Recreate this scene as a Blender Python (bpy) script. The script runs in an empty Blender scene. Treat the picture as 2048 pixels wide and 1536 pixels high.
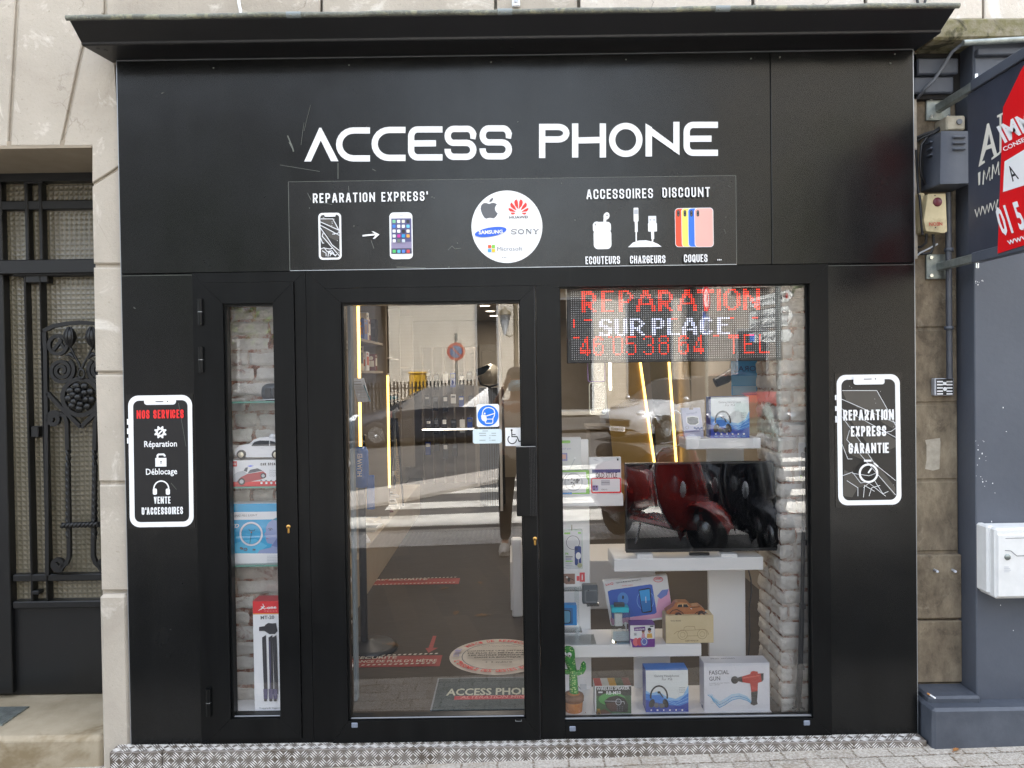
import bpy, bmesh, math, random
from math import radians, sin, cos, pi
from mathutils import Vector, Matrix, noise
from mathutils.geometry import tessellate_polygon
random.seed(7)
scn = bpy.context.scene
COL = scn.collection

# ------------------------------------------------------------------ camera
F_PX, CAM_D, CAM_H = 1530.0, 3.40, 1.703          # focal length in px of a 2048 px frame, distance, height
ROLL, PITCH = 0.0143, radians(0.8)
CAM = Vector((0.0, -CAM_D, CAM_H))
FWD = Vector((0, cos(PITCH), -sin(PITCH))); UPV = Vector((0, sin(PITCH), cos(PITCH))); XV = Vector((1, 0, 0))
_c, _s = cos(ROLL), sin(ROLL)
RGT = _c * XV - _s * UPV
UPC = _s * XV + _c * UPV
cam_data = bpy.data.cameras.new("camera")
cam_data.sensor_width = 36.0
cam_data.lens = F_PX / 2048 * 36.0
cam_data.clip_start, cam_data.clip_end = 0.02, 400.0
cam = bpy.data.objects.new("camera", cam_data)
COL.objects.link(cam)
cam.matrix_world = Matrix(((RGT.x, UPC.x, -FWD.x, CAM.x), (RGT.y, UPC.y, -FWD.y, CAM.y), (RGT.z, UPC.z, -FWD.z, CAM.z), (0, 0, 0, 1)))
scn.camera = cam

# ------------------------------------------------------------------ world, sun, exposure
SUN_EL, SUN_AZ = 57.0, 18.0                       # degrees; azimuth measured from +Y clockwise
w = bpy.data.worlds.new("World"); scn.world = w; w.use_nodes = True
nt = w.node_tree
sky = nt.nodes.new('ShaderNodeTexSky'); sky.sky_type = 'NISHITA'; sky.sun_disc = False
sky.sun_elevation = radians(SUN_EL); sky.sun_rotation = radians(SUN_AZ)
sky.air_density, sky.dust_density, sky.ozone_density = 1.4, 5.0, 1.0
hs = nt.nodes.new('ShaderNodeHueSaturation'); hs.inputs['Saturation'].default_value = 0.45
nt.links.new(sky.outputs[0], hs.inputs['Color'])
bg = nt.nodes['Background']; bg.inputs[1].default_value = 0.15
nt.links.new(hs.outputs[0], bg.inputs[0])
sun_d = bpy.data.lights.new("sun", 'SUN'); sun_d.energy = 3.8; sun_d.angle = radians(2); sun_d.color = (1.0, .98, .95)
sun = bpy.data.objects.new("sun", sun_d); COL.objects.link(sun)
sd = Vector((sin(radians(SUN_AZ)) * cos(radians(SUN_EL)), cos(radians(SUN_AZ)) * cos(radians(SUN_EL)), sin(radians(SUN_EL))))
sun.rotation_euler = sd.to_track_quat('Z', 'Y').to_euler()
sun.location = sd * 30
scn.view_settings.view_transform = 'Standard'; scn.view_settings.look = 'None'
scn.view_settings.exposure = 2.82; scn.view_settings.gamma = 1.0
scn.cycles.use_denoising = True; scn.cycles.denoiser = 'OPENIMAGEDENOISE'; scn.cycles.denoising_input_passes = 'RGB_ALBEDO_NORMAL'; scn.cycles.denoising_prefilter = 'NONE'; scn.cycles.denoising_quality = 'HIGH'
scn.cycles.max_bounces = 10; scn.cycles.transparent_max_bounces = 16; scn.cycles.diffuse_bounces = 4; scn.cycles.glossy_bounces = 5
scn.cycles.sample_clamp_indirect = 8.0
scn.cycles.caustics_reflective = False; scn.cycles.caustics_refractive = False

# ------------------------------------------------------------------ pixel (2048x1536 photo) -> point on a real plane
def ray(u, v):
    return (u - 1024) * RGT - (v - 768) * UPC + F_PX * FWD
def W(u, v, Y):
    d = ray(u, v); return CAM + d * ((Y - CAM.y) / d.y)
def WX(u, v, X):
    d = ray(u, v); return CAM + d * ((X - CAM.x) / d.x)
def WZ(u, v, Z):
    d = ray(u, v); return CAM + d * ((Z - CAM.z) / d.z)
def WR(u, v, Yr, Yg=0.03):
    """point in the street whose mirror image in the glass (plane Yg) shows at (u, v); Yr is its own depth."""
    p = W(u, v, 2 * Yg - Yr); return Vector((p.x, Yr, p.z))
def ground(x): return 0.0215 * x                     # the pavement falls gently to the left

# ------------------------------------------------------------------ materials
MATS = {}
def lin(c):
    if isinstance(c, str):
        c = c.lstrip('#'); v = [int(c[i:i + 2], 16) / 255 for i in (0, 2, 4)]
        return tuple((x / 12.92 if x <= .04045 else ((x + .055) / 1.055) ** 2.4) for x in v)
    return tuple(c)
def mat(name, c, rough=.6, metal=0.0, spec=.5, emit=None, estr=0.0, coat=0.0):
    if name in MATS: return MATS[name]
    m = bpy.data.materials.new(name); m.use_nodes = True
    b = m.node_tree.nodes['Principled BSDF']
    b.inputs['Base Color'].default_value = (*lin(c), 1); b.inputs['Roughness'].default_value = rough
    b.inputs['Metallic'].default_value = metal; b.inputs['Specular IOR Level'].default_value = spec
    b.inputs['Coat Weight'].default_value = coat
    if emit is not None:
        b.inputs['Emission Color'].default_value = (*lin(emit), 1); b.inputs['Emission Strength'].default_value = estr
    MATS[name] = m; return m
def N(m, t, **kw):
    n = m.node_tree.nodes.new(t)
    for k, v in kw.items():
        if k in n.inputs.keys(): n.inputs[k].default_value = v
        else: setattr(n, k, v)
    return n
def L(m, a, b): m.node_tree.links.new(a, b)
def BS(m): return m.node_tree.nodes['Principled BSDF']
def coords(m, scale=(1, 1, 1), rot=(0, 0, 0)):
    t = N(m, 'ShaderNodeTexCoord'); mp = N(m, 'ShaderNodeMapping')
    mp.inputs['Scale'].default_value = scale; mp.inputs['Rotation'].default_value = rot
    L(m, t.outputs['Object'], mp.inputs['Vector']); return mp.outputs['Vector']
def noise_n(m, vec, scale, detail=4, rough=.55, dist=0.0):
    n = N(m, 'ShaderNodeTexNoise'); n.inputs['Scale'].default_value = scale; n.inputs['Detail'].default_value = detail
    n.inputs['Roughness'].default_value = rough; n.inputs['Distortion'].default_value = dist
    L(m, vec, n.inputs['Vector']); return n.outputs['Fac']
def ramp(m, fac, stops):
    r = N(m, 'ShaderNodeValToRGB'); e = r.color_ramp.elements
    while len(e) < len(stops): e.new(.5)
    for el, (p, c) in zip(e, stops):
        el.position = p; el.color = (*(lin(c) if not isinstance(c, (int, float)) else (c, c, c)), 1)
    L(m, fac, r.inputs['Fac']); return r.outputs['Color']
def mixc(m, fac, a, b, mode='MIX'):
    x = N(m, 'ShaderNodeMix', data_type='RGBA', blend_type=mode)
    for sock, val in ((x.inputs[0], fac), (x.inputs[6], a), (x.inputs[7], b)):
        if isinstance(val, (int, float)): sock.default_value = val
        elif isinstance(val, (tuple, str)): sock.default_value = (*lin(val), 1)
        else: L(m, val, sock)
    return x.outputs[2]
def bump(m, h, strength=.3, dist=.01):
    b = N(m, 'ShaderNodeBump'); b.inputs['Strength'].default_value = strength; b.inputs['Distance'].default_value = dist
    L(m, h, b.inputs['Height']); L(m, b.outputs['Normal'], BS(m).inputs['Normal'])
def noisy(name, c1, c2, scale=6, rough=.7, bstr=.2, bscale=None, bdist=.004, c3=None, **kw):
    """two or three tone mottled surface with a little relief"""
    if name in MATS: return MATS[name]
    m = mat(name, c1, rough, **kw); v = coords(m)
    col = ramp(m, noise_n(m, v, scale, 6, .6), [(.35, c1), (.65, c2)])
    if c3: col = mixc(m, ramp(m, noise_n(m, v, scale * .35, 5, .65, .6), [(.52, 0), (.62, 1)]), col, c3)
    L(m, col, BS(m).inputs['Base Color'])
    if bstr: bump(m, noise_n(m, v, bscale or scale * 8, 5), bstr, bdist)
    return m

# plaster of the old facade: blotches, pale repairs, cracks
def plaster_mat(name='plaster', a='#a69d90', b='#bdb4a6', pale='#dad4c9', dark='#7f7568'):
    m = mat(name, a, .85, spec=.2); v = coords(m)
    col = ramp(m, noise_n(m, v, 2.2, 8, .6, .4), [(.3, a), (.7, b)])
    col = mixc(m, ramp(m, noise_n(m, v, 3.1, 7, .7, 1.2), [(.56, 0), (.66, .8)]), col, pale)
    col = mixc(m, ramp(m, noise_n(m, v, 1.3, 9, .75, .8), [(.58, 0), (.75, .7)]), col, dark)
    vo = N(m, 'ShaderNodeTexVoronoi', feature='DISTANCE_TO_EDGE'); vo.inputs['Scale'].default_value = 2.1
    wv = N(m, 'ShaderNodeVectorMath', operation='ADD'); nz = N(m, 'ShaderNodeTexNoise'); nz.inputs['Scale'].default_value = 5; nz.inputs['Detail'].default_value = 6
    L(m, v, nz.inputs['Vector']); sc = N(m, 'ShaderNodeVectorMath', operation='SCALE'); sc.inputs['Scale'].default_value = .35
    L(m, nz.outputs['Color'], sc.inputs[0]); L(m, v, wv.inputs[0]); L(m, sc.outputs[0], wv.inputs[1]); L(m, wv.outputs[0], vo.inputs['Vector'])
    crack = ramp(m, vo.outputs['Distance'], [(0.0, 1), (.006, 0)])
    keep = ramp(m, noise_n(m, v, 1.7, 2), [(.54, 0), (.6, .6)])
    cm = N(m, 'ShaderNodeMath', operation='MULTIPLY'); L(m, crack, cm.inputs[0]); L(m, keep, cm.inputs[1])
    col = mixc(m, cm.outputs[0], col, '#6e6459')
    L(m, col, BS(m).inputs['Base Color']); sp = ramp(m, noise_n(m, v, 75, 5, .8), [(.60, 0), (.68, .5)]); L(m, mixc(m, sp, col, '#7c7265'), BS(m).inputs['Base Color']); bump(m, noise_n(m, v, 60, 8, .75), .55, .005); return m
plaster_mat()
def glass_mat(name, refl, tint=(1, 1, 1), rough=0.0):
    """window glass: a clear sheet with a mirror share that grows towards grazing angles"""
    m = bpy.data.materials.new(name); m.use_nodes = True; n = m.node_tree.nodes; n.clear()
    out = n.new('ShaderNodeOutputMaterial'); mx = n.new('ShaderNodeMixShader'); tr = n.new('ShaderNodeBsdfTransparent')
    tr.inputs[0].default_value = (*tint, 1); gl = n.new('ShaderNodeBsdfGlossy'); gl.inputs['Roughness'].default_value = rough
    lw = n.new('ShaderNodeLayerWeight'); lw.inputs['Blend'].default_value = .25
    mr = n.new('ShaderNodeMapRange'); mr.inputs['To Min'].default_value = refl; mr.inputs['To Max'].default_value = .9
    m.node_tree.links.new(lw.outputs['Fresnel'], mr.inputs['Value']); mr.inputs['From Min'].default_value = .04
    m.node_tree.links.new(mr.outputs[0], mx.inputs[0]); m.node_tree.links.new(tr.outputs[0], mx.inputs[1])
    m.node_tree.links.new(gl.outputs[0], mx.inputs[2]); m.node_tree.links.new(mx.outputs[0], out.inputs[0])
    MATS[name] = m; return m
GLASS = glass_mat('window_glass', .125, (1, 1, 1))
CLEAR = glass_mat('clear_acrylic', .10, (.93, .96, .96))
GSHELF = glass_mat('shelf_glass', .14, (.75, .9, .85))
def black_mat(name, c='#070808', rough=.20, scuff=.35, spec=.5):
    m = mat(name, c, rough, spec=spec); v = coords(m)
    f = ramp(m, noise_n(m, coords(m, (1, 1, .25)), 9, 8, .7), [(.4, 0), (.8, 1)])
    col = mixc(m, f, c, '#101112'); col = mixc(m, ramp(m, noise_n(m, coords(m, (7, 7, .12)), 5, 6, .75), [(.55, 0), (.76, .35)]), col, '#262722')
    sp = N(m, 'ShaderNodeTexVoronoi'); sp.inputs['Scale'].default_value = 16; L(m, v, sp.inputs['Vector'])
    dots = ramp(m, sp.outputs['Distance'], [(.028, 1), (.04, 0)])
    kp = ramp(m, noise_n(m, v, 2.3, 3), [(.55, 0), (.6, scuff)])
    mm = N(m, 'ShaderNodeMath', operation='MULTIPLY'); L(m, dots, mm.inputs[0]); L(m, kp, mm.inputs[1])
    col = mixc(m, mm.outputs[0], col, '#8a8a88')
    L(m, col, BS(m).inputs['Base Color'])
    mr = N(m, 'ShaderNodeMapRange'); mr.inputs['To Min'].default_value = rough - .06; mr.inputs['To Max'].default_value = rough + .14
    L(m, noise_n(m, v, 3.5, 6, .65), mr.inputs['Value']); L(m, mr.outputs[0], BS(m).inputs['Roughness'])
    bump(m, noise_n(m, v, 1.3, 3), .25, .03); return m
BLACK = black_mat('black_lacquered_panel', spec=.38); FRAME = black_mat('black_aluminium_frame', '#060708', .30, .4, .2)
BANNER = black_mat('dark_vinyl', '#0b0a09', .20, .5)
WHITE = mat('white_vinyl', '#ececec', .45); RED = mat('red_print', '#d5262c', .5); BLUE = mat('blue_print', '#1769c9', .5)
INK = mat('black_ink', '#17181a', .5); GREYINK = mat('grey_ink', '#6d6e72', .6); LGREY = mat('light_grey_print', '#b9bcc2', .6)
PAPER = mat('white_card', '#e2e3e5', .5); RUBBER = mat('black_rubber', '#101012', .7); CHROME = mat('chrome', '#c8cacc', .15, 1.0)
STEEL = noisy('galvanised_steel', '#7d8380', '#9aa09c', 25, .45, .1, metal=.7); BRASS = mat('brass', '#c79a55', .3, 1.0)
BPLAST = mat('black_plastic', '#18191c', .4); GPLAST = mat('grey_plastic', '#5c6066', .5)
MELA = mat('white_laminate', '#e6e6e6', .35)
SHEET = mat('silver_edge', '#a7abb0', .35, .8)

# ------------------------------------------------------------------ objects
def tag(o, label=None, cat=None, group=None, kind=None):
    if label: o['label'] = label
    if cat: o['category'] = cat
    if group: o['group'] = group
    if kind: o['kind'] = kind
    return o
def thing(name, label, cat, loc=(0, 0, 0), rz=0.0, group=None):
    o = bpy.data.objects.new(name, None); o.empty_display_size = .1; COL.objects.link(o)
    o.location = loc; o.rotation_euler = (0, 0, rz); return tag(o, label, cat, group)

class MB:
    """collects faces, each with its own material, into one mesh"""
    def __init__(s): s.v = []; s.f = []; s.m = []; s.mats = []; s.sm = []; s.X = None
    def mi(s, m):
        if m not in s.mats: s.mats.append(m)
        return s.mats.index(m)
    def add(s, vs, fs, m, smooth=False):
        o = len(s.v); k = s.mi(m)
        s.v += [(s.X @ Vector(p) if s.X is not None else Vector(p)) for p in vs]
        for f in fs: s.f.append(tuple(i + o for i in f)); s.m.append(k); s.sm.append(smooth)
    def box(s, x0, x1, y0, y1, z0, z1, m, bev=0.0):
        if x0 > x1: x0, x1 = x1, x0
        if y0 > y1: y0, y1 = y1, y0
        if z0 > z1: z0, z1 = z1, z0
        b = min(bev, (x1 - x0) * .45, (y1 - y0) * .45, (z1 - z0) * .45)
        if b <= 0:
            vs = [(x0, y0, z0), (x1, y0, z0), (x1, y1, z0), (x0, y1, z0), (x0, y0, z1), (x1, y0, z1), (x1, y1, z1), (x0, y1, z1)]
            s.add(vs, [(0, 3, 2, 1), (4, 5, 6, 7), (0, 1, 5, 4), (1, 2, 6, 5), (2, 3, 7, 6), (3, 0, 4, 7)], m); return
        vs = []; idx = {}
        for i, (X, bx) in enumerate(((x0, b), (x1, -b))):
            for j, (Yv, by) in enumerate(((y0, b), (y1, -b))):
                for k, (Z, bz) in enumerate(((z0, b), (z1, -b))):
                    idx[i, j, k, 0] = len(vs); vs.append((X, Yv + by, Z + bz))
                    idx[i, j, k, 1] = len(vs); vs.append((X + bx, Yv, Z + bz))
                    idx[i, j, k, 2] = len(vs); vs.append((X + bx, Yv + by, Z))
        q = lambda *a: tuple(idx[t] for t in a)
        fs = []
        for i in (0, 1):
            fs.append(q((i, 0, 0, 0), (i, 1, 0, 0), (i, 1, 1, 0), (i, 0, 1, 0))); fs.append(q((0, i, 0, 1), (1, i, 0, 1), (1, i, 1, 1), (0, i, 1, 1)))
            fs.append(q((0, 0, i, 2), (1, 0, i, 2), (1, 1, i, 2), (0, 1, i, 2)))
        for a in (0, 1):
            for c in (0, 1):
                fs.append(q((a, c, 0, 0), (a, c, 1, 0), (a, c, 1, 1), (a, c, 0, 1))); fs.append(q((a, 0, c, 0), (a, 1, c, 0), (a, 1, c, 2), (a, 0, c, 2)))
                fs.append(q((0, a, c, 1), (1, a, c, 1), (1, a, c, 2), (0, a, c, 2)))
                for d in (0, 1): fs.append(q((a, c, d, 0), (a, c, d, 1), (a, c, d, 2)))
        s.add(vs, fs, m)
    def pbox(s, p0, p1, Y0, Y1, m, bev=0.0):
        """axis aligned box whose front face (plane Y0) spans two photo pixels"""
        a, b = W(p0[0], p0[1], Y0), W(p1[0], p1[1], Y0); s.box(a.x, b.x, Y0, Y1, a.z, b.z, m, bev)
    def prism(s, pts, off, m, smooth=False):
        """polygon (3D points, any winding) swept by vector off"""
        pts = [Vector(p) for p in pts]; off = Vector(off); n = len(pts)
        tri = tessellate_polygon([pts])
        vs = pts + [p + off for p in pts]
        fs = [tuple(t) for t in tri] + [tuple(i + n for i in reversed(t)) for t in tri]
        s.add(vs, fs, m)
        s.add(vs, [(i, (i + 1) % n, (i + 1) % n + n, i + n) for i in range(n)], m, smooth)
    def tube(s, pts, r, m, n=10, caps=True, closed=False, sq=None):
        pts = [Vector(p) for p in pts]; k = len(pts)
        rr = r if isinstance(r, (list, tuple)) else [r] * k
        vs = []; prev = None
        for i, p in enumerate(pts):
            a = pts[(i - 1) % k] if (i or closed) else p; c = pts[(i + 1) % k] if (i < k - 1 or closed) else p
            t = (c - a)
            if t.length < 1e-9: t = Vector((0, 0, 1))
            t.normalize()
            if prev is None:
                ref = Vector((0, 0, 1)) if abs(t.z) < .9 else Vector((0, 1, 0)); u = t.cross(ref).normalized()
            else:
                u = prev - t * prev.dot(t); u = u.normalized() if u.length > 1e-6 else t.orthogonal().normalized()
            prev = u; w2 = t.cross(u)
            for j in range(n):
                ang = 2 * pi * j / n + (pi / 4 if n == 4 else 0)
                vs.append(p + (u * cos(ang) + w2 * sin(ang)) * rr[i])
        fs = []
        for i in range(k if closed else k - 1):
            for j in range(n):
                a = i * n + j; b = i * n + (j + 1) % n; i2 = (i + 1) % k
                fs.append((a, b, i2 * n + (j + 1) % n, i2 * n + j))
        s.add(vs, fs, m, n > 4)
        if caps and not closed: s.add(vs[:n], [tuple(range(n))[::-1]], m); s.add(vs[-n:], [tuple(range(n))], m)
    def cyl(s, a, b, r, m, n=16, r2=None): s.tube([a, b], [r, r if r2 is None else r2], m, n)
    def lathe(s, prof, c, m, n=20, axis='z', sm=True):
        vs = []
        for (r, h) in prof:
            for j in range(n):
                x, y = r * cos(2 * pi * j / n), r * sin(2 * pi * j / n)
                p = {'z': (x, y, h), 'y': (x, h, y), 'x': (h, x, y)}[axis]
                vs.append(Vector(c) + Vector(p))
        fs = [(i * n + j, i * n + (j + 1) % n, (i + 1) * n + (j + 1) % n, (i + 1) * n + j) for i in range(len(prof) - 1) for j in range(n)]
        s.add(vs, fs, m, sm)
    def ball(s, c, r, m, n=14, k=9, sc=(1, 1, 1)):
        vs = []; c = Vector(c)
        for i in range(k + 1):
            th = pi * i / k
            for j in range(n):
                ph = 2 * pi * j / n; vs.append(c + Vector((r * sc[0] * sin(th) * cos(ph), r * sc[1] * sin(th) * sin(ph), r * sc[2] * cos(th))))
        s.add(vs, [(i * n + j, i * n + (j + 1) % n, (i + 1) * n + (j + 1) % n, (i + 1) * n + j) for i in range(k) for j in range(n)], m, True)
    def grid(s, fn, nu, nv, m, smooth=True):
        vs = [fn(i / nu, j / nv) for j in range(nv + 1) for i in range(nu + 1)]
        s.add(vs, [(j * (nu + 1) + i, j * (nu + 1) + i + 1, (j + 1) * (nu + 1) + i + 1, (j + 1) * (nu + 1) + i) for j in range(nv) for i in range(nu)], m, smooth)
    def build(s, name, parent=None, origin=None, local=False, fix=True):
        me = bpy.data.meshes.new(name)
        root = parent
        while root is not None and root.parent is not None: root = root.parent
        off = Vector(origin) if origin is not None else (root.location.copy() if (root is not None and not local) else Vector((0, 0, 0)))
        me.from_pydata([tuple(p - off) for p in s.v], [], s.f)
        for m in s.mats: me.materials.append(m)
        me.polygons.foreach_set('material_index', s.m); me.polygons.foreach_set('use_smooth', s.sm)
        if fix:
            bm = bmesh.new(); bm.from_mesh(me); bmesh.ops.recalc_face_normals(bm, faces=bm.faces); bm.to_mesh(me); bm.free()
        me.update()
        o = bpy.data.objects.new(name, me); COL.objects.link(o)
        if parent is not None: o.parent = parent
        if origin is not None and parent is None: o.location = origin
        return o

# ------------------------------------------------------------------ flat print: strokes, shapes and lettering
_tc = {}
def text_mesh(txt, bold=0.0):
    """outline triangles of a line of text in Blender's own typeface, lower left at 0, height 1 = capital height"""
    key = (txt, bold)
    if key in _tc: return _tc[key]
    cu = bpy.data.curves.new('t', 'FONT'); cu.body = txt; cu.offset = bold; cu.resolution_u = 2; cu.fill_mode = 'FRONT'
    ob = bpy.data.objects.new('t', cu); COL.objects.link(ob)
    dg = bpy.context.evaluated_depsgraph_get(); me = ob.evaluated_get(dg).to_mesh()
    vs = [(v.co.x, v.co.y) for v in me.vertices]; fs = [tuple(p.vertices) for p in me.polygons]
    ob.evaluated_get(dg).to_mesh_clear(); bpy.data.objects.remove(ob); bpy.data.curves.remove(cu)
    if vs:
        x0 = min(p[0] for p in vs); x1 = max(p[0] for p in vs); vs = [((x - x0) / .73, y / .73) for x, y in vs]; wd = (x1 - x0) / .73
    else: wd = 1
    _tc[key] = (vs, fs, wd); return _tc[key]
_O = [(.25, 1), (.75, 1), (1, .86), (1, .14), (.75, 0), (.25, 0), (0, .14), (0, .86), (.25, 1)]
_Pp = [(0, 0), (0, 1), (.72, 1), (1, .88), (1, .6), (.72, .47), (0, .47)]
_S = [(1, .72), (1, .87), (.75, 1), (.25, 1), (0, .87), (0, .67), (.2, .55), (.8, .45), (1, .33), (1, .13), (.75, 0), (.25, 0), (0, .13), (0, .28)]
_C = [(1, .7), (1, .86), (.75, 1), (.25, 1), (0, .86), (0, .14), (.25, 0), (.75, 0), (1, .14), (1, .3)]
SF = {'A': [[(0, 0), (.42, 1), (.58, 1), (1, 0)], [(.2, .28), (.8, .28)]], 'B': [[(0, .52), (.75, .52), (1, .64), (1, .88), (.72, 1), (0, 1), (0, 0), (.72, 0), (1, .12), (1, .4), (.75, .52)]],
      'C': [_C], 'D': [[(0, 0), (0, 1), (.65, 1), (1, .84), (1, .16), (.65, 0), (0, 0)]], 'E': [[(1, 1), (0, 1), (0, 0), (1, 0)], [(0, .5), (.85, .5)]],
      'F': [[(1, 1), (0, 1), (0, 0)], [(0, .5), (.85, .5)]], 'G': [_C + [(1, .45), (.55, .45)]], 'H': [[(0, 0), (0, 1)], [(1, 0), (1, 1)], [(0, .5), (1, .5)]],
      'I': [[(.5, 0), (.5, 1)]], 'K': [[(0, 0), (0, 1)], [(1, 1), (0, .42), (1, 0)]], 'L': [[(0, 1), (0, 0), (1, 0)]], 'M': [[(0, 0), (0, 1), (.5, .3), (1, 1), (1, 0)]],
      'N': [[(0, 0), (0, 1)], [(1, 0), (1, 1)], [(.02, .93), (.98, .07)]], 'O': [_O], 'P': [_Pp], 'Q': [_O, [(.6, .2), (1, -.06)]], 'R': [_Pp, [(.5, .47), (1, 0)]], 'S': [_S],
      'T': [[(0, 1), (1, 1)], [(.5, 1), (.5, 0)]], 'U': [[(0, 1), (0, .14), (.25, 0), (.75, 0), (1, .14), (1, 1)]], 'V': [[(0, 1), (.44, 0), (.56, 0), (1, 1)]],
      'W': [[(0, 1), (.25, 0), (.5, .8), (.75, 0), (1, 1)]], 'X': [[(0, 0), (1, 1)], [(0, 1), (1, 0)]], 'Y': [[(0, 1), (.5, .5), (1, 1)], [(.5, .5), (.5, 0)]], 'Z': [[(0, 1), (1, 1), (0, 0), (1, 0)]],
      "'": [[(.5, 1), (.5, .78)]], '.': [[(.4, 0), (.6, 0)]], '-': [[(.1, .45), (.9, .45)]], '0': [_O], '1': [[(.1, .8), (.5, 1), (.5, 0)]],
      '5': [[(1, 1), (0, 1), (0, .56), (.75, .56), (1, .42), (1, .14), (.75, 0), (.25, 0), (0, .14)]]}
SW = {'N': 1.2, 'I': .25, "'": .2, '.': .2, 'M': 1.3, 'W': 1.4, ' ': .55, 'E': .85, 'L': .8, 'A': 1.1}

class G:
    """draws flat print on a plane of mesh mb; P maps (x, y, lift) to a 3D point"""
    step = .00025
    def __init__(s, mb, P, lift=.0006): s.mb, s.P, s.k = mb, P, lift
    def _l(s): s.k += s.step; return s.k
    def poly(s, pts, m):
        l = s._l(); p2 = [Vector((x, y, 0)) for x, y in pts]; tri = tessellate_polygon([p2])
        s.mb.add([s.P(x, y, l) for x, y in pts], [tuple(t) for t in tri], m)
    def rect(s, x0, y0, x1, y1, m): s.poly([(x0, y0), (x1, y0), (x1, y1), (x0, y1)], m)
    def ell(s, cx, cy, rx, ry, m, n=28, rot=0.0, a0=0, a1=2 * pi):
        s.poly([(cx + rx * cos(a) * cos(rot) - ry * sin(a) * sin(rot), cy + rx * cos(a) * sin(rot) + ry * sin(a) * cos(rot)) for a in (a0 + (a1 - a0) * i / n for i in range(n))], m)
    def rrect(s, x0, y0, x1, y1, r, m):
        pts = []
        for cx, cy, a in ((x1 - r, y1 - r, 0), (x0 + r, y1 - r, pi / 2), (x0 + r, y0 + r, pi), (x1 - r, y0 + r, 1.5 * pi)):
            pts += [(cx + r * cos(a + pi / 12 * i), cy + r * sin(a + pi / 12 * i)) for i in range(7)]
        s.poly(pts, m)
    def line(s, pts, wd, m, closed=False):
        pts = [Vector((p[0], p[1])) for p in pts]; n = len(pts); l = s._l(); A = []; B = []
        for i in range(n):
            p = pts[i]
            d0 = (p - pts[i - 1]) if (i or closed) else (pts[1] - p)
            d1 = (pts[(i + 1) % n] - p) if (i < n - 1 or closed) else d0
            if d0.length < 1e-9: d0 = d1
            if d1.length < 1e-9: d1 = d0
            d0 = d0.normalized(); d1 = d1.normalized()
            n0 = Vector((-d0.y, d0.x)); n1 = Vector((-d1.y, d1.x)); b = n0 + n1
            if b.length < .35: b = n0
            else: b = b / (b.length * max(.5, b.normalized().dot(n0)))*1.0
            A.append(p + b * wd / 2); B.append(p - b * wd / 2)
        k = n if closed else n - 1
        s.mb.add([s.P(q.x, q.y, l) for q in A] + [s.P(q.x, q.y, l) for q in B], [(i, (i + 1) % n, (i + 1) % n + n, i + n) for i in range(k)], m)
    def ring(s, cx, cy, rx, ry, wd, m, n=28): s.line([(cx + rx * cos(2 * pi * i / n), cy + ry * sin(2 * pi * i / n)) for i in range(n)], wd, m, True)
    def arc(s, cx, cy, rx, ry, a0, a1, wd, m, n=14): s.line([(cx + rx * cos(a0 + (a1 - a0) * i / n), cy + ry * sin(a0 + (a1 - a0) * i / n)) for i in range(n + 1)], wd, m)
    def text(s, txt, p0, p1, h, m, bold=0.0, mirror=False, shear=0.0):
        """line of text fitted between baseline points p0 and p1, capitals h tall (y runs down in picture coordinates when h < 0)"""
        vs, fs, wd = text_mesh(txt, bold); l = s._l()
        a = Vector(p0); d = Vector(p1) - a; e = d.normalized(); nrm = Vector((-e.y, e.x)) * h
        if mirror: a = Vector(p1); d = -d
        s.mb.add([s.P(*(a + d * (x / wd + shear * y / wd) + nrm * y), l) for x, y in vs], fs, m)
    def stext(s, txt, p0, p1, h, t, m, gap=.22):
        """condensed stroke capitals fitted between p0 and p1, h tall, strokes t thick"""
        tot = sum(SW.get(c, 1) for c in txt) + gap * (len(txt) - 1)
        a = Vector(p0); d = Vector(p1) - a; e = d.normalized(); nrm = Vector((-e.y, e.x)) * (1 if h > 0 else -1); h = abs(h)
        k = d.length / tot; x = 0.0
        for c in txt:
            w2 = SW.get(c, 1) * k
            for st in SF.get(c, []):
                q = [a + e * (x + t / 2 + px * max(w2 - t, .01)) + nrm * (t / 2 + py * (h - t)) for px, py in st]
                # square ends reach the outline
                if len(q) > 1 and st[0] != st[-1]:
                    q[0] = q[0] - (q[1] - q[0]).normalized() * t / 2; q[-1] = q[-1] + (q[-1] - q[-2]).normalized() * t / 2
                s.line([(v.x, v.y) for v in q], t, m)
            x += w2 + gap * k
def PX(Y):
    """photo-pixel drawing surface on the plane y = Y facing the street"""
    return lambda u, v, l: W(u, v, Y - l)
def RP(u, v):
    """photo pixel -> pixel with the camera's roll taken out"""
    du, dv = u - 1024, v - 768; return (du * _c - dv * _s, du * _s + dv * _c)
def UR(x, y):
    return (1024 + x * _c + y * _s, 768 - x * _s + y * _c)
def prect(g, u0, v0, u1, v1, m, r=0.0):
    """upright rectangle on the wall between two photo pixels"""
    a, b = RP(u0, v0), RP(u1, v1)
    if r <= 0: g.poly([UR(a[0], a[1]), UR(b[0], a[1]), UR(b[0], b[1]), UR(a[0], b[1])], m); return
    pts = []
    for cx, cy, an in ((b[0] - r, b[1] - r, 0), (a[0] + r, b[1] - r, pi / 2), (a[0] + r, a[1] + r, pi), (b[0] - r, a[1] + r, 1.5 * pi)):
        pts += [UR(cx + r * cos(an + pi / 12 * i), cy + r * sin(an + pi / 12 * i)) for i in range(7)]
    g.poly(pts, m)
def slope(u, v, u2): return (u2, v - ROLL * (u2 - u))     # where a level line through (u, v) passes at u2
def ltext(g, txt, u0, v0, u1, h, m, **kw): g.text(txt, (u0, v0), slope(u0, v0, u1), -h, m, **kw)
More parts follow.
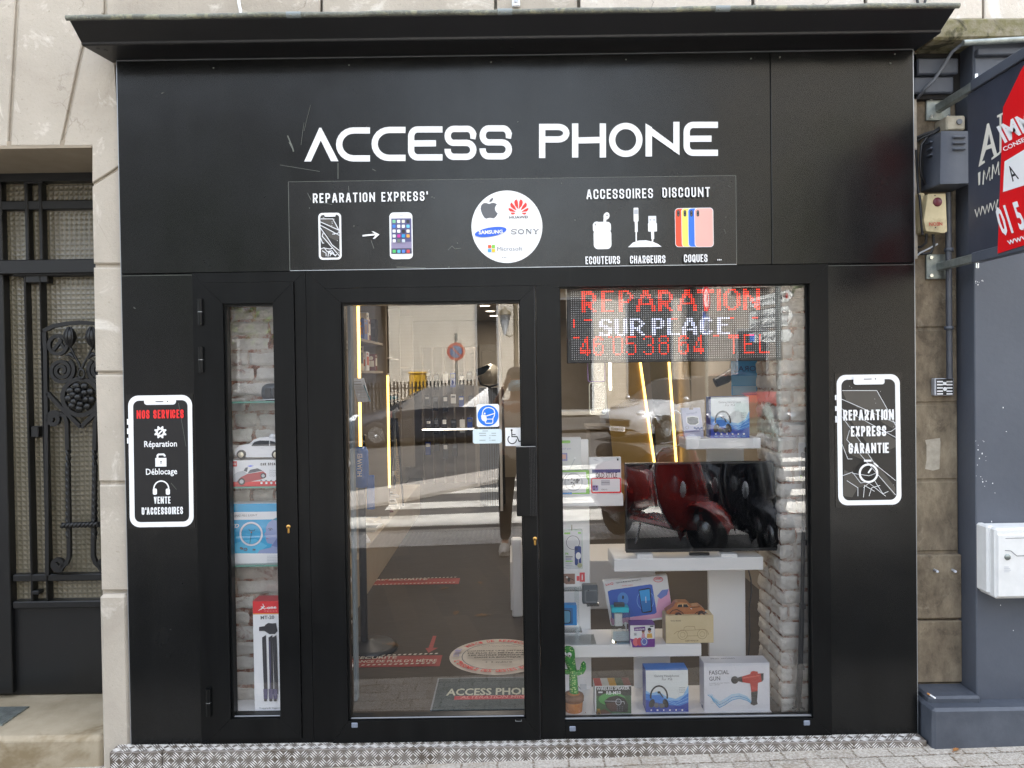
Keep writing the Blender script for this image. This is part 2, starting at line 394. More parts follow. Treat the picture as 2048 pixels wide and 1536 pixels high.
def lstext(g, txt, u0, v0, u1, h, t, m, **kw): g.stext(txt, (u0, v0), slope(u0, v0, u1), -h, t, m, **kw)
# ================================================================== the building fronts
def bevel(o, wd=.0015, seg=1, ang=35):
    b = o.modifiers.new('bevel', 'BEVEL'); b.width = wd; b.segments = seg; b.limit_method = 'ANGLE'; b.angle_limit = radians(ang); return o
def pp(pts, Y): return [W(u, v, Y) for u, v in pts]
PL = MATS['plaster']
PLW = plaster_mat('plaster_lit', '#c4baad', '#d6cfc4', '#e8e5df', '#a0978b')  # paler copy of the plaster: glare on the upper right wall put into colour
TAN = noisy('tan_soffit', '#8f8371', '#9d917f', 4, .8, .1)
STEP = noisy('worn_limestone_step', '#8c8069', '#a1957f', 5, .85, .5, 40, .004, c3='#7b6c52')
STONE = mat('blackened_limestone', '#6f6252', .9, spec=.2)
_v = coords(STONE); _vs = coords(STONE, (1.6, 1.6, .8))
_cl = ramp(STONE, noise_n(STONE, _vs, 6, 9, .7), [(.32, '#5a5145'), (.5, '#7d7160'), (.68, '#988c77')])
_cl = mixc(STONE, ramp(STONE, noise_n(STONE, _v, 9, 9, .8, .5), [(.52, 0), (.72, .75)]), _cl, '#38322b')
_cl = mixc(STONE, ramp(STONE, noise_n(STONE, _v, 4.5, 8, .75, .5), [(.58, 0), (.72, .7)]), _cl, '#b0a592')
L(STONE, _cl, BS(STONE).inputs['Base Color']); bump(STONE, noise_n(STONE, _v, 70, 7, .7), .5, .004)
BLUEG = noisy('blue_grey_paint', '#444953', '#4f545e', 2.0, .5, .3, 40, .003, c3='#4a4f59')
BLUED = noisy('blue_grey_plinth_paint', '#3c414a', '#4e535c', 5, .55, .5, 30, .004)
MOSS = noisy('mossy_ledge', '#8a8370', '#6f6a48', 28, .95, .6, 60, .006, c3='#3f3c2a')
IRON = black_mat('black_iron_paint', '#0b0c0e', .36, .5)

# --- old plastered building: backing wall with the door and shop openings, faced with jointed blocks
t = thing('plaster_building', 'cream plastered old building with carved joints behind the black shopfront and iron door', 'building', (-1.8, .1, 0))
b = MB()
XO0, XO1, ZO = -3.35, -1.862, 2.742
b.box(-9, XO0, .045, .6, -.3, 9, PL); b.box(XO0, XO1, .045, .6, ZO, 9, PL); b.box(XO1, -1.41, .045, .6, -.3, 9, PL)
b.box(-1.41, 1.86, .10, .34, 2.20, 9, PL); b.box(1.86, 6, .25, .6, 3.02, 9, PL)
b.build('wall', t)
f = MB()
def block(pts, m=PL, Y=.03, d=.02):
    q = pp(pts, Y); c = sum(q, Vector()) / len(q); n = len(q)
    fr = [p + (c - p).normalized() * .006 for p in q]
    f.add([p + Vector((0, .004, 0)) for p in q] + fr + [p + Vector((0, d, 0)) for p in q],
          [tuple(t2) for t2 in [tuple(i + n for i in tt) for tt in tessellate_polygon([fr])]] +
          [(i, (i + 1) % n, (i + 1) % n + n, i + n) for i in range(n)] + [(i, (i + 1) % n, (i + 1) % n + 2 * n, i + 2 * n) for i in range(n)], m)
T0 = -330
block([(-420, T0), (30, T0), (30, 0), (14, 293), (-420, 300)])
block([(39, T0), (206, T0), (206, 25), (161, 96), (119, 292), (22, 292), (38, 0)])
block([(213, T0), (640, T0), (640, 125), (226, 128), (240, 330), (184, 366), (184, 292), (127, 292), (168, 98), (213, 30)])
block([(184, 373), (260, 325), (262, 527), (187, 527)]); block([(187, 535), (262, 535), (262, 743), (191, 743)])
block([(191, 750), (262, 750), (262, 963), (198, 963)]); block([(199, 970), (262, 970), (262, 1181), (203, 1181)])
for u0, u1, mm in ((645, 988, PL), (994, 1154, PL), (1161, 1503, PLW), (1510, 1728, PLW), (1735, 1965, PLW), (1970, 2600, PLW)):
    block([(u0, T0), (u1, T0), (u1, 125), (u0, 125)] if u0 < 1700 else [(u0, T0), (u1, T0), (u1, 38), (u0, 42)], mm)
f.build('jointed_facing', t)
f = MB(); a = W(200, 1184, .015); c = W(262, 1540, .015)
f.box(a.x, c.x, .006, .045, -.12, a.z - .012, PL, .012); f.build('pier_base', t)
f = MB(); f.box(XO0, XO1 - .001, .032, .49, ZO - .004, ZO + .03, TAN); f.build('door_soffit', t)
f = MB()   # reveal and little fittings on the wall above the canopy
f.box(XO1 - .004, XO1 + .03, .05, .49, .1, ZO, PL); f.build('door_reveal', t)
t = tag(MB(), None) if False else None
b = MB(); p = W(1032, 5, .02); b.box(p.x - .018, p.x + .018, .012, .03, p.z - .02, p.z + .03, PAPER, .004); b.cyl((p.x, .008, p.z + .003), (p.x, .014, p.z + .003), .008, LGREY)
tag(b.build('cable_plate', None, (p.x, .03, p.z)), 'small white cable plate on the plaster just above the middle of the canopy', 'wall plate')
b = MB()
b.tube([W(482, 40, .0), W(481, 20, .0), W(478, 8, .005), W(475, -30, .01), W(474, -300, .01)], .007, WHITE, 8)
tag(b.build('white_cable', None, W(480, 20, 0)), 'white cable running up the plaster above the left half of the canopy', 'cable')
for pts, lab in (([W(1836, 8, .01), W(1832, -12, .012), W(1826, -60, .012), W(1822, -300, .012)], 'straight dark cable on the plaster above the right end of the canopy'),
                 ([W(1848, 10, .01), W(1858, -25, .012), W(1860, -300, .012)], 'curved dark cable nearest the right tip of the canopy')):
    b = MB(); b.tube(pts, .006, BPLAST, 8); tag(b.build('dark_cable', None, pts[0]), lab, 'cable')

# --- stone doorstep with grating, iron entrance door
b = MB(); xs = W(205, 1500, .02).x
b.box(-3.6, xs, .02, .6, -.15, .096, STEP, .018); tag(bevel(b.build('stone_doorstep', None, (-2.4, .3, 0)), .004), 'worn tan stone doorstep below the black iron door', 'step')
b = MB(); gz = .104
q = [WZ(0, 1452, .1), WZ(40, 1448, .1), WZ(72, 1413, .1), WZ(0, 1416, .1)]
x0, x1, y0, y1 = -2.75, W(50, 1430, .3).x, WZ(0, 1450, .1).y, WZ(0, 1415, .1).y
for i in range(26): b.box(x0 + (x1 - x0) * i / 26, x0 + (x1 - x0) * i / 26 + .012, y0, y1, .092, gz, STEEL)
for j in range(7): b.box(x0, x1, y0 + (y1 - y0) * j / 6 - .004, y0 + (y1 - y0) * j / 6 + .004, .092, gz - .002, STEEL)
tag(b.build('foot_grating', None, (x0, y0, gz)), 'flat grey metal grating let into the stone doorstep', 'grating')
t = thing('entrance_door', 'black iron double door with patterned glass and wrought scrollwork in the cream wall', 'door', (-2.4, .45, .1))
YD = .47
FLUTE = mat('patterned_glass', '#857a66', .25, spec=.6)
_v = coords(FLUTE); ck = N(FLUTE, 'ShaderNodeTexVoronoi', distance='CHEBYCHEV'); ck.inputs['Randomness'].default_value = 0.0
ck.inputs['Scale'].default_value = 40; L(FLUTE, _v, ck.inputs['Vector']); bump(FLUTE, ck.outputs['Distance'], .5, .012)
cl = ramp(FLUTE, ck.outputs['Distance'], [(.1, '#787160'), (.45, '#625c4d')])
L(FLUTE, mixc(FLUTE, ramp(FLUTE, noise_n(FLUTE, _v, 3, 3), [(.4, 0), (.6, .5)]), cl, '#5a5545'), BS(FLUTE).inputs['Base Color'])
def pb(mb, u0, v0, u1, v1, Y0, Y1, m, bv=.004): mb.pbox((u0, v0), (u1, v1), Y0, Y1, m, bv)
b = MB(); pb(b, -420, 345, 284, 1284, .50, .51, FLUTE, 0); b.build('patterned_pane', t)
b = MB()   # fixed frame, transom
pb(b, -420, 345, 284, 359, .44, .51, IRON); pb(b, -420, 526, 284, 544, .42, .51, IRON); pb(b, -420, 408, 284, 416, .46, .5, IRON)
for u0, u1 in ((-6, 5), (47, 58), (75, 86), (-75, -63), (-50, -38)): pb(b, u0, 359, u1, 526, .455, .5, IRON)
pb(b, 47, 359, 86, 366, .452, .5, IRON); b.build('transom_frame', t)
b = MB()
pb(b, -60, 544, 25, 1388, .445, .5, IRON); pb(b, 50, 546, 61, 1205, .45, .5, IRON); pb(b, 77, 546, 95, 1205, .445, .5, IRON)
pb(b, 25, 544, 284, 549, .44, .5, IRON); pb(b, 50, 549, 95, 565, .448, .5, IRON); pb(b, 61, 853, 77, 875, .452, .5, IRON); pb(b, 61, 1182, 77, 1190, .452, .5, IRON)
pb(b, 25, 1150, 284, 1160, .452, .5, IRON); pb(b, 25, 1204, 284, 1214, .44, .5, IRON); pb(b, -20, 1213, 284, 1387, .475, .51, IRON, .008)
pb(b, -420, 1213, -60, 1387, .475, .51, IRON); pb(b, -420, 546, -385, 1205, .45, .5, IRON)
pb(b, 262, 546, 284, 1205, .445, .5, IRON); b.build('door_leaf', t)
b = MB(); b.box(-3.4, -1.80, .52, .55, 0, 2.8, IRON); b.build('back_panel', t)  # unseen dark backing added to stop light leaking in behind the door
g = MB(); YG = .425
def bar(pts, r=.011, sq=4, Y=YG, m=IRON): g.tube([W(u, v, Y) for u, v in pts], r * 1.35, m, sq)
def spiral(cu, cv, r0, r1, a0, turns, n=30, Y=YG, r=.009, sx=1):
    return [(cu + sx * (r0 + (r1 - r0) * i / n) * cos(a0 + turns * 2 * pi * i / n), cv + (r0 + (r1 - r0) * i / n) * sin(a0 + turns * 2 * pi * i / n)) for i in range(n + 1)]
CX = 163
for sx in (1, -1):
    def mx(pts): return pts if sx == 1 else [(2 * CX - u, v) for u, v in pts]
    bar(mx([(90, 664), (92, 700), (94, 850), (96, 1150)]), .010)
    bar(mx([(88, 662), (108, 652), (136, 647), (163, 645)]), .010)
    bar(mx([(117 + 18 * cos(a), 690 + 18 * sin(a)) for a in [i * .25 for i in range(26)]]), .009); bar(mx([(108, 700), (124, 680)]), .008); bar(mx([(118, 678), (131, 700)]), .006)
    bar(mx(spiral(124, 741, 26, 5, 5.4, 2.3, 44)), .009)
    bar(mx([(96, 786), (128, 820), (163, 854)]), .010)
    bar(mx(spiral(109, 838, 4, 15, 2.0, 1.6, 24) + [(121, 826), (131, 833), (135, 845), (136, 900)]), .010)
    bar(mx([(136, 930 + 0)] + [(136 + .2 * i, 930 + 11 * i) for i in range(1, 12)] + [(139, 1090), (139, 1112), (134, 1126), (126, 1133)] + spiral(118, 1128, 13, 4, 1.2, 1.4, 22)), .010)
    # twisted length
    for ph in (0, pi):
        g.tube([W(0, 0, 0) * 0 + Vector((W(mx([(136.5, 900 + 2.4 * i)])[0][0], 900 + 2.4 * i, YG).x + .006 * cos(i * .55 + ph), YG + .006 * sin(i * .55 + ph), W(136, 900 + 2.4 * i, YG).z)) for i in range(75)], .008, IRON, 6)
    # tulip bud and its stem
    tb = mx([(141, 694)])[0]; base = W(tb[0], tb[1], .41)
    g.lathe([(.002, 0), (.014, .012), (.027, .035), (.030, .05), (.024, .075), (.012, .092), (.002, .098)], base, IRON, 12)
    for k in range(3):
        a = -.9 + k * .9; g.tube([base + Vector((.027 * sin(a) * s2, -.027 * cos(a) * s2, h)) for s2, h in ((.1, 0), (.7, .02), (1.12, .045), (.9, .075), (.3, .1))], .004, IRON, 5)
    bar(mx([(141, 694), (148, 710), (157, 725), (162, 738)]), .005, 6, .415)
    g.tube([W(*mx([(150, 718)])[0], .41), W(*mx([(140, 708)])[0], .402), W(*mx([(130, 711)])[0], .41)], [.004, .012, .003], IRON, 6)
for i in range(2): g.tube([W(CX + 6 * cos(a + i * pi), 748 + 9 * sin(a + i * pi), .412 - .004 * i) for a in [k * .4 for k in range(12)]], .006, IRON, 6)
bar([(CX + 36 * cos(a), 794 + 36 * sin(a)) for a in [i * .21 for i in range(31)]], .011)
bar([(122, 1052), (199, 1049)], .004)
for ph in (0, pi): g.tube([W(124 + i, 1051 - .03 * i, YG - .02) + Vector((0, .007 * sin(i * .4 + ph), .007 * cos(i * .4 + ph))) for i in range(76)], .009, IRON, 6)
for uu in (137, 199): g.cyl(W(uu, 1051, YG - .02), W(uu, 1051, YG), .008, IRON)
g.build('scroll_grille', t)
g = MB(); rc = W(CX, 794, .425)
g.ball(rc, .05, IRON, 16, 9, (1, .25, 1))
for ring_r, nn, pr in ((.058, 9, .022), (.034, 6, .019), (.0, 1, .02)):
    for i in range(nn):
        a = 2 * pi * i / nn + ring_r * 20; g.ball(rc + Vector((ring_r * cos(a), -.012 - (.06 - ring_r) * .35, ring_r * sin(a))), pr, IRON, 10, 6, (1, .55, .8))
g.build('cast_rosette', t)

# --- right neighbour: blackened stone pilaster, blue-grey shop wall
t = thing('stone_pilaster', 'blackened limestone pilaster of stacked blocks between the black shopfront and the blue-grey wall', 'pilaster', (1.93, .2, .1))
b = MB()
XP0, XP1 = 1.80, 2.057
for v0, v1 in ((190, 655), (659, 805), (809, 959), (963, 1103)):
    z1, z0 = W(1870, v0, .13).z, W(1870, v1, .13).z; b.box(XP0, XP1, .13, .5, z0, z1, STONE, .006)
b.box(XP0, XP1 - .002, .136, .5, .2, 2.9, STONE)
b.build('shaft', t)
b = MB()
for v0, v1 in ((1110, 1238), (1242, 1366), (1369, 1400)):
    z1, z0 = W(1870, v0, .11).z, W(1870, v1, .11).z; b.box(XP0, XP1 + .004, .11, .5, z0, z1, STONE, .006)
b.build('base', t)
for u in (1869, 1905):
    b = MB(); b.tube([W(u, 1140, .11), W(u + 6, 1143, .06)], .006, LGREY, 8); b.build('bolt', t)
b = MB(); g = G(b, PX(.13), .001)
g.poly([(1850, 880), (1880, 876), (1881, 885), (1879, 938), (1866, 941), (1850, 938), (1853, 920), (1853, 890)], noisy('torn_paper', '#a39b8c', '#b5ad9e', 40, .9, .2))
b.build('torn_poster_scrap', t)
t = thing('blue_grey_shop_wall', 'blue-grey painted shop wall with a plinth right of the stone pilaster', 'wall', (3, .2, 0))
b = MB(); b.box(2.058, 7, 0, .5, .17, 3.2, BLUEG, .004); b.build('wall', t)
b = MB()
zp = W(1900, 1416, -.08).z
b.box(W(1866, 1430, -.09).x, 7, -.09, .5, -.1, zp, BLUED, .012); b.box(1.83, 2.06, -.03, .12, -.1, W(1870, 1392, -.02).z, BLUED, .01); b.build('plinth', t)
b = MB(); g = G(b, PX(.0), .001); random.seed(3)
for i in range(44):
    u, v = random.choice([(random.gauss(1958, 9), random.uniform(880, 980)), (random.uniform(1950, 2045), random.uniform(540, 1400)), (random.gauss(1952, 8), random.uniform(560, 570))])
    r = random.uniform(.4, 1.1)
    if u > 1950: g.ell(u, v, r, r * random.uniform(.7, 2), WHITE, 7)
b.build('paint_chips', t)
t = thing('shop_cornice', 'blue-grey moulded cornice under a mossy stone ledge at upper right', 'cornice', (2.1, .1, 2.9))
b = MB(); a = W(1880, 78, -.05)
b.box(1.85, 7, -.05, .5, a.z, a.z + .09, MOSS, .01); b.build('mossy_ledge', t)
b = MB(); zt = a.z - .002
z1 = W(1870, 148, .06).z; z2 = W(1870, 186, .08).z
b.box(1.845, 2.03, .06, .5, z1, zt - .035, BLUEG, .006); b.box(1.835, 2.02, .08, .5, z2, z1 - .003, BLUEG, .006); b.box(1.80, 2.06, .10, .5, z2 - .02, zt, mat('dark_stone', '#1c1a18', .9))  # near-black backing block behind the two capital blocks
z = zt - .03
for k, (dy, h) in enumerate(((-.03, .03), (-.006, .09), (-.016, .02), (-.009, .02), (-.013, .02), (-.004, .10))):
    b.box(2.062, 7, dy, .5, z - h, z, BLUEG, .004); z -= h + .003
b.build('moulding', t)
b = MB(); b.tube([W(1926, 86, -.06), W(1960, 84, -.06), W(2046, 79, -.06), W(2300, 70, -.06)], .013, STEEL, 10)
tag(b.build('conduit_pipe', None, W(1980, 84, -.06)), 'mottled grey conduit pipe under the mossy ledge', 'pipe')
b = MB()
b.tube([W(1925, 88, -.03), W(1905, 103, .0), W(1888, 130, .03), W(1868, 160, .04), W(1848, 180, .05), W(1835, 196, .1)], .0075, GPLAST, 8)
tag(b.build('grey_cable', None, W(1880, 130, .03)), 'grey cable drooping from the conduit behind the shopfront edge', 'cable')

# --- things fixed on the pilaster
def xw(u, v, Y): return W(u, v, Y)
def bracket(vp, vend, lab):
    c0 = W(1878, vp, .12); t = thing('sign_bracket', lab, 'bracket', c0, group='brackets of the hanging estate agent sign')
    b = MB(); b.box(c0.x - .06, c0.x + .05, .115, .13, c0.z - .055, c0.z + .058, STEEL, .002)
    for dx in (-.042, .036):
        for dz in (-.04, .042): b.cyl((c0.x + dx, .104, c0.z + dz), (c0.x + dx, .116, c0.z + dz), .008, CHROME, 8)
    b.build('base_plate', t)
    b = MB(); b.box(1.955, 1.985, -.16, .118, c0.z - .018, c0.z + .018, STEEL, .003); b.build('arm', t)
    b = MB(); b.box(1.951, 1.989, -1.35, -.155, c0.z - .022, c0.z + .022, BLUEG, .003); b.build('sleeve', t)
    b = MB(); s2 = 1 if vp < 300 else -1; b.cyl((1.97, -.165, c0.z + .02 * s2), (1.97, -.165, c0.z + .045 * s2), .008, CHROME, 10); b.build('set_screw', t)
    return c0
ca = bracket(217, 110, 'upper galvanised bracket holding the hanging blue sign above the dark grey box')
cb = bracket(534, 500, 'lower galvanised bracket holding the hanging blue sign below the cream box')
t = thing('estate_agent_sign', 'dark blue hanging sign with white serif letters beside the blue-grey wall', 'sign', (1.97, -.6, 2.2))
NAVY = noisy('navy_sign_paint', '#30333f', '#3c404c', 3, .4, .05)
b = MB(); b.box(1.962, 1.980, -1.30, -.12, cb.z + .024, ca.z - .024, NAVY); b.build('panel', t)
def PXX(X): return lambda u, v, l: WX(u, v, X - l)
b = MB(); g = G(b, PXX(1.962), .001); CREAM = mat('cream_letters', '#ddd9cc', .5)
# serif A drawn as strokes, plus the rest of the visible letters
g.poly([(1957, 334), (1970, 325), (1969, 321), (1964, 323), (1972, 300), (1983, 296), (1988, 312), (1983, 316), (1983, 320), (1999, 309), (1998, 305), (1994, 307), (1978, 246), (1974, 248)], CREAM)
g.poly([(1974, 291), (1978, 268), (1982, 288)], NAVY)
g.poly([(1994, 231), (2006, 225), (2006, 229), (2003, 231), (2003, 300), (2006, 302), (1997, 309), (1997, 305), (1999, 303), (1999, 234), (1994, 235)], CREAM)
for u in (1956,): g.poly([(u, 346), (u + 5, 343), (u + 4, 369), (u + 1, 371)], CREAM)
for u, v in ((1966, 339), (1984, 328)): g.line([(u, v + 30), (u + 2, v + 1), (u + 7, v + 19), (u + 13, v - 5), (u + 14, v + 22)], 2.6, CREAM)
for i, (u, v) in enumerate(((1950, 418), (1966, 412), (1981, 405))): g.line([(u, v + 1), (u + 4, v + 15), (u + 8, v - 2), (u + 11, v + 12), (u + 14.5, v - 6)], 2.4, CREAM)
g.ell(1999, 416, 1.7, 2, CREAM, 8); b.build('lettering', t)
t = thing('for_sale_placard', 'bright red estate agent placard with white letters fixed on the dark blue hanging sign', 'sign', (1.95, -.6, 2.2))
RP_ = noisy('red_placard', '#d8141b', '#e01a20', 3, .35, 0)
b = MB(); q = [WX(u, v, 1.948) for u, v in ((2044, 137), (2130, -10), (2130, 465), (1995, 507), (2006, 215))]
b.prism(q, (.012, 0, 0), RP_); b.build('panel', t)
b = MB(); g = G(b, PXX(1.948), .001)
g.poly([(2009, 323), (2130, 250), (2130, 345), (2006, 384)], WHITE)
g.text('A', (2025, 363), (2038, 357), -32, INK, .01)
for k, (a, c, h, tx, bo) in enumerate((((2009, 285), (2070, 253), -36, 'IMM', .03), ((2008, 303), (2080, 268), -9, 'CONSEIL EN', .02), ((2004, 470), (2052, 455), -57, '01 5', .03), ((2016, 490), (2062, 476), -14, 'www.', .01))):
    g.text(tx, a, c, h, WHITE, bo)
b.build('lettering', t)
# transformer box, junction box, neon switch, bell plate, pipe, cables, letter box
def boxthing(name, lab, cat, c): return thing(name, lab, cat, c)
c0 = W(1902, 318, -.02); t = thing('transformer_box', 'dark blue-grey metal box with louvre slots on the pilaster under the upper bracket', 'electrical box', c0)
b = MB(); q = [(W(1882, 262, -.03)), (W(1940, 262, -.03)), (W(1948, 366, -.03)), (W(1880, 368, -.03))]
b.prism(q, (0, .16, 0), BLUEG); bevel(b.build('body', t), .006, 2)
b = MB(); ql = [W(1881.5, 264, -.028), W(1880, 366, -.028), W(1853, 372, .12), W(1855, 272, .12)]; b.prism(ql, (.004, 0, 0), BLUEG); b.build('side_flap', t)
b = MB()
for i in range(3):
    p = W(1917, 274 + 12 * i, -.03); b.box(p.x - .028, p.x + .028, -.042, -.028, p.z - .007, p.z + .004, BLUEG, .004)
    p = W(1861, 285 + 13 * i, .05); b.box(p.x - .012, p.x + .004, .03, .07, p.z - .006, p.z + .004, BLUEG, .003)
b.build('louvre', t)
c0 = W(1908, 247, .05); b = MB(); b.box(c0.x - .045, c0.x + .04, .03, .13, c0.z - .035, c0.z + .03, noisy('dirty_beige', '#8f8878', '#a59e8d', 20, .7, .1), .006); b.cyl((c0.x + .01, .022, c0.z), (c0.x + .01, .032, c0.z), .012, GPLAST)
tag(b.build('junction_box', None, c0), 'small dirty beige junction box on top of the dark louvred box', 'electrical box')
c0 = W(1868, 426, .03); t = thing('neon_switch_box', 'cream metal switch box with a dark red button and NEON upside down', 'electrical box', c0)
CRM = noisy('cream_enamel', '#b7a883', '#c6b892', 10, .5, .05, c3='#a0916e')
b = MB(); q = [W(1856, 388, .03), W(1891, 387, .03), W(1894, 463, .03), W(1888, 466, .03), W(1852, 462, .03), W(1848, 440, .03)]
b.prism(q, (0, .10, 0), CRM); bevel(b.build('body', t), .004, 2)
b = MB(); b.pbox((1838, 386), (1850, 466), .07, .13, CRM, .003); b.build('back_plate', t)
b = MB(); p = W(1875, 404, .03); b.lathe([(.0, -.006), (.016, -.006), (.020, -.003), (.021, .004)], (p.x, .03, p.z), mat('dark_red_button', '#5e1626', .35), 18, 'y'); b.build('button', t)
b = MB(); g = G(b, PX(.03), .001); a0 = Vector((1885, 444.5)); g.text('NEON', (1884.5, 444), (1858.5, 445), -7.5, mat('faded_red_print', '#b0362c', .6), .01)
for uu, vv in ((1870, 391), (1871, 455)): g.ell(uu, vv, 1.4, 1.4, INK, 8)
b.build('lettering', t)
c0 = W(1885, 772, .10); t = thing('bell_plate', 'small black and white push plate beside the thin pipe on the pilaster', 'bell plate', c0)
b = MB(); b.pbox((1869, 757), (1908, 791), .10, .13, LGREY, .003); b.build('housing', t)
b = MB(); g = G(b, PX(.10), .001); prect(g, 1872, 758, 1907, 790, INK)
for vv in (762, 768, 774.5, 781, 786.5):
    for uu in (1874, 1893): prect(g, uu, vv, uu + 12, vv + 2.6, PAPER)
prect(g, 1886, 764, 1893, 770, PAPER); g.ell(1890, 778, 4, 4, PAPER, 10); b.build('face', t)
b = MB()
b.tube([W(1896, 385, .08), W(1897, 500, .08), W(1898, 640, .085), W(1899, 758, .085)], .013, noisy('dark_grey_pipe', '#3a3d44', '#454850', 12, .45, .05), 12)
for vv in (500, 656): p = W(1897.5, vv, .083); b.lathe([(.013, -.008), (.019, -.008), (.019, .008), (.013, .008)], p, BLUED, 12)
tag(b.build('drain_pipe', None, W(1898, 560, .08)), 'thin dark vertical pipe down the right edge of the stone pilaster', 'pipe')
b = MB()
b.tube([W(1886, 250, .09), W(1870, 262, .09), W(1850, 268, .1), W(1832, 276, .12)], .006, BPLAST, 8); b.tube([W(1884, 256, .085), W(1868, 266, .085), W(1848, 274, .1), W(1830, 284, .12)], .006, BPLAST, 8)
b.tube([W(1854, 275, .07), W(1843, 290, .07), W(1840, 320, .07), W(1842, 350, .08), W(1850, 366, .09), W(1862, 376, .1)], .006, BPLAST, 8)
b.tube([W(1832, 300, .1), W(1834, 340, .1), W(1836, 375, .1), W(1840, 400, .06), W(1843, 440, .05), W(1845, 470, .06)], .006, BPLAST, 8)
b.tube([W(1853, 466, .08), W(1852, 486, .09), W(1842, 494, .1), W(1828, 494, .12)], .006, BPLAST, 8)
b.tube([W(1866, 468, .08), W(1868, 490, .09), W(1862, 506, .09), W(1846, 508, .1), W(1828, 504, .12)], .0065, BPLAST, 8)
b.tube([W(1875, 488, .09), W(1860, 496, .09), W(1840, 506, .1), W(1829, 516, .12)], .004, LGREY, 8)
b.tube([W(1830, 310, .11), W(1833, 330, .105), W(1832, 350, .11), W(1834, 372, .11)], .009, mat('pale_cable', '#8d99a4', .5), 8)
tag(b.build('cable_bundle', None, W(1850, 400, .08)), 'tangle of black and pale cables around the boxes on the pilaster', 'cables')
c0 = W(2010, 1125, -.12); t = thing('letter_box', 'white metal letter box with a slot and lock on the blue-grey wall', 'letter box', (2.25, -.02, .85))
WM = noisy('white_enamel', '#d4d4d2', '#dededc', 12, .4, .03)
a = W(1990, 1057, -.12); d = W(2140, 1196, -.12)
b = MB(); b.box(a.x, d.x, -.12, 0.0, d.z, a.z, WM, .008); b.box(a.x - .012, a.x + .02, -.085, -.001, d.z + .012, a.z + .004, WM, .008); b.build('body', t)
b = MB(); b.box(a.x + .008, d.x - .02, -.126, -.119, d.z + .01, a.z - .025, WM, .004); b.build('front_flap', t)
b = MB(); p = W(2015, 1114, -.126); b.lathe([(.0, -.004), (.012, -.004), (.014, .0)], (p.x, -.126, p.z), STEEL, 16, 'y'); b.build('lock', t)
b = MB(); g = G(b, PX(-.126), .0008)
g.line([(2011, 1077), (2140, 1073)], 1.2, GREYINK); g.line([(2010, 1101), (2022, 1102), (2030, 1109), (2034, 1112), (2140, 1109)], 1.5, GREYINK)
for k in range(4): g.line([(2008, 1134 + 3.2 * k), (2018 + (k * 7) % 5, 1134 + 3.2 * k)], 1.1, LGREY)
b.build('slot_line', t)

# ================================================================== the black shopfront
SH = thing('shopfront', 'black lacquered shopfront with white lettering, glazed door and display window', 'shopfront', (0.03, 0, .065))
PX0, PX1, PZ0, PZ1 = -1.727, 1.793, .066, 3.112
FX0, FX1, FZ1 = -1.410, 1.407, 2.167
b = MB(); xs = W(1542, 300, 0).x
b.box(PX0, xs - .0012, 0, .10, FZ1 + .002, PZ1, BLACK); b.box(xs + .0012, PX1, 0, .10, FZ1 + .002, PZ1, BLACK)
bevel(b.build('fascia_panel', SH), .002)
for x0, x1 in ((PX0, FX0), (FX1, PX1)):
    b = MB(); b.box(x0, x1, 0, .10, PZ0, FZ1 - .001, BLACK); bevel(b.build('side_panel', SH), .002)
b = MB(); b.box(PX0 - .004, PX0 - .0005, .004, .10, PZ0, PZ1, SHEET); b.build('edge_strip', SH)
b = MB(); b.box(PX1 + .0005, PX1 + .004, .004, .12, PZ0, PZ1, SHEET); b.build('edge_strip', SH)
def mitre(mb, O, I, Y0, Y1, m, g=.0005):
    """rectangular frame from four mitred bars; O and I are (x0, x1, z0, z1)"""
    ox0, ox1, oz0, oz1 = O; ix0, ix1, iz0, iz1 = I
    for q in (((ox0, oz0 + g), (ix0, iz0 + g), (ix0, iz1 - g), (ox0, oz1 - g)), ((ox1, oz0 + g), (ox1, oz1 - g), (ix1, iz1 - g), (ix1, iz0 + g)),
              ((ox0 + g, oz1), (ox1 - g, oz1), (ix1 - g, iz1), (ix0 + g, iz1)), ((ox0 + g, oz0), (ix0 + g, iz0), (ix1 - g, iz0), (ox1 - g, oz0))):
        mb.prism([(x, Y0, z) for x, z in q], (0, Y1 - Y0, 0), m)
def rc(u0, v0, u1, v1, Y=0.0):
    a, d = W(u0, v0, Y), W(u1, v1, Y); return (a.x, d.x, d.z, a.z)
XM1, XM2 = W(618, 900, 0).x, W(1098, 900, 0).x     # mullion centre lines
S0 = rc(404, 566, 606, 1474); S1 = rc(448, 608, 563, 1434)
D0 = rc(650, 577, 1084, 1479); D1 = rc(683, 606, 1052, 1434)
V1 = rc(1118, 574, 1626, 1436)
zb = PZ0 + .001
b = MB()
mitre(b, (FX0, XM1 - .0008, zb, FZ1), (S0[0], S0[1], S0[2] - .0, S0[3]), -.005, .041, FRAME)
b.prism([(XM1 + .0008, -.005, zb), (D0[0], -.005, zb), (D0[0], -.005, D0[3]), (XM1 + .0008, -.005, FZ1)], (0, .046, 0), FRAME)
b.prism([(XM1 + .0014, -.005, FZ1), (FX1, -.005, FZ1), (V1[1], -.005, V1[3]), (XM2, -.005, V1[3]), (XM2, -.005, D0[3]), (D0[0] + .0006, -.005, D0[3])], (0, .046, 0), FRAME)
b.prism([(D0[1], -.005, zb), (V1[0], -.005, zb), (V1[0], -.005, V1[3] - .0006), (XM2, -.005, V1[3] - .0006), (XM2, -.005, D0[3] - .0006), (D0[1], -.005, D0[3] - .0006)], (0, .046, 0), FRAME)
b.prism([(FX1, -.005, zb), (FX1, -.005, FZ1 - .0006), (V1[1], -.005, V1[3] - .0006), (V1[1], -.005, V1[2] + .0006)], (0, .046, 0), FRAME)
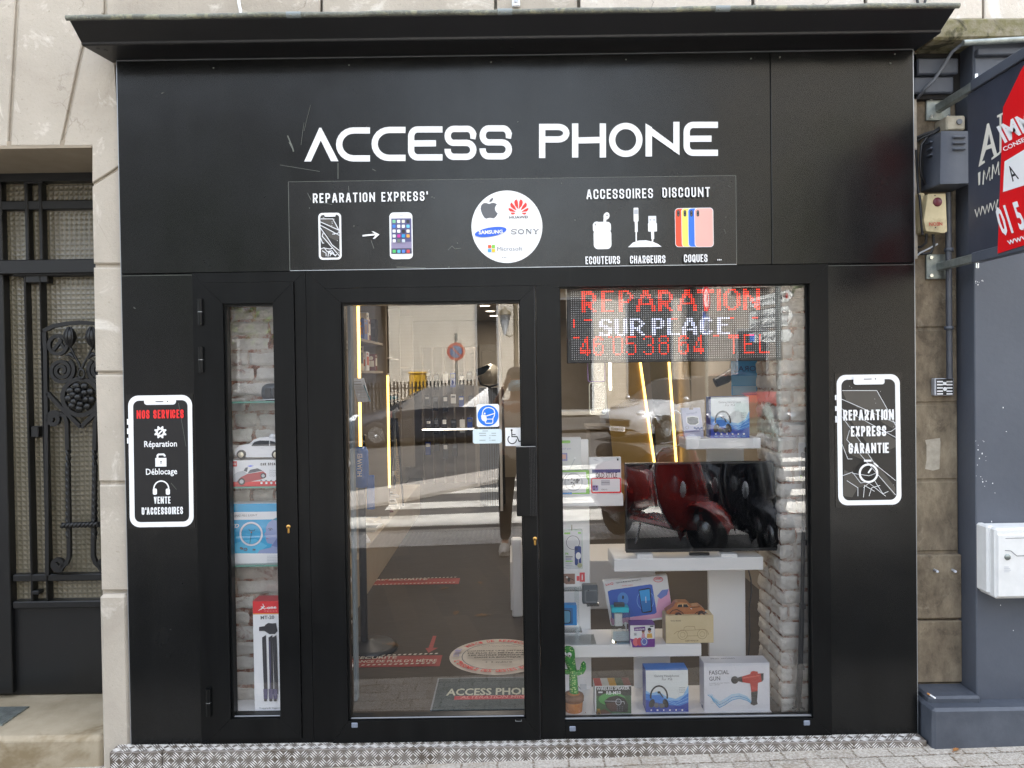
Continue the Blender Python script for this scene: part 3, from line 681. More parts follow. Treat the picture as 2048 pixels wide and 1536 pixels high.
b.prism([(V1[0] + .0006, -.005, zb), (FX1 - .0006, -.005, zb), (V1[1], -.005, V1[2]), (V1[0] + .0006, -.005, V1[2])], (0, .046, 0), FRAME)
bevel(b.build('outer_frame', SH), .0016)
# display window: bead and glass
b = MB(); k = .012; mitre(b, (V1[0] + .0004, V1[1] - .0004, V1[2] + .0004, V1[3] - .0004), (V1[0] + k * .5, V1[1] - k * .5, V1[2] + k, V1[3] - k * .4), .022, .036, FRAME)
dw = b.build('display_window', SH); bevel(dw, .001)
b = MB(); b.box(V1[0] + .001, V1[1] - .001, .008, .0215, V1[2] + .001, V1[2] + .011, mat('grey_sill_bead', '#6b6d70', .4, .5), .003); b.build('sill_bead', dw)
b = MB(); yg = .031; b.add([(V1[0] + .003, yg, V1[2] + .003), (V1[1] - .003, yg, V1[2] + .003), (V1[1] - .003, yg, V1[3] - .003), (V1[0] + .003, yg, V1[3] - .003)], [(0, 1, 2, 3)], GLASS); b.build('glass', dw)
# side light leaf
b = MB(); mitre(b, (S0[0] + .002, S0[1] - .002, S0[2] + .003, S0[3] - .002), S1, -.016, .040, FRAME); sl = b.build('side_light', SH); bevel(sl, .0016)
b = MB(); k = .010; mitre(b, (S1[0] + .0004, S1[1] - .0004, S1[2] + .0004, S1[3] - .0004), (S1[0] + k, S1[1] - k * .3, S1[2] + k, S1[3] - k), .0, .045, FRAME); b.build('bead', sl)
b = MB(); b.box(S1[0] + k, S1[1] - k * .3, -.003, .02, S1[2] + .001, S1[2] + .009, MATS['grey_sill_bead'], .003); b.build('sill_bead', sl)
b = MB(); b.add([(S1[0] + .003, yg, S1[2] + .003), (S1[1] - .001, yg, S1[2] + .003), (S1[1] - .001, yg, S1[3] - .003), (S1[0] + .003, yg, S1[3] - .003)], [(0, 1, 2, 3)], GLASS); b.build('glass', sl)
for u, v0, v1 in ((400.5, 598, 650), (402, 694, 745), (417, 1377, 1432)):
    a = W(u, v0, -.02); d = W(u, v1, -.02); b = MB(); zm = (a.z + d.z) / 2
    b.cyl((a.x, -.022, d.z), (a.x, -.022, zm - .001), .0115, FRAME); b.cyl((a.x, -.022, zm + .001), (a.x, -.022, a.z), .0115, FRAME); b.cyl((a.x, -.022, zm - .001), (a.x, -.022, zm + .001), .0118, SHEET)
    b.box(a.x - .002, a.x + .014, -.02, -.0165, d.z + .004, a.z - .004, FRAME); b.build('hinge', sl)
def cylinder_lock(u, v, Y, par):
    p = W(u, v, Y); b = MB()
    b.lathe([(0, -.004), (.0085, -.004), (.0095, -.001), (.0095, .004)], (p.x, Y, p.z + .008), BRASS, 18, 'y')
    b.box(p.x - .005, p.x + .005, Y - .004, Y + .003, p.z - .022, p.z + .006, BRASS, .003)
    g = G(b, lambda x, z, l: Vector((p.x + x, Y - .004 - l, p.z + .008 + z)), .0004); g.rect(-.004, -.0016, .004, .0016, INK); b.build('lock_cylinder', par)
cylinder_lock(577, 1057, -.016, sl)
# glazed door
b = MB(); mitre(b, (D0[0] + .002, D0[1] - .002, D0[2] + .004, D0[3] - .002), D1, -.014, .040, FRAME)
dr = b.build('glazed_door', SH); bevel(dr, .0016)
b = MB(); xk = W(1072, 900, -.015).x; b.box(xk, xk + .0025, -.0155, -.013, D0[2] + .01, D0[3] - .01, BPLAST); b.build('door_gap', dr)
b = MB(); mitre(b, (D1[0] + .0004, D1[1] - .0004, D1[2] + .0004, D1[3] - .0004), (D1[0] + k, D1[1] - k * .6, D1[2] + k, D1[3] - k), .0, .045, FRAME); b.build('bead', dr)
b = MB(); b.box(D1[0] + k, D1[1] - k * .6, -.004, .02, D1[2] + .001, D1[2] + .009, MATS['grey_sill_bead'], .003); b.build('sill_bead', dr)
b = MB(); b.add([(D1[0] + .003, yg, D1[2] + .003), (D1[1] - .003, yg, D1[2] + .003), (D1[1] - .003, yg, D1[3] - .003), (D1[0] + .003, yg, D1[3] - .003)], [(0, 1, 2, 3)], GLASS); b.build('glass', dr)
a = W(1032, 894, -.06); d = W(1073, 1032, -.06)
b = MB(); b.box(a.x, d.x, -.062, -.048, d.z, a.z, FRAME, .002); b.box(a.x + .03, d.x - .004, -.048, -.0145, d.z + .02, a.z - .02, FRAME)
for i in range(5): xx = W(1060 + 3 * i, 960, -.062).x; b.box(xx, xx + .0022, -.0645, -.0615, d.z + .001, a.z - .001, BPLAST)
b.box(a.x, d.x, -.0622, -.0482, a.z, a.z + .002, SHEET); b.build('pull_handle', dr)
cylinder_lock(1070, 1081, -.014, dr)
b = MB(); p = W(1037, 1441, -.014)
for x0, x1, z0, z1 in ((-.013, .013, -.004, -.002), (-.014, -.012, -.004, .004), (.012, .014, -.004, .004)): b.box(p.x + x0, p.x + x1, -.0152, -.0135, p.z + z0, p.z + z1, SHEET)
b.build('drain_slot', dr)
for (u, v, yy, par) in ((709.5, 1449.5, -.014, dr), (1145, 1456.5, -.005, dw), (1613, 1445, -.005, dw)):
    p = W(u, v, yy); b = MB(); b.box(p.x - .014, p.x + .014, yy - .007, yy - .0005, p.z - .012, p.z + .011, mat('grey_drain_cap', '#737a88', .45), .003); b.build('drain_cap', par)
# white sign letters and the scuffs of older ones
b = MB(); g = G(b, PX(0.0), .0018); TH = 12.6
def lt(u0, v0, u1, v1, kind):
    """one wide sign letter in the pixel box"""
    t2 = TH / 2; a, c, e, d = u0 + t2, u1 - t2, v0 + t2, v1 - t2; mv = (v0 + v1) / 2; H = d - e
    A = lambda cx, cy, rx, ry, s, f, n=12: [(cx + rx * cos(s + (f - s) * i / n), cy + ry * sin(s + (f - s) * i / n)) for i in range(n + 1)]
    if kind == 'C': g.line([(u1, e)] + [(u0 + 36, e)] + A(u0 + t2 + 29, mv, 29, H / 2, -pi / 2, -1.5 * pi) + [(u1, d)], TH, WHITE)
    if kind == 'E':
        g.line([(u1, e), (a + 13, e)] + A(a + 13, e + 14, 13, 14, -pi / 2, -pi, 6) + A(a + 13, d - 14, 13, 14, -pi, -1.5 * pi, 6) + [(u1, d)], TH, WHITE)
        g.line([(a + t2, mv), (u1 - 13, mv - .3)], TH, WHITE)
    if kind == 'S':
        r = H / 4
        g.line([(u1 - 1, e + r + 1)] + A(c - 12, e + r, 12, r, .0, -pi / 2, 6) + A(a + 12, e + r, 12, r, -pi / 2, -1.5 * pi, 10) + A(c - 14, d - r, 14, r, -pi / 2, pi / 2, 10) + A(a + 12, d - r, 12, r, pi / 2, pi, 6) + [(u0 + t2, d - r - 2)], TH, WHITE)
    if kind == 'P': g.line([(a, v1)] + [(a, e), (c - 18, e)] + A(c - 16, e + 12.5, 16, 12.5, -pi / 2, pi / 2, 10) + [(a + t2, e + 25)], TH, WHITE)
    if kind == 'H':
        g.line([(a, v0), (a, v1)], TH, WHITE); g.line([(c, v0), (c, v1)], TH, WHITE); g.line([(a + t2, mv), (c - t2, mv - 1)], TH, WHITE)
    if kind == 'O': g.line(A((u0 + u1) / 2, mv, (u1 - u0) / 2 - t2, (v1 - v0) / 2 - t2, 0, 2 * pi, 40)[:-1], TH, WHITE, True)
    if kind == 'N':
        g.poly([(u0, v0 + 2), (u0 + 13, v0 + 10), (u0 + 13, v1), (u0, v1)], WHITE); g.poly([(u1, v0 - 1), (u1, v1 - 3), (u1 - 12.5, v1 - 11), (u1 - 12.5, v0 - 1)], WHITE)
        g.poly([(u0, v0 + 2), (u1, v1 - 16), (u1, v1 - 3), (u0, v0 + 18)], WHITE)
g.poly([(608.5, 323), (638.5, 255.5), (642.5, 255.5), (677, 322.5), (662, 322.5), (641.5, 281), (622, 323)], WHITE)
for k in (('C', 672, 740), ('C', 743, 811), ('E', 816, 885), ('S', 889, 953), ('S', 959, 1024), ('P', 1078, 1139), ('H', 1144, 1212), ('O', 1218, 1285), ('N', 1291, 1359), ('E', 1367, 1436)):
    vt = 254.6 - ROLL * (k[1] - 672) - (1.2 if k[1] > 1000 else 0); lt(k[1], vt, k[2], vt + 68.5, k[0])
b.build('shop_name_lettering', SH)
SC = mat('pale_scuff', '#6d7069', .8)
b = MB(); g = G(b, PX(0.0), .0006)
for pts, wd in (([(575, 271), (581, 285), (585, 295), (587, 303)], 2.4), ([(578, 284), (586, 299)], 1.6), ([(676, 326), (676, 358)], 1.2), ([(323, 187), (328, 185)], 1.4), ([(1034, 244), (1037, 243)], 1.6),
                ([(267, 615), (271, 617)], 1.2), ([(390, 648), (391, 650)], 1.6), ([(745, 338), (752, 342)], 1), ([(560, 330), (640, 343)], .7), ([(608, 245), (602, 290)], .7), ([(621, 210), (608, 262)], .6), ([(1513, 228), (1515, 229)], 1.4)):
    g.line(pts, wd, SC)
for u, v in ((698, 130), (982, 124), (1252, 119), (1502, 117), (1560, 114), (1790, 108), (1781, 126), (427, 136)): g.ell(u, v, 1.8, 1.6, SC, 8)
b.build('scuff_marks', SH)
b = MB(); za = W(300, 551, 0).z
b.box(PX0 + .002, FX0 - .002, -.0006, .001, za - .0008, za + .0004, SC); b.box(FX1 + .002, PX1 - .002, -.0006, .001, za - .0008, za + .0004, SC); b.build('joint_line', SH)
# canopy
b = MB(); CB = black_mat('black_canopy_metal', '#100f11', .42, .2)
lx0, lx1, rx0, rx1 = -1.794, 1.829, -1.801, 1.85; zl, zr = 3.111, 3.180
sec = lambda x: [(x, .12, zl + .002)]
P = {}
v3 = []
for (x0, x1, y, z) in ((PX0 - .02, PX1 + .02, .11, zl + .002), (lx0, lx1, -.150, zl), (lx0 - .002, lx1 + .002, -.157, zl + .004), (lx0 - .001, lx1 + .001, -.158, zl + .012), (rx0 + .012, rx1 - .012, -.243, zr - .010), (rx0 + .006, rx1 - .006, -.25, zr + .004), (PX0 - .02, PX1 + .02, .11, zr + .05)):
    v3 += [(x0, y, z), (x1, y, z)]
n = len(v3) // 2
b.add(v3, [(2 * i, 2 * i + 1, 2 * ((i + 1) % n) + 1, 2 * ((i + 1) % n)) for i in range(n)] + [tuple(2 * i for i in range(n)), tuple(2 * i + 1 for i in range(n))[::-1]], CB)
cn = b.build('canopy', SH); bevel(cn, .003, 2, 20)
b = MB(); RAIL = noisy('lichened_rail', '#5e6059', '#75776c', 60, .7, .6, 120, .004, c3='#8a8a74')
pts = [Vector((rx0 + (rx1 - rx0) * i / 40, -.252 + .0012 * sin(i * 1.7), zr + .001 + .0016 * sin(i * .9) + .001 * sin(i * 2.3))) for i in range(41)]
b.tube(pts, .0105, RAIL, 10)
random.seed(5)
for i in range(120):
    x = random.uniform(rx0, rx1); b.ball((x, -.262, zr - .006 + random.uniform(-.003, .003)), random.uniform(.0015, .0035), RAIL, 6, 4)
for uu in (588, 1010, 1445): p = W(uu, 25, -.25); b.cyl((p.x - .03, -.252, zr + .001), (p.x + .03, -.252, zr + .001), .0125, mat('pale_zinc', '#7c8484', .6), 12)
b.build('gutter_rail', cn)
b = MB()
for x in (-1.744, -1.722, -.02, .02):
    yy = -.10 if abs(x) > 1 else -.07
    b.cyl((x, yy - .02 * (abs(x) > 1.73), zl - .0015), (x, yy - .02 * (abs(x) > 1.73), zl + .001), .009, INK, 12)
b.build('soffit_hole', cn)
b = MB(); b.box(PX0, PX1, -.004, -.0008, zl - .006, zl - .001, mat('silicone_seam', '#55585c', .6)); b.build('silicone_seam', cn)

# --- service banner (thin plate on the fascia)
t = thing('service_banner', 'wide dark banner of repair icons and phone logos above the door', 'sign', W(1024, 450, 0))
BY = -.004
b = MB(); a = W(577, 364, BY); d = W(1473, 528, BY)
b.box(a.x, d.x, BY, -.0003, d.z, a.z, BANNER); b.build('panel', t)
b = MB(); b.box(a.x, d.x, BY - .0005, BY + .0005, a.z - .0002, a.z + .0015, SC); b.box(a.x - .002, a.x, BY, BY + .002, d.z, a.z, SC); b.box(d.x, d.x + .002, BY, BY + .002, d.z, a.z, SC)
b.box(a.x, d.x, BY - .001, BY + .001, d.z - .003, d.z, SHEET); b.build('peeling_edge', t)
b = MB(); g = G(b, PX(BY), .0006)
g.stext("REPARATION EXPRESS'", (626, 406), (855, 401.5), -19, 2.9, WHITE, .42)
g.stext("ACCESSOIRES", (1173, 398.5), (1306, 396), -19.5, 2.9, WHITE, .36); g.stext("DISCOUNT", (1325, 395), (1420, 393.5), -19.5, 2.9, WHITE, .4)
lstext(g, 'ECOUTEURS', 1171, 528.5, 1240, 15.5, 2.3, WHITE, gap=.25); lstext(g, 'CHARGEURS', 1260, 527, 1331, 15.5, 2.3, WHITE, gap=.25); lstext(g, 'COQUES', 1368, 524.5, 1415, 15.5, 2.3, WHITE, gap=.25)
for k in range(3): g.ell(1435.5 + 3.3 * k, 519.5, 1.3, 1.3, WHITE, 8)
b.build('lettering', t)
b = MB(); g = G(b, PX(BY), .0006)
DK = mat('dark_screen_print', '#1f1d1b', .4); SHARD = mat('shard_grey', '#4a4640', .5)
def broken_phone(g, u0, v0, u1, v1, r, fr, notch=True, k=1.0):
    prect(g, u0, v0, u1, v1, WHITE, r); prect(g, u0 + fr, v0 + fr, u1 - fr, v1 - fr, DK, r * .7)
    X = lambda x: u0 + fr + (u1 - u0 - 2 * fr) * x; Yv = lambda y: v0 + fr + (v1 - v0 - 2 * fr) * y
    for sh in (((.02, .09), (.62, .09), (.78, .2), (.96, .33), (.98, .42), (.1, .18)), ((.03, .25), (.3, .31), (.98, .5), (.98, .56), (.8, .6), (.45, .52)), ((.03, .32), (.15, .36), (.5, .62), (.98, .9), (.96, .97), (.45, .68), (.05, .6)), ((.05, .75), (.3, .8), (.5, .88), (.3, .9), (.2, .98), (.03, .97))):
        g.poly([(X(x), Yv(y)) for x, y in sh], SHARD)
    wl = 1.6 * k
    for ln in (((.02, .09), (.64, .09), (.8, .22), (.98, .38)), ((0, .16), (.2, .2), (.98, .36)), ((.0, .24), (.3, .31), (.98, .48)), ((.0, .3), (.35, .52), (.6, .7), (.98, .84)), ((.15, .42), (.1, .5), (.3, .6), (.98, .96)), ((0, .52), (.12, .66), (.2, .66)), ((.02, .8), (.2, .77), (.35, .86), (.6, .84), (.75, .95), (.85, .93)), ((.1, .84), (.3, .9), (.3, .97)), ((.4, .9), (.5, .86), (.8, .97)), ((.2, .78), (.5, .8), (.62, .78)), ((.5, .97), (.55, .9), (.7, .88)), ((.62, .45), (.9, .43), (.99, .4)), ((.4, .98), (.42, .88), (.6, .93))):
        g.line([(X(x), Yv(y)) for x, y in ln], wl, PAPER)
    random.seed(2)
    for _ in range(14):
        x, y = random.random() ** .6, random.random() ** 1.6; g.ell(X(x * .95 + .02), Yv(.05 + y * .9), .8 * k, .8 * k, PAPER, 6)
    if notch: prect(g, u0 + (u1 - u0) * .26, v0 + 1, u0 + (u1 - u0) * .74, v0 + fr + (v1 - v0) * .035, WHITE, fr * .5)
broken_phone(g, 636.5, 426, 683.5, 519, 8, 4)
g.line([(725, 471.5), (754, 468.5)], 3.4, WHITE); g.poly([(743, 462.5), (747, 462.8), (759, 469), (749, 478), (745.5, 477.5), (752, 469.2)], WHITE)
prect(g, 778.5, 425, 826, 518, WHITE, 9); g.line([(799, 431), (806, 430.9)], 1.4, LGREY)
a = (782.5, 437); VIO = mat('lilac_screen', '#55537e', .4); prect(g, 782.5, 437, 823.5, 507, VIO)
prect(g, 782.5, 484, 823.5, 497, mat('pale_peak', '#8f86a3', .5)); prect(g, 782.5, 497, 823.5, 507, mat('slate_screen', '#46445f', .4))
icol = ['#7ec79a', '#e8e8ea', '#dcd9c8', '#2b2d33', '#3b7dd0', '#e8e8ea', '#e8e8ea', '#6fc3ea', '#e6e6e6', '#e8e8ea', '#26262b', '#efe8dc', '#d9dfe4', '#c03a9a', '#2e9bd6', '#e0a04a', '#e8e8ea', '#6f7a72', '#c6d0d8', None, '#59c36a', '#59b8d0', '#5a86d8', '#d84a4a']
for i, cc in enumerate(icol):
    if cc:
        r, q = divmod(i, 4); vv = 439.6 + 9.7 * r if r < 5 else 499.5
        prect(g, 784.8 + 9.3 * q + .1 * r, vv, 791.2 + 9.3 * q + .1 * r, vv + 6.4, mat('icon_' + cc[1:], cc, .5), 1.4)
b.build('phone_icons', t)
b = MB(); g = G(b, PX(BY), .0006); CU, CV = 1013.8, 453.5
g.ell(CU, CV, 71, 72.5, mat('badge_white', '#f0f0f0', .45), 56)
ap = lambda x, y: (961 + (x - 280) / 9.03, 395 + (y - 230) / 9.03)
AP = mat('logo_grey', '#5e6064', .5)
g.poly([ap(*q) for q in ((440, 345), (480, 330), (520, 325), (560, 340), (577, 358), (552, 385), (541, 420), (545, 460), (565, 495), (592, 517), (570, 560), (545, 590), (515, 608), (485, 602), (455, 597), (420, 602), (385, 613), (350, 595), (318, 545), (292, 480), (282, 430), (290, 380), (315, 345), (350, 327), (390, 330), (420, 342))], AP)
g.poly([ap(*q) for q in ((438, 315), (445, 280), (470, 250), (508, 232), (510, 260), (490, 295), (465, 310))], AP)
hq = lambda x, y: (930 + x / 9.03, 370 + y / 9.03); HR = mat('petal_red', '#e0342f', .5)
for s2 in (1, -1):
    for pet in (((972, 440), (980, 300), (1000, 258), (1030, 270), (1046, 310), (1030, 370)), ((1000, 460), (1040, 380), (1095, 312), (1118, 345), (1110, 390), (1060, 430)), ((1012, 490), (1070, 445), (1145, 408), (1148, 440), (1120, 475)), ((1020, 505), (1112, 500), (1100, 522), (1070, 535), (1045, 525))):
        g.poly([hq(967 + s2 * (x - 967), y) for x, y in pet], HR)
g.text('HUAWEI', hq(803, 605), hq(1137, 598), -5, INK, .015)
g.ell(*hq(463, 847), 32, 9.0, mat('logo_blue', '#2b62d9', .5), 30, -.17)
g.text('SAMSUNG', hq(248, 888), hq(682, 870), -7.2, WHITE, .035)
sg = lambda p, wd: g.line([hq(*q) for q in p], wd, AP)
sg([(925, 825), (925, 805), (870, 800), (838, 818), (850, 838), (905, 848), (922, 868), (895, 884), (845, 882), (836, 862)], 1.3)
g.ring(*hq(1012, 842), 5.2, 4.3, 1.5, AP, 20)
sg([(1100, 884), (1112, 884), (1112, 798)], 1.2); sg([(1100, 800), (1122, 800), (1188, 878)], 1.9); sg([(1188, 884), (1188, 800), (1205, 799)], 1.1)
sg([(1225, 798), (1250, 798), (1278, 842), (1318, 798), (1335, 798)], 1.4); sg([(1278, 842), (1278, 878), (1262, 879), (1296, 879)], 1.5)
for (x, y, cc) in ((414, 1083, '#f0592b'), (485, 1082, '#7cc142'), (414, 1156, '#3f9fe8'), (485, 1155, '#f6c61f')): prect(g, *hq(x, y), *hq(x + 58, y + 55), mat('tile_' + cc[1:], cc, .5))
g.text('Microsoft', hq(582, 1188), hq(1038, 1180), -8.2, mat('logo_lightgrey', '#7f8184', .5))
for x in (678, 708, 738): g.ell(*hq(x, 1310), .9, .9, INK, 8)
b.build('logo_badge', t)
b = MB(); g = G(b, PX(BY), .0006); IW = mat('icon_white', '#f2f2f2', .45)
prect(g, 1187, 459, 1223, 498, IW, 9); prect(g, 1185.5, 444, 1222, 465, IW, 7); g.ell(1193, 451, 7.5, 8, IW, 18, .4); g.line([(1209, 452), (1210.5, 430)], 5.5, IW); g.ell(1213, 432, 6, 7.5, IW, 18, .3); g.ell(1214, 430.5, 1.2, 2, INK, 8); g.ell(1190.5, 449, 1, 2.2, INK, 8)
g.line([(1189, 460.5), (1221, 459.5)], .8, LGREY)
prect(g, 1267, 415.5, 1277, 443, IW, 1.5); prect(g, 1269.5, 443, 1275.5, 464, IW); g.line([(1272.5, 460), (1272.5, 492)], 2.6, IW); prect(g, 1268, 419, 1276, 428, LGREY)
prect(g, 1296.5, 432, 1312.5, 447, PAPER); prect(g, 1296, 446, 1314, 463, IW, 1.5); g.line([(1305, 463), (1305.5, 478)], 6, IW); g.line([(1305.5, 476), (1304, 490)], 3, IW); prect(g, 1299, 438, 1302.5, 441, LGREY); prect(g, 1306.5, 438, 1310, 441, LGREY)
g.poly([(1256, 494.5), (1266, 485), (1278, 481), (1292, 480.5), (1306, 483.5), (1316, 488), (1323.5, 493.5)], IW); g.line([(1266, 490), (1285, 486), (1312, 490)], .8, LGREY)
for k, cc in enumerate(('#e5502f', '#f2e26b', '#2f74e0', '#f3b0a4')):
    u0 = 1349.5 + 13 * k; mm = mat('case_' + cc[1:], cc, .45); prect(g, u0, 416.5 - .25 * k, u0 + (39 if k == 3 else 30), 494, IW, 7); prect(g, u0 + 1, 417.5 - .25 * k, u0 + (38 if k == 3 else 30), 493, mm, 6.5)
    prect(g, u0 + 4.5, 420.5, u0 + 10, 433, DK, 2.6); g.ell(u0 + 7.2, 423.5, 1.4, 1.4, GREYINK, 8); g.ell(u0 + 7.2, 430, 1.4, 1.4, GREYINK, 8)
b.build('accessory_icons', t)
b = MB(); g = G(b, PX(BY), .0005)
for pts, wd in (([(615, 386), (622, 400)], 1), ([(648, 406), (664, 409)], .9), ([(742, 480), (748, 497)], .9), ([(697, 372), (698, 383)], .8), ([(896, 500), (904, 492), (910, 498), (922, 496)], 1.0), ([(793, 534), (851, 536)], 1.3), ([(1456, 371), (1462, 375)], .9), ([(1448, 458), (1452, 467)], .8)): g.line(pts, wd, SC)
for u, v in ((864, 394), (868, 396), (708, 452), (898, 534), (915, 486), (1123, 366), (1150, 440), (619, 416), (1452, 434)): g.ell(u, v, 1.2, 1.2, SC, 6)
b.build('scratches', t)

# --- phone shaped side signs
t = thing('services_sign', 'black phone shaped sign headed NOS SERVICES in red with white icons, left of the door', 'sign', W(322, 920, 0))
b = MB(); b.pbox((251, 789), (391, 1056), -.0028, -.0003, BANNER); b.build('panel', t)
b = MB(); g = G(b, PX(-.0028), .0005); SBK = mat('sign_black', '#141416', .35)
def quadline(u0, v0, u1, v1, r, m): prect(g, u0, v0, u1, v1, m, r)
quadline(256, 791.5, 387.5, 1053, 20, WHITE); quadline(266, 801.5, 378.5, 1043, 12, SBK); quadline(288, 793, 352, 809, 6, WHITE)
for v in (843, 862, 881): prect(g, 254, v - 5, 257, v + 6, WHITE)
g.line([(311, 803.3), (326.5, 803)], 1.6, INK); g.ell(335, 802.8, 1.3, 1.3, INK, 8)
g.line([(357, 806), (372, 893)], .7, SC); g.line([(342, 966), (353, 979)], .7, SC)
b.build('phone_outline', t)
b = MB(); g = G(b, PX(-.0028), .0011); RS = mat('sign_red', '#e62a2a', .45)
g.stext('NOS SERVICES', (273.5, 837.5), (367.5, 836), -17, 2.9, RS, .28)
g.text('Réparation', (288.5, 894), (354, 892.8), -12.5, WHITE, .015); g.text('Déblocage', (292, 949.5), (354.5, 948), -12.5, WHITE, .015)
g.stext('VENTE', (308, 1007.5), (341, 1007), -14, 2.4, WHITE, .28); g.stext("D'ACCESSOIRES", (283.5, 1029.5), (366, 1028), -14.5, 2.3, WHITE, .3)
b.build('lettering', t)
b = MB(); g = G(b, PX(-.0028), .0011)
gc = (320.7, 864.5); g.poly([(gc[0] + (12.8 if (i % 4) in (1, 2) else 9.2) * cos(i * pi / 16 + .1), gc[1] + (12.8 if (i % 4) in (1, 2) else 9.2) * sin(i * pi / 16 + .1)) for i in range(32)], WHITE)
g.ell(*gc, 5.2, 5.2, SBK, 18); g.line([(gc[0] - 3.5, gc[1] + 3.5), (gc[0] + 3.5, gc[1] - 3.5)], 2.6, WHITE)
prect(g, 310.5, 916, 333, 933, WHITE); g.line([(315, 916), (315, 911), (317, 909), (327, 908.7), (329.3, 911), (329.3, 913)], 3.6, WHITE); g.ell(322, 923, 1.5, 1.5, SBK, 8); g.line([(322, 923), (322, 928)], 1.3, SBK)
g.arc(322.5, 978, 15, 16, pi, 2 * pi, 2.6, WHITE); prect(g, 305.5, 977, 314, 989.5, WHITE, 3); prect(g, 331.5, 977, 340, 989.5, WHITE, 3)
b.build('service_icons', t)
t = thing('guarantee_sign', 'black phone shaped sign with shattered glass pattern, right of the display window', 'sign', W(1737, 880, 0))
b = MB(); b.pbox((1669, 746.5), (1805, 1013.5), -.0028, -.0003, BANNER); b.build('panel', t)
b = MB(); g = G(b, PX(-.0028), .0005)
prect(g, 1673, 750, 1803, 1009, WHITE, 19); g.line([(1671.5, 790), (1671.5, 800)], 3, WHITE); g.line([(1671.8, 812), (1671.9, 822)], 3, WHITE); g.line([(1672, 832), (1672.2, 845)], 3, WHITE)
broken_phone(g, 1673, 750, 1803, 1009, 18, 9.5, True, .62)
g.line([(1727.5, 758.3), (1743.5, 758)], 1.6, INK); g.ell(1751, 757.8, 1.4, 1.4, INK, 8); b.build('phone_outline', t)
b = MB(); g = G(b, PX(-.0028), .0075 + .001); g.k = .0105
g.stext('REPARATION', (1686.5, 841), (1788, 839.5), -21, 3.5, WHITE, .28); g.stext('EXPRESS', (1702, 873), (1772.5, 872), -20.5, 3.5, WHITE, .28); g.stext('GARANTIE', (1697.5, 907), (1777.5, 905.8), -20.5, 3.5, WHITE, .28)
g.ring(1737, 946.5, 17.5, 17.5, 4, WHITE, 28); g.line([(1728, 921.5), (1743, 921.3)], 4, WHITE); g.line([(1736.5, 946), (1743, 936.5)], 3, WHITE); g.line([(1748, 926), (1756, 933)], 3, WHITE)
b.build('lettering', t)

# --- stickers on the door glass
t = thing('mask_sticker', 'square white sticker with a blue mask-wearing head symbol on the door glass', 'sticker', W(976, 831, .03))
b = MB(); g = G(b, PX(.030), .0006); MBL = mat('safety_blue', '#0d72dd', .45); prect(g, 953, 808.5, 998.5, 853.5, WHITE, 4); g.ell(976, 831.3, 21, 21, MBL, 36); b.build('backing', t)
b = MB(); g = G(b, PX(.030), .0016); sq = lambda x, y: (870 + x / 11.38, 720 + y / 11.38)
g.line([sq(*q) for q in ((1150, 1395), (1145, 1420), (1160, 1440), (1300, 1440), (1315, 1420), (1318, 1330), (1350, 1270), (1360, 1190), (1340, 1130), (1290, 1095), (1220, 1080), (1150, 1095), (1100, 1140), (1080, 1200), (1076, 1260))], 1.7, WHITE)
g.poly([sq(*q) for q in ((1050, 1260), (1080, 1245), (1150, 1250), (1165, 1280), (1180, 1340), (1175, 1390), (1130, 1400), (1075, 1375), (1055, 1330))], WHITE); g.ell(*sq(1130, 1218), 1.7, 1.7, WHITE, 10)
g.line([sq(1165, 1275), sq(1345, 1220)], 2, WHITE); g.line([sq(1180, 1345), sq(1320, 1345)], 1.5, WHITE); b.build('head_symbol', t)
t = thing('opening_hours_sticker', 'pale rounded opening hours sticker just under the blue mask sticker', 'sticker', W(974, 872, .03))
b = MB(); g = G(b, PX(.030), .0006); prect(g, 945.5, 858.5, 1003.5, 886.5, mat('pale_blue_card', '#cfdde0', .5), 4); b.build('backing', t)
b = MB(); g = G(b, PX(.030), .0012)
for vv, runs in ((862, [(965, 976)]), (866.5, [(958, 972), (983, 992)]), (871, [(959, 972), (979, 981), (983, 992)]), (876, [(978, 981)]), (880.5, [(959, 971), (979, 981), (983, 991)])):
    for u0, u1 in runs: g.line([(u0, vv), (u1, vv - .1)], 1.3, mat('grey_hours_print', '#8d979a', .6))
b.build('hours_print', t)
t = thing('wheelchair_sticker', 'square white sticker with a black wheelchair symbol above the door handle', 'sticker', W(1028, 873, .03))
b = MB(); g = G(b, PX(.030), .0006); prect(g, 1010.5, 855.5, 1046, 891.5, WHITE); b.build('backing', t)
b = MB(); g = G(b, PX(.030), .0012); wq = lambda x, y: (960 + x / 5.12, 840 + y / 5.12)
g.ell(*wq(324, 103), 2.1, 2.1, INK, 12); g.line([wq(324, 110), wq(327, 170), wq(378, 170), wq(400, 220), wq(418, 216)], 2.1, INK); g.line([wq(327, 149), wq(365, 149)], 1.7, INK)
g.arc(*wq(330, 198), 8.6, 8.6, -2.3, -2.3 - 4.0, 1.9, INK); b.build('wheelchair_symbol', t)

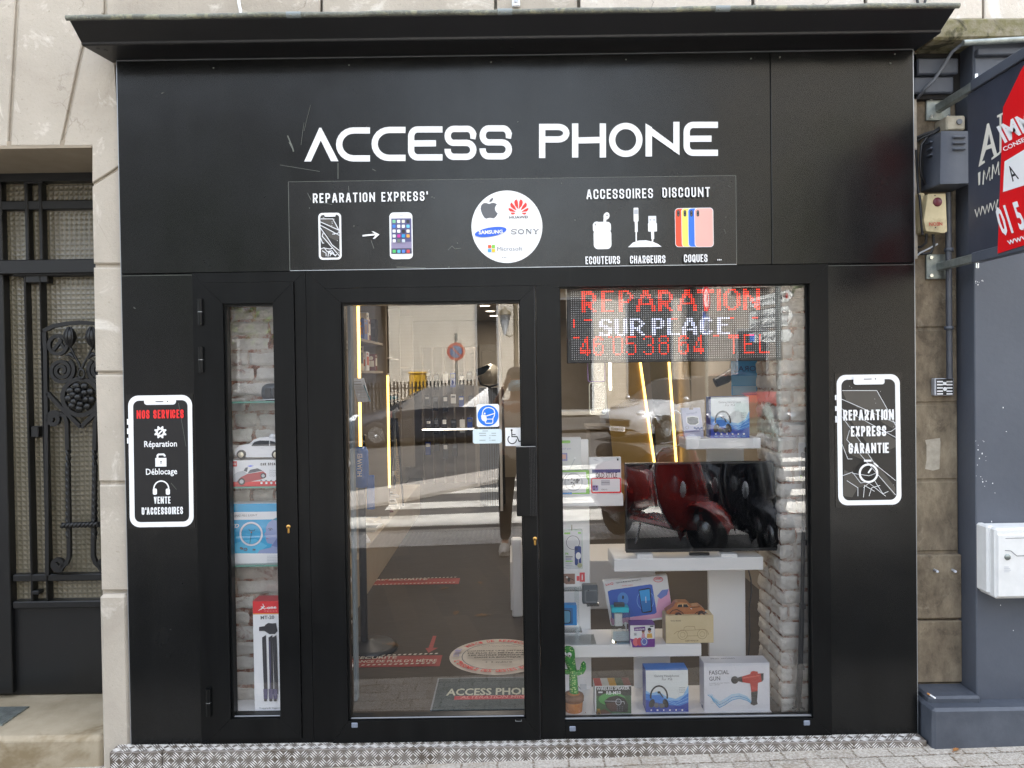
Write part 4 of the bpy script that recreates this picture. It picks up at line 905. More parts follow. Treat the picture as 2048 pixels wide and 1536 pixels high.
# --- tread plate step
t = thing('tread_plate_step', 'low aluminium tread plate step along the foot of the black shopfront', 'step', (0, 0, 0))
ALU = noisy('tread_aluminium_shaded', '#6f6861', '#7f7871', 18, .55, .15, 60, .002, metal=.3, c3='#5e554b'); ALUB = noisy('tread_bar_aluminium_lit', '#d6d3ce', '#e0ddd8', 18, .4, .05, metal=.3)  # plate darkened, bars brightened: light and shade of the relief put into colour
b = MB(); zs = .0635; xa, xm, xb = -1.792, W(325, 1520, -.06).x, 1.800
for x0, x1 in ((xa, xm - .001), (xm + .001, -.21), (-.208, xb)): b.box(x0, x1, -.062, .12, -.09, zs, ALU, .003)
b.build('plate', t)
b = MB()
def bars(P, nu, nv, su, flip=0):
    """five-bar relief: P(a, b, lift)"""
    for i in range(nu):
        for j in range(nv):
            dirn = 1 if (i + j + flip) % 2 else -1
            for k in range(4):
                o = (k - 1.5) * .235; ln = .52 - .05 * abs(k - 1.5)
                c = Vector((i + .5, j + .5)); d = Vector((1, dirn)).normalized(); nn = Vector((-d.y, d.x))
                A = c + nn * o - d * ln; B = c + nn * o + d * ln; wv = nn * .07
                q = [A, c + nn * o + wv, B, c + nn * o - wv]
                up = [P(p.x * su, p.y * su, .0014) for p in (A + (B - A) * .12, c + nn * o + wv * .6, B - (B - A) * .12, c + nn * o - wv * .6)]
                lo = [P(p.x * su, p.y * su, -.0003) for p in q]
                b.add(lo + up, [(4, 5, 6, 7)] + [(m2, (m2 + 1) % 4, (m2 + 1) % 4 + 4, m2 + 4) for m2 in range(4)], ALUB)
su = .038
bars(lambda x, y, l: Vector((xa + .004 + x, -.062 - l, zs - .004 - y)), int((xb - xa - .008) / su), 3, su, 0)
bars(lambda x, y, l: Vector((xa + .004 + x, -.058 + y, zs + l)), int((xb - xa - .008) / su), 2, su, 1)
b.build('raised_bars', t, fix=False)
# ================================================================== shop interior
FLZ = .10
def mk_floor():
    m = mat('vinyl_plank_floor', '#6b6157', .62, spec=.2); v = coords(m)
    br = N(m, 'ShaderNodeTexBrick'); br.inputs['Scale'].default_value = 1.0; br.inputs['Brick Width'].default_value = 1.2; br.inputs['Row Height'].default_value = .16
    br.inputs['Mortar Size'].default_value = .0016; br.inputs['Color1'].default_value = (*lin('#40382f'), 1); br.inputs['Color2'].default_value = (*lin('#342e28'), 1); br.inputs['Mortar'].default_value = (*lin('#38322c'), 1)
    rv = coords(m, (1, 1, 1), (0, 0, pi / 2 - .25)); L(m, rv, br.inputs['Vector'])
    st = coords(m, (1.2, 14, 1), (0, 0, pi / 2 - .25)); nz = noise_n(m, st, 3, 8, .7)
    c = mixc(m, ramp(m, nz, [(.35, .35), (.7, .0)]), br.outputs['Color'], '#4a423b'); c = mixc(m, ramp(m, noise_n(m, st, 7, 4), [(.55, 0), (.75, .4)]), c, '#5d5348')
    L(m, c, BS(m).inputs['Base Color']); return m
VINYL = mk_floor()
BEIGE = noisy('warm_beige_wall', '#93897a', '#9e9485', 2, .8, .05); TAUPE = noisy('taupe_panel', '#7d7367', '#877d70', 3, .6, .03); CEIL = mat('ceiling_paint', '#8f8576', .9)
b = MB(); b.box(-1.85, 1.9, .09, 8.6, FLZ - .12, FLZ, VINYL); tag(b.build('shop_floor', None, (0, 3, FLZ)), kind='structure')
for nm, bx in (('interior_wall_west', (-1.85, -1.60, .35, 8.6, FLZ, 2.6)), ('interior_wall_east', (1.78, 1.9, .35, 8.6, FLZ, 2.6)), ('interior_wall_rear', (-1.6, 1.78, 8.4, 8.6, FLZ, 2.6))):
    b = MB(); b.box(*bx, BEIGE); tag(b.build('interior_wall', None, (bx[0], bx[2], FLZ)), kind='structure')
b = MB(); b.box(-1.85, 1.9, .35, 8.6, 2.52, 2.6, CEIL); tag(b.build('interior_ceiling', None, (0, 3, 2.55)), kind='structure')
LEDW = mat('warm_led', '#ffd98a', .5, emit='#ffcb66', estr=.8); LEDC = mat('white_led', '#ffffff', .5, emit='#fff2dc', estr=2.0)
def downlight(x, y, seen):
    t = thing('ceiling_downlight', 'small round white downlight glowing in the shop ceiling, ' + seen, 'ceiling light', (x, y, 2.51), group='round downlights in the shop ceiling')
    b = MB(); b.lathe([(.07, .0), (.075, -.006), (.06, -.008)], (x, y, 2.519), MELA, 20); b.build('trim_ring', t)
    b = MB(); b.lathe([(0, -.005), (.06, -.006)], (x, y, 2.519), LEDC, 18); b.build('diffuser', t)
    ld = bpy.data.lights.new('downlight_lamp', 'AREA'); ld.shape = 'DISK'; ld.size = .12; ld.energy = 1.6; ld.color = (1, .88, .74)
    lo = bpy.data.objects.new('downlight_lamp', ld); COL.objects.link(lo); lo.parent = t; lo.location = (0, 0, -.012)
for (x, y, s2) in ((-.31, 5.75, 'largest of the three behind the door'), (-.27, 6.55, 'middle of the three behind the door'), (-.24, 7.35, 'farthest of the three behind the door')): downlight(x, y, s2)
for (x, y, s2) in ((-.5, 1.5, 'added unseen near the door head'), (.9, 1.7, 'added unseen above the display window'), (-.4, 3.4, 'added unseen in mid shop'), (1.0, 3.6, 'added unseen over the right shelves')): downlight(x, y, s2)  # further downlights out of view, added to illuminate the shop

# --- painted brick piers
BRK = mat('white_painted_brick', '#b9b4ad', .8, spec=.25); _v = coords(BRK)
_c1 = ramp(BRK, noise_n(BRK, _v, 5, 8, .65), [(.3, '#c9c3ba'), (.65, '#e6e2db')])
_c1 = mixc(BRK, ramp(BRK, noise_n(BRK, _v, 7, 9, .75, .6), [(.57, 0), (.66, .75)]), _c1, '#976553')
_c1 = mixc(BRK, ramp(BRK, noise_n(BRK, _v, 38, 6, .75, .3), [(.66, 0), (.72, .6)]), _c1, '#5f554d')
L(BRK, _c1, BS(BRK).inputs['Base Color']); bump(BRK, noise_n(BRK, _v, 70, 9, .8), 1.0, .008)
MOR = mat('brick_mortar', '#8a7d72', .95, spec=.1); _v = coords(MOR)
L(MOR, ramp(MOR, noise_n(MOR, _v, 14, 8, .7), [(.34, '#4a3d34'), (.44, '#9a6e5a'), (.52, '#b8aca0'), (.66, '#d2ccc4')]), BS(MOR).inputs['Base Color']); bump(MOR, noise_n(MOR, _v, 60, 7, .7), .8, .006)
def bricks(mb, P, wd, ht, seed, bw=.20, bh=.062, j=.011):
    rnd = random.Random(seed); r = 0; z = 0.0; j = .010
    while z < ht - .02:
        h = min(bh, ht - z); x = -bw * (.5 if r % 2 else .02) - rnd.uniform(0, .05)
        while x < wd:
            k = bw * (.5 if rnd.random() < .3 else 1)
            a0, a1 = max(0, x), min(wd, x + k)
            if a1 - a0 > .015:
                o = rnd.uniform(0, .006); sd = Vector((rnd.uniform(0, 99), rnd.uniform(0, 99), 0))
                def fn(s, t2, a0=a0, a1=a1, z=z, h=h, o=o, sd=sd):
                    e = min(s * (a1 - a0), (1 - s) * (a1 - a0), t2 * h, (1 - t2) * h); e = min(1, e / .012)
                    q = Vector((a0 + s * (a1 - a0), z + t2 * h, 0)); n1 = noise.noise((q + sd) * 45); n2 = noise.noise((q + sd) * 14)
                    wob = .006 * noise.noise((q * 30) + sd * 2)
                    return P(q.x + wob, q.y + wob, o + .0085 * n1 * e + .007 * n2 + .011 * e ** .5 - .005)
                mb.grid(fn, max(4, int((a1 - a0) / .011)), 7, BRK)
            x += k + j
        z += bh + j; r += 1
zb0, zt0 = .10, 2.5
tb = thing('brick_pier', 'white painted brick pier behind the narrow side window left of the glazed door', 'brick pier', (-1.1, .3, .1))
b = MB(); xr = -.80; b.box(-1.42, xr - .008, .21, .33, zb0, zt0, MOR); bricks(b, lambda a, z, o: Vector((-1.41 + a, .21 - o, zb0 + z)), xr + 1.41, zt0 - zb0, 1)
bricks(b, lambda a, z, o: Vector((xr - .008 + o, .215 + a, zb0 + z)), .11, zt0 - zb0, 2); b.build('brickwork', tb, fix=False)
tb = thing('brick_pier', 'white painted brick pier with red patches at the right end of the display window', 'brick pier', (1.4, .3, .1))
b = MB(); xl = W(1560, 900, .15).x; b.box(xl + .008, 1.75, .16, .49, zb0, zt0, MOR); bricks(b, lambda a, z, o: Vector((xl + a, .158 - o, zb0 + z)), .35, zt0 - zb0, 4, bw=.165)
bricks(b, lambda a, z, o: Vector((xl + .006 - o, .49 - a, zb0 + z)), .335, zt0 - zb0, 5); b.build('brickwork', tb, fix=False)
b = MB(); b.box(-.800, -.784, .34, .40, FLZ, 2.5, mat('grey_blue_post', '#737d82', .5), .003); tag(b.build('steel_post', None, (-.77, .39, FLZ)), 'grey-blue steel post just inside the door beside the left brick pier', 'post')

# ================================================================== narrow side window
def shelf_glass(v, u0, u1, lab, Y0=.07, Y1=.205):
    p0, p1 = W(u0, v, Y0), W(u1, v, Y0); b = MB(); b.box(p0.x, p1.x, Y0, Y1, p0.z - .008, p0.z, GSHELF)
    b.box(p0.x, p1.x, Y0 - .001, Y0, p0.z - .008, p0.z, mat('glass_edge_green', '#5f8f80', .2))
    o = b.build('glass_shelf', None, (p0.x, Y0, p0.z)); tag(o, lab, 'shelf', 'glass shelves in the narrow side window')
shelf_glass(803.5, 440, 575, 'greenish glass shelf under the dark rounded speaker')
shelf_glass(974, 440, 575, 'glass shelf under the red and white toy car carton'); shelf_glass(1131, 440, 575, 'glass shelf under the blue ring light carton')
c = W(540, 785, .12); t = thing('portable_speaker', 'dark rounded portable speaker on the top glass shelf of the side window', 'speaker', c)
b = MB(); hw, hh = .115, .043
def spk(s, tt):
    a = 2 * pi * tt; x = -hw + 2 * hw * s; e = max(0.0, 1 - abs(2 * s - 1) ** 8) ** .5
    return c + Vector((x + .075, .04 * e * cos(a), hh * e * sin(a)))
b.grid(spk, 24, 20, mat('speaker_shell', '#3b4146', .35)); b.build('shell', t)
b = MB()
for i in range(5): b.box(c.x - .012 + .034 * i, c.x + .018 + .034 * i, c.y - .042, c.y - .034, c.z - .026, c.z + .022, mat('speaker_grille', '#1c1e20', .5), .004)
b.box(c.x - .02, c.x + .2, c.y - .041, c.y - .036, c.z - .033, c.z - .029, LGREY); b.build('grille', t)
# toy car on its carton
def side_car(mb, Y, d, pts, m): mb.prism([W(u, v, Y) for u, v in pts], (0, d, 0), m)
c = W(515, 915, .10); t = thing('toy_car', 'white rounded vintage toy car standing on the red and white carton', 'toy car', c)
WCAR = mat('white_toy_paint', '#dcdde0', .25, coat=.5)
cb_ = lambda x, y: (440 + x / 5.907, 740 + y / 5.907)
b = MB(); side_car(b, .095, .06, [cb_(*q) for q in ((175, 1005), (180, 950), (215, 905), (280, 880), (355, 868), (395, 825), (460, 800), (560, 793), (640, 815), (690, 850), (740, 880), (800, 915), (830, 960), (835, 1025), (620, 1030), (310, 1032))], WCAR)
o = b.build('body', t); bevel(o, .012, 3, 25)
b = MB(); Yw = .0935
side_car(b, Yw, .004, [cb_(*q) for q in ((368, 898), (405, 850), (470, 832), (580, 834), (580, 896))], mat('toy_window', '#3d4146', .15)); side_car(b, Yw, .004, [cb_(*q) for q in ((590, 896), (590, 836), (640, 848), (690, 890), (690, 896))], MATS['toy_window']); b.build('window', t)
b = MB(); g = G(b, PX(.0948), .0005); g.line([cb_(480, 922), cb_(516, 922)], .7, LGREY); b.build('door_handle', t)
for q in ((250, 1000), (665, 1000)):
    p = W(*cb_(*q), .09); b = MB(); b.lathe([(0, -.004), (.018, -.004), (.0215, .0), (.0215, .012), (.015, .016)], p, RUBBER, 20, 'y'); w_ = b.build('wheel', t)
    b = MB(); b.lathe([(0, -.0075), (.008, -.0065), (.013, -.0045)], p, mat('cream_hub', '#cfc7b0', .3, .3), 16, 'y'); b.build('hubcap', w_)
b = MB(); p = W(*cb_(625, 785), .12); b.ball(p, .017, WCAR, 12, 8, (1, .6, .8)); b.build('roof_light', t)
def carton(name, lab, cat, p0, p1, Y0, Y1, m, front, group=None, extra=None, side=None):
    """straight carton whose printed front fills the pixel box p0-p1"""
    b = MB(); a, d = W(*p0, Y0), W(*p1, Y0); b.box(a.x, d.x, Y0, Y1, d.z, a.z, m, .0015)
    g = G(b, PX(Y0), .0004); front(g)
    if extra: extra(b, a, d)
    o = b.build(name, None, ((a.x + d.x) / 2, (Y0 + Y1) / 2, d.z), fix=False); return tag(o, lab, cat, group)
def fr_carbox(g):
    q = cb_; prect(g, 460.5, 921, 558, 973, PAPER); prect(g, 461, 963.5, 558, 973, RED); prect(g, 461, 922.5, 474, 933, RED); ltext(g, 'NEW ART', 462, 930.5, 473, 5, WHITE)
    R2 = mat('toy_car_red', '#a8323a', .4); 
    g.poly([q(*p) for p in ((150, 1280), (165, 1235), (205, 1205), (280, 1190), (330, 1222), (400, 1250), (330, 1300), (230, 1330), (165, 1320))], LGREY)
    g.poly([q(*p) for p in ((190, 1330), (240, 1270), (330, 1225), (500, 1190), (545, 1225), (545, 1265), (480, 1295), (320, 1325))], R2)
    g.poly([q(*p) for p in ((275, 1192), (300, 1150), (370, 1130), (440, 1135), (500, 1170), (515, 1195), (330, 1228))], PAPER)
    g.poly([q(*p) for p in ((325, 1225), (355, 1180), (440, 1160), (505, 1190))], GPLAST); g.poly([q(*p) for p in ((280, 1190), (302, 1152), (330, 1150), (318, 1205))], GPLAST); g.poly([q(*p) for p in ((320, 1135), (360, 1125), (400, 1132), (360, 1145))], mat('toy_beacon', '#5b6fd8', .4))
    for c2, r in (((255, 1318), 7), ((510, 1250), 5.5)): g.ell(*q(*c2), r, r, INK, 16); g.ell(*q(*c2), r * .6, r * .6, LGREY, 14)
    g.stext('CAR SPEAKER', q(480, 1128), q(720, 1122), -5, 1.0, INK, .5)
    for k in range(4): ltext(g, 'Touch speaker', *q(580, 1190 + 22 * k), q(680, 0)[0], 2.2, GREYINK)
    for k in range(4): g.ell(*q(490 + 58 * k, 1335), 2.4, 2.4, PAPER, 10); prect(g, *q(475 + 58 * k, 1300), *q(500 + 58 * k, 1312), GREYINK)
carton('toy_car_carton', 'red and white carton printed with a toy car under the white toy car', 'box', (460, 921), (580, 973.3), .09, .195, PAPER, fr_carbox)
cr_ = lambda x, y: (440 + x / 5.907, 990 + y / 5.907)
def fr_ring(g):
    q = cr_; CY = mat('cyan_carton', '#1f9fd0', .45); SK = mat('printed_face_skin', '#8e9cc4', .5); SKD = mat('printed_face_shade', '#6b7bb0', .5)
    prect(g, *q(128, 106), *q(830, 820), CY); prect(g, *q(128, 203), *q(830, 285), PAPER); prect(g, *q(132, 690), *q(830, 822), mat('white_print', '#e6e7e8', .45))
    g.poly([q(*p) for p in ((132, 660), (132, 590), (300, 530), (420, 520), (560, 600), (440, 690), (132, 690))], mat('cyan_wave', '#4fb4dc', .45))
    g.poly([q(*p) for p in ((540, 390), (570, 330), (620, 290), (700, 280), (830, 300), (830, 690), (440, 690), (470, 650), (600, 620), (618, 580), (560, 568), (545, 535), (540, 515), (548, 505), (540, 495), (538, 480), (522, 465), (545, 425))], SK)
    g.poly([q(*p) for p in ((610, 600), (680, 500), (760, 560), (830, 560), (830, 690), (700, 690), (690, 620))], SKD); g.poly([q(*p) for p in ((620, 290), (700, 250), (830, 240), (830, 330), (700, 310))], mat('printed_hair', '#4a93ad', .6))
    g.line([q(568, 395), q(600, 392), q(620, 405)], 1.2, INK); g.ell(*q(593, 412), 1.8, 1.1, INK, 8); g.line([q(545, 512), q(572, 516)], .9, mat('printed_lips', '#a05a78', .5)); g.line([q(535, 480), q(548, 478)], .6, SKD)
    g.text('RING FILL LIGHT', q(152, 258), q(438, 248), -4, GREYINK, 0, shear=.25); g.text('LED', q(100, 388), q(222, 384), -7.5, WHITE, .02, shear=.2)
    g.ring(*q(368, 460), 21.5, 22.5, 3.6, mat('ring_light_print', '#d8d9e2', .4), 36); g.ring(*q(368, 460), 19.5, 20.5, .5, GREYINK, 36)
    g.line([q(340, 400), q(350, 422), q(405, 422), q(412, 400)], .9, INK); g.line([q(372, 440), q(352, 575)], .8, INK); g.ell(*q(370, 440), 2, 1.6, mat('rust_print', '#8a5a40', .5), 8)
    g.ell(*q(255, 630), 4, 2.4, GREYINK, 12, .4); g.ell(*q(302, 643), 4, 3.4, GREYINK, 12); g.ell(*q(300, 643), 2, 1.6, CY, 10); prect(g, *q(385, 636), *q(420, 655), GREYINK)
    for k in range(5): g.line([q(555, 722 + 18 * k), q(690, 720 + 18 * k)], .8, LGREY)
carton('ring_light_carton', 'blue carton with a white ring light and a woman in profile in the side window', 'box', (461.5, 1008), (580, 1129.5), .10, .19, PAPER, fr_ring)
def fr_tripod(g):
    q = cr_; prect(g, 505.5, 1203, 566, 1228, RED); g.line([(505.5, 1227.8), (566, 1227)], 1, mat('yellow_line', '#e8c35a', .5))
    g.text('X-one', q(478, 1352), q(668, 1340), -6.2, WHITE, .03); g.line([q(455, 1365), q(485, 1345), q(515, 1310), q(505, 1285)], 1.1, WHITE)
    ltext(g, 'TECH', *q(515, 1378), q(668, 0)[0], 2, mat('pink_print', '#f0a0a0', .5)); g.text('MT-20', q(480, 1468), q(642, 1462), -7, GREYINK, .03)
    DP = mat('printed_black', '#2a2a30', .4); PU = mat('printed_violet', '#4a4668', .4)
    g.poly([(530, 1250), (536, 1246), (545, 1247), (552, 1246), (555, 1262), (550, 1268), (538, 1268), (529, 1262)], DP); g.poly([(518, 1254), (530, 1252), (530, 1262), (518, 1262)], DP)
    for u0, u1 in ((527, 530), (540, 541.5), (548, 551)): g.poly([(u0 - 3, 1275), (u0 + 5, 1270), (u1 + 5.5, 1388), (u1 - 2, 1388)], DP)
    g.line([(539.5, 1282), (541, 1385)], 2, PU); g.line([(536, 1292), (537, 1300), (534, 1325)], 1, PAPER)
    for u in (531, 541.5, 550.5): g.poly([(u - 4.5, 1378), (u + 4.5, 1378), (u + 4, 1398), (u - 3.5, 1398)], PU); g.ell(u, 1400, 3.4, 3, DP, 10)
    g.text('Treppiede leggero p', (518.5, 1418), (566, 1417), -3.2, INK)
def top_red(b, a, d): b.box(a.x, d.x, .0805, .17, a.z, a.z + .001, mat('red_box_top', '#c23b40', .45))
carton('tripod_carton', 'tall white and red carton printed with a folded black tripod', 'box', (505, 1203), (590, 1422), .08, .175, PAPER, fr_tripod, extra=top_red)
b = MB(); b.box(S1[0] - .05, S1[1] + .03, .046, .21, .1, W(500, 1423, .08).z, MELA); tag(b.build('window_ledge', None, (-1.2, .1, .12)), 'white ledge at the foot of the narrow side window', 'ledge')

# ================================================================== display window furniture
t = thing('display_stand', 'white laminate stepped display stand of shelves and uprights in the shop window', 'display stand', (.75, .25, .1))
def slab(nm, u0, v0, u1, v1, Y0, Y1): b = MB(); b.pbox((u0, v0), (u1, v1), Y0, Y1, MELA, .003); return b.build(nm, t)
slab('base', 1100, 1432, 1546, 1447, .055, .375)
slab('shelf', 1090, 990, 1247, 1012, .14, .34); slab('shelf', 1372, 878, 1522, 897, .20, .36); slab('shelf', 1228, 1118, 1527, 1140, .16, .40); slab('shelf', 1090, 1292, 1403, 1312.5, .125, .345)
slab('upright', 1080, 880, 1184, 1432, .352, .37); slab('upright', 1414, 885, 1492, 1312, .405, .43); slab('upright', 1268, 1308, 1342, 1432, .352, .37)
# --- LED message sign
t = thing('led_sign', 'black LED matrix sign with red and white French words behind the window glass', 'sign', W(1350, 650, .1))
YL = .10
b = MB(); a = W(1133, 576, YL); d = W(1566, 720.5, YL); b.box(a.x, d.x, YL, YL + .05, d.z, a.z, BPLAST, .003); b.build('housing', t)
U0, V0, PIT = 1142.6, 584.2, 4.365
def dotpos(c, r): x, y = RP(U0, V0); return UR(x + PIT * c, y + PIT * .995 * r)
B8 = {'R': ['1111100', '1111110', '1100011', '1100011', '1100011', '1111110', '1111100', '1101100', '1100110', '1100011'],
      'E': ['111111', '110000', '110000', '110000', '111110', '110000', '110000', '110000', '110000', '111111'],
      'P': ['1111100', '1100110', '1100011', '1100011', '1100110', '1111100', '1100000', '1100000', '1100000', '1100000'],
      'A': ['000111000', '000111000', '001111100', '001101100', '011000110', '011000110', '011111110', '110000011', '110000011', '110000011'],
      'T': ['11111111', '11111111'] + ['00011000'] * 8, 'I': ['11'] * 10, 'O': ['00111100', '01100110', '11000011', '11000011', '11000011', '11000011', '11000011', '11000011', '01100110', '00111100'],
      'N': ['11000011', '11100011', '11100011', '11110011', '11011011', '11011011', '11001111', '11000111', '11000111', '11000011']}
B7 = {'S': ['011110', '110011', '110000', '111100', '001111', '000011', '110011', '111110'], 'U': ['110011'] * 7 + ['011110'], 'R': ['1111100', '1100110', '1100011', '1100110', '1111100', '1101100', '1100110', '1100011'],
      'P': ['111110', '110011', '110011', '110011', '111110', '110000', '110000', '110000'], 'L': ['110000'] * 7 + ['111111'], 'A': ['0011100', '0011100', '0110110', '0110110', '1100011', '1111111', '1100011', '1100011'],
      'C': ['011110', '110011', '110000', '110000', '110000', '110000', '110011', '011110'], 'E': ['111111', '110000', '110000', '111110', '110000', '110000', '110000', '111111']}
B9 = {'4': ['00010', '00110', '00110', '01010', '01010', '10010', '11111', '11111', '00010'], '6': ['01110', '11011', '10000', '11110', '11001', '10001', '10001', '11011', '01110'], '0': ['01110', '10001', '10001', '10001', '10001', '10001', '10001', '10001', '01110'],
      '5': ['11111', '10000', '10000', '11110', '00001', '00001', '00001', '10001', '01110'], '3': ['01110', '10001', '00001', '00001', '00110', '00001', '00001', '10001', '01110'], '8': ['01110', '10001', '10001', '01110', '10001', '10001', '10001', '10001', '01110'],
      'T': ['11111', '11111'] + ['00100'] * 7, 'E': ['11111', '10000', '10000', '10000', '11110', '10000', '10000', '10000', '11111'], 'L': ['10000'] * 8 + ['11111']}
red, wht = set(), set()
def put(bm_, c, r, S):
    for j, row in enumerate(bm_):
        for i, ch in enumerate(row):
            if ch == '1': S.add((c + i, r + j))
for ch, c in zip('REPARATION', (5, 14, 22, 30, 40, 49, 58, 67, 70, 79)): put(B8[ch], c, 0, red)
for ch, c in zip('SURPLACE', (13, 20, 27, 37, 44, 51, 59, 67)): put(B7[ch], c, 13, wht)
for ch, c in zip('460598', (4, 10, 19, 25, 33, 40)): put(B9['3' if c == 33 else ch], c, 21, red)
for ch, c in zip('64', (49, 56)): put(B9[ch], c, 21, red)
for ch, c in zip('TEL', (72, 79, 86)): put(B9[ch], c, 21, red)
for c, r in [(1, 13), (1, 14), (1, 15), (1, 16), (6, 13), (7, 13), (8, 13), (9, 13), (1, 21), (2, 21), (3, 21), (45, 13), (46, 13), (47, 13), (48, 13), (73, 13), (74, 13), (83, 13), (84, 13), (85, 13), (17, 21), (18, 21), (65, 21), (66, 21), (67, 21)]: red.add((c, r))
LR = mat('lit_red_led', '#ff2a10', .5, emit='#ff3a26', estr=.42); LWH = mat('lit_white_led', '#dfe4ff', .5, emit='#d4dcff', estr=.36); LOFF = mat('unlit_led', '#c2c5ca', .5)
mbs = {0: MB(), 1: MB(), 2: MB()}
for r in range(32):
    for c in range(96):
        k = 1 if (c, r) in red and (c, r) not in wht else 2 if (c, r) in wht else 0
        u, v = dotpos(c, r); rad = (.95, 1.42, 1.4)[k]; p = W(u, v, YL); q = rad / 1530 * 3.5
        o = len(mbs[k].v); vs = [p + Vector((q * cos(i * pi / 3), -.0015, q * sin(i * pi / 3))) for i in range(6)]
        mbs[k].add(vs, [(5, 4, 3, 2, 1, 0)], (LOFF, LR, LWH)[k])
mbs[0].build('unlit_led_grid', t, fix=False); mbs[1].build('red_lettering', t, fix=False); mbs[2].build('white_lettering', t, fix=False)
b = MB()
for u in (1190, 1500): p = W(u, 576, .12); b.cyl(p, (p.x, p.y, 2.5), .002, STEEL, 6)
b.build('hanging_wire', t)
# --- television
t = thing('television', 'black flat television on white feet on the middle shelf of the window', 'television', W(1400, 1110, .22))
b = MB(); YT = .20; b.prism([W(*q, YT) for q in ((1250.5, 927), (1547, 922.5), (1560, 1101), (1252, 1105.5))], (0, .035, 0), BPLAST); bevel(b.build('casing', t), .003)
b = MB(); g = G(b, PX(YT), .0006); SCR = mat('black_screen', '#08090b', .04, spec=.6); g.poly([(1253.5, 930), (1545, 925.5), (1557, 1095), (1255, 1099)], SCR); b.build('screen', t)
b = MB()
for u in (1290, 1458): p = W(u, 1113, .17); b.box(p.x - .038, p.x + .038, .165, .30, W(u, 1118, .16).z + .0005, p.z + .012, MELA, .003)
b.build('foot', t)
b = MB(); p = W(1400, 1105, .2); b.box(p.x - .05, p.x + .045, .198, .215, p.z - .014, p.z - .001, BPLAST, .002); b.build('logo_bar', t)

# --- goods on the stand
GRN = mat('lime_print', '#7fc241', .5); PALEG = mat('pale_grey_print', '#d2d3d4', .5); LILA = mat('lilac_print', '#8a86b8', .5); NAVB = mat('navy_print', '#26407f', .5)
def fr_pen(g):
    prect(g, 1112, 876, 1163, 990, PALEG); prect(g, 1121, 881, 1141, 886.5, GRN, 2.5); ltext(g, 'Touch pen', 1119, 899, 1142, 4, LILA); prect(g, 1118, 906, 1135, 922, LILA, 1); prect(g, 1122, 909, 1132, 918, mat('peach_print', '#d8a090', .5))
    g.line([(1138, 941), (1150, 917)], 2, LGREY); g.ell(1150, 916, 2, 2, PAPER, 8)
carton('stylus_carton', 'tall pale carton with a lime badge and a stylus behind the green phone case', 'box', (1110, 876), (1163.5, 990), .22, .27, PAPER, fr_pen)
def fr_green(g):
    prect(g, 1112, 942, 1178.5, 989.5, GRN, 4); g.poly([(1118, 945), (1172, 944), (1172, 956), (1176, 960), (1176, 972), (1172, 976), (1172, 985), (1118, 986)], PAPER)
    g.ell(1147, 964, 18.5, 18.5, LGREY, 28); g.ell(1147, 964, 16, 16, PAPER, 28)
    random.seed(4)
    for i in range(16):
        a = random.uniform(0, 6.28); r = random.uniform(2, 12); g.ell(1147 + r * cos(a), 964 + r * sin(a), random.uniform(1, 4), random.uniform(.8, 2), random.choice((GREYINK, LGREY, GPLAST)), 8, a)
    g.line([(1121, 983), (1127, 955), (1133, 948)], 1.5, GREYINK)
def blue_tip(b, a, d): b.pbox((1112, 985.5), (1144, 990), .149, .16, mat('blue_tray', '#1f86c8', .4))
carton('phone_case_pack', 'lime green framed phone case pack with a round metallic disc on the top left shelf', 'phone case', (1110, 942), (1179, 990), .155, .19, GRN, fr_green, extra=blue_tip)
def fr_old(g):
    prect(g, 1179, 915, 1240.5, 990, PAPER, 3); prect(g, 1184, 939, 1241, 945, NAVB); ltext(g, 'OLD STYLE', 1191.5, 955.5, 1234.5, 10.5, INK, bold=.01)
    prect(g, 1182, 956, 1242.5, 986, RED, 3); prect(g, 1184.5, 958, 1240, 983, PAPER, 2); prect(g, 1202, 960, 1220, 970.5, LGREY, 1); g.line([(1203, 965), (1219, 965)], 1, GREYINK)
    prect(g, 1184.5, 970.5, 1196.5, 981.5, LILA, 2.5); 
    for q in ((1188, 973.5), (1193, 973.5), (1188, 978.5)): g.ell(*q, 1.7, 1.7, INK, 8)
    ltext(g, '001', 1203, 980.5, 1214, 3, GREYINK); prect(g, 1234, 917, 1237, 921, INK)
    for k in range(2): g.line([(1186 + 3 * k, 918), (1194 + 3 * k, 922)], .8, LGREY)
carton('phone_case_pack', 'white and red phone case pack lettered OLD STYLE on the top left shelf', 'phone case', (1178.5, 915), (1243, 990), .16, .185, PAPER, fr_old)
def fr_hang(g):
    q = lambda x, y: (1110 + x / 15.36, 1050 + y / 15.36)
    prect(g, *q(225, 175), *q(860, 1345), mat('pale_green_card', '#c3d0c6', .5), 1); prect(g, *q(275, 200), *q(835, 1330), PALEG); prect(g, *q(280, 228), *q(470, 285), GRN, 1.5); prect(g, *q(705, 215), *q(800, 270), GRN, 1)
    g.ring(*q(552, 540), 13, 13.5, 1.2, GREYINK, 30); g.ring(*q(545, 540), 11.3, 12, 1, PAPER, 30); prect(g, *q(600, 650), *q(812, 1240), NAVB, 3); prect(g, *q(618, 690), *q(700, 790), mat('dark_navy', '#1b2d60', .5), 1.5)
    g.ell(*q(718, 945), 5.2, 7, PAPER, 18); g.line([q(718, 1050), q(720, 1180)], .8, PAPER); g.ell(*q(760, 1240), 5, 5, mat('olive_print', '#a8ad8a', .5), 12)
    ltext(g, 'P4', *q(320, 920), q(410, 0)[0], 5, GRN, bold=.02)
    for k, cc in enumerate((GREYINK, LILA, GRN, LGREY, LGREY)): g.line([q(325, 980 + 66 * k), q(540 - 30 * (k % 2), 978 + 66 * k)], 2, cc)
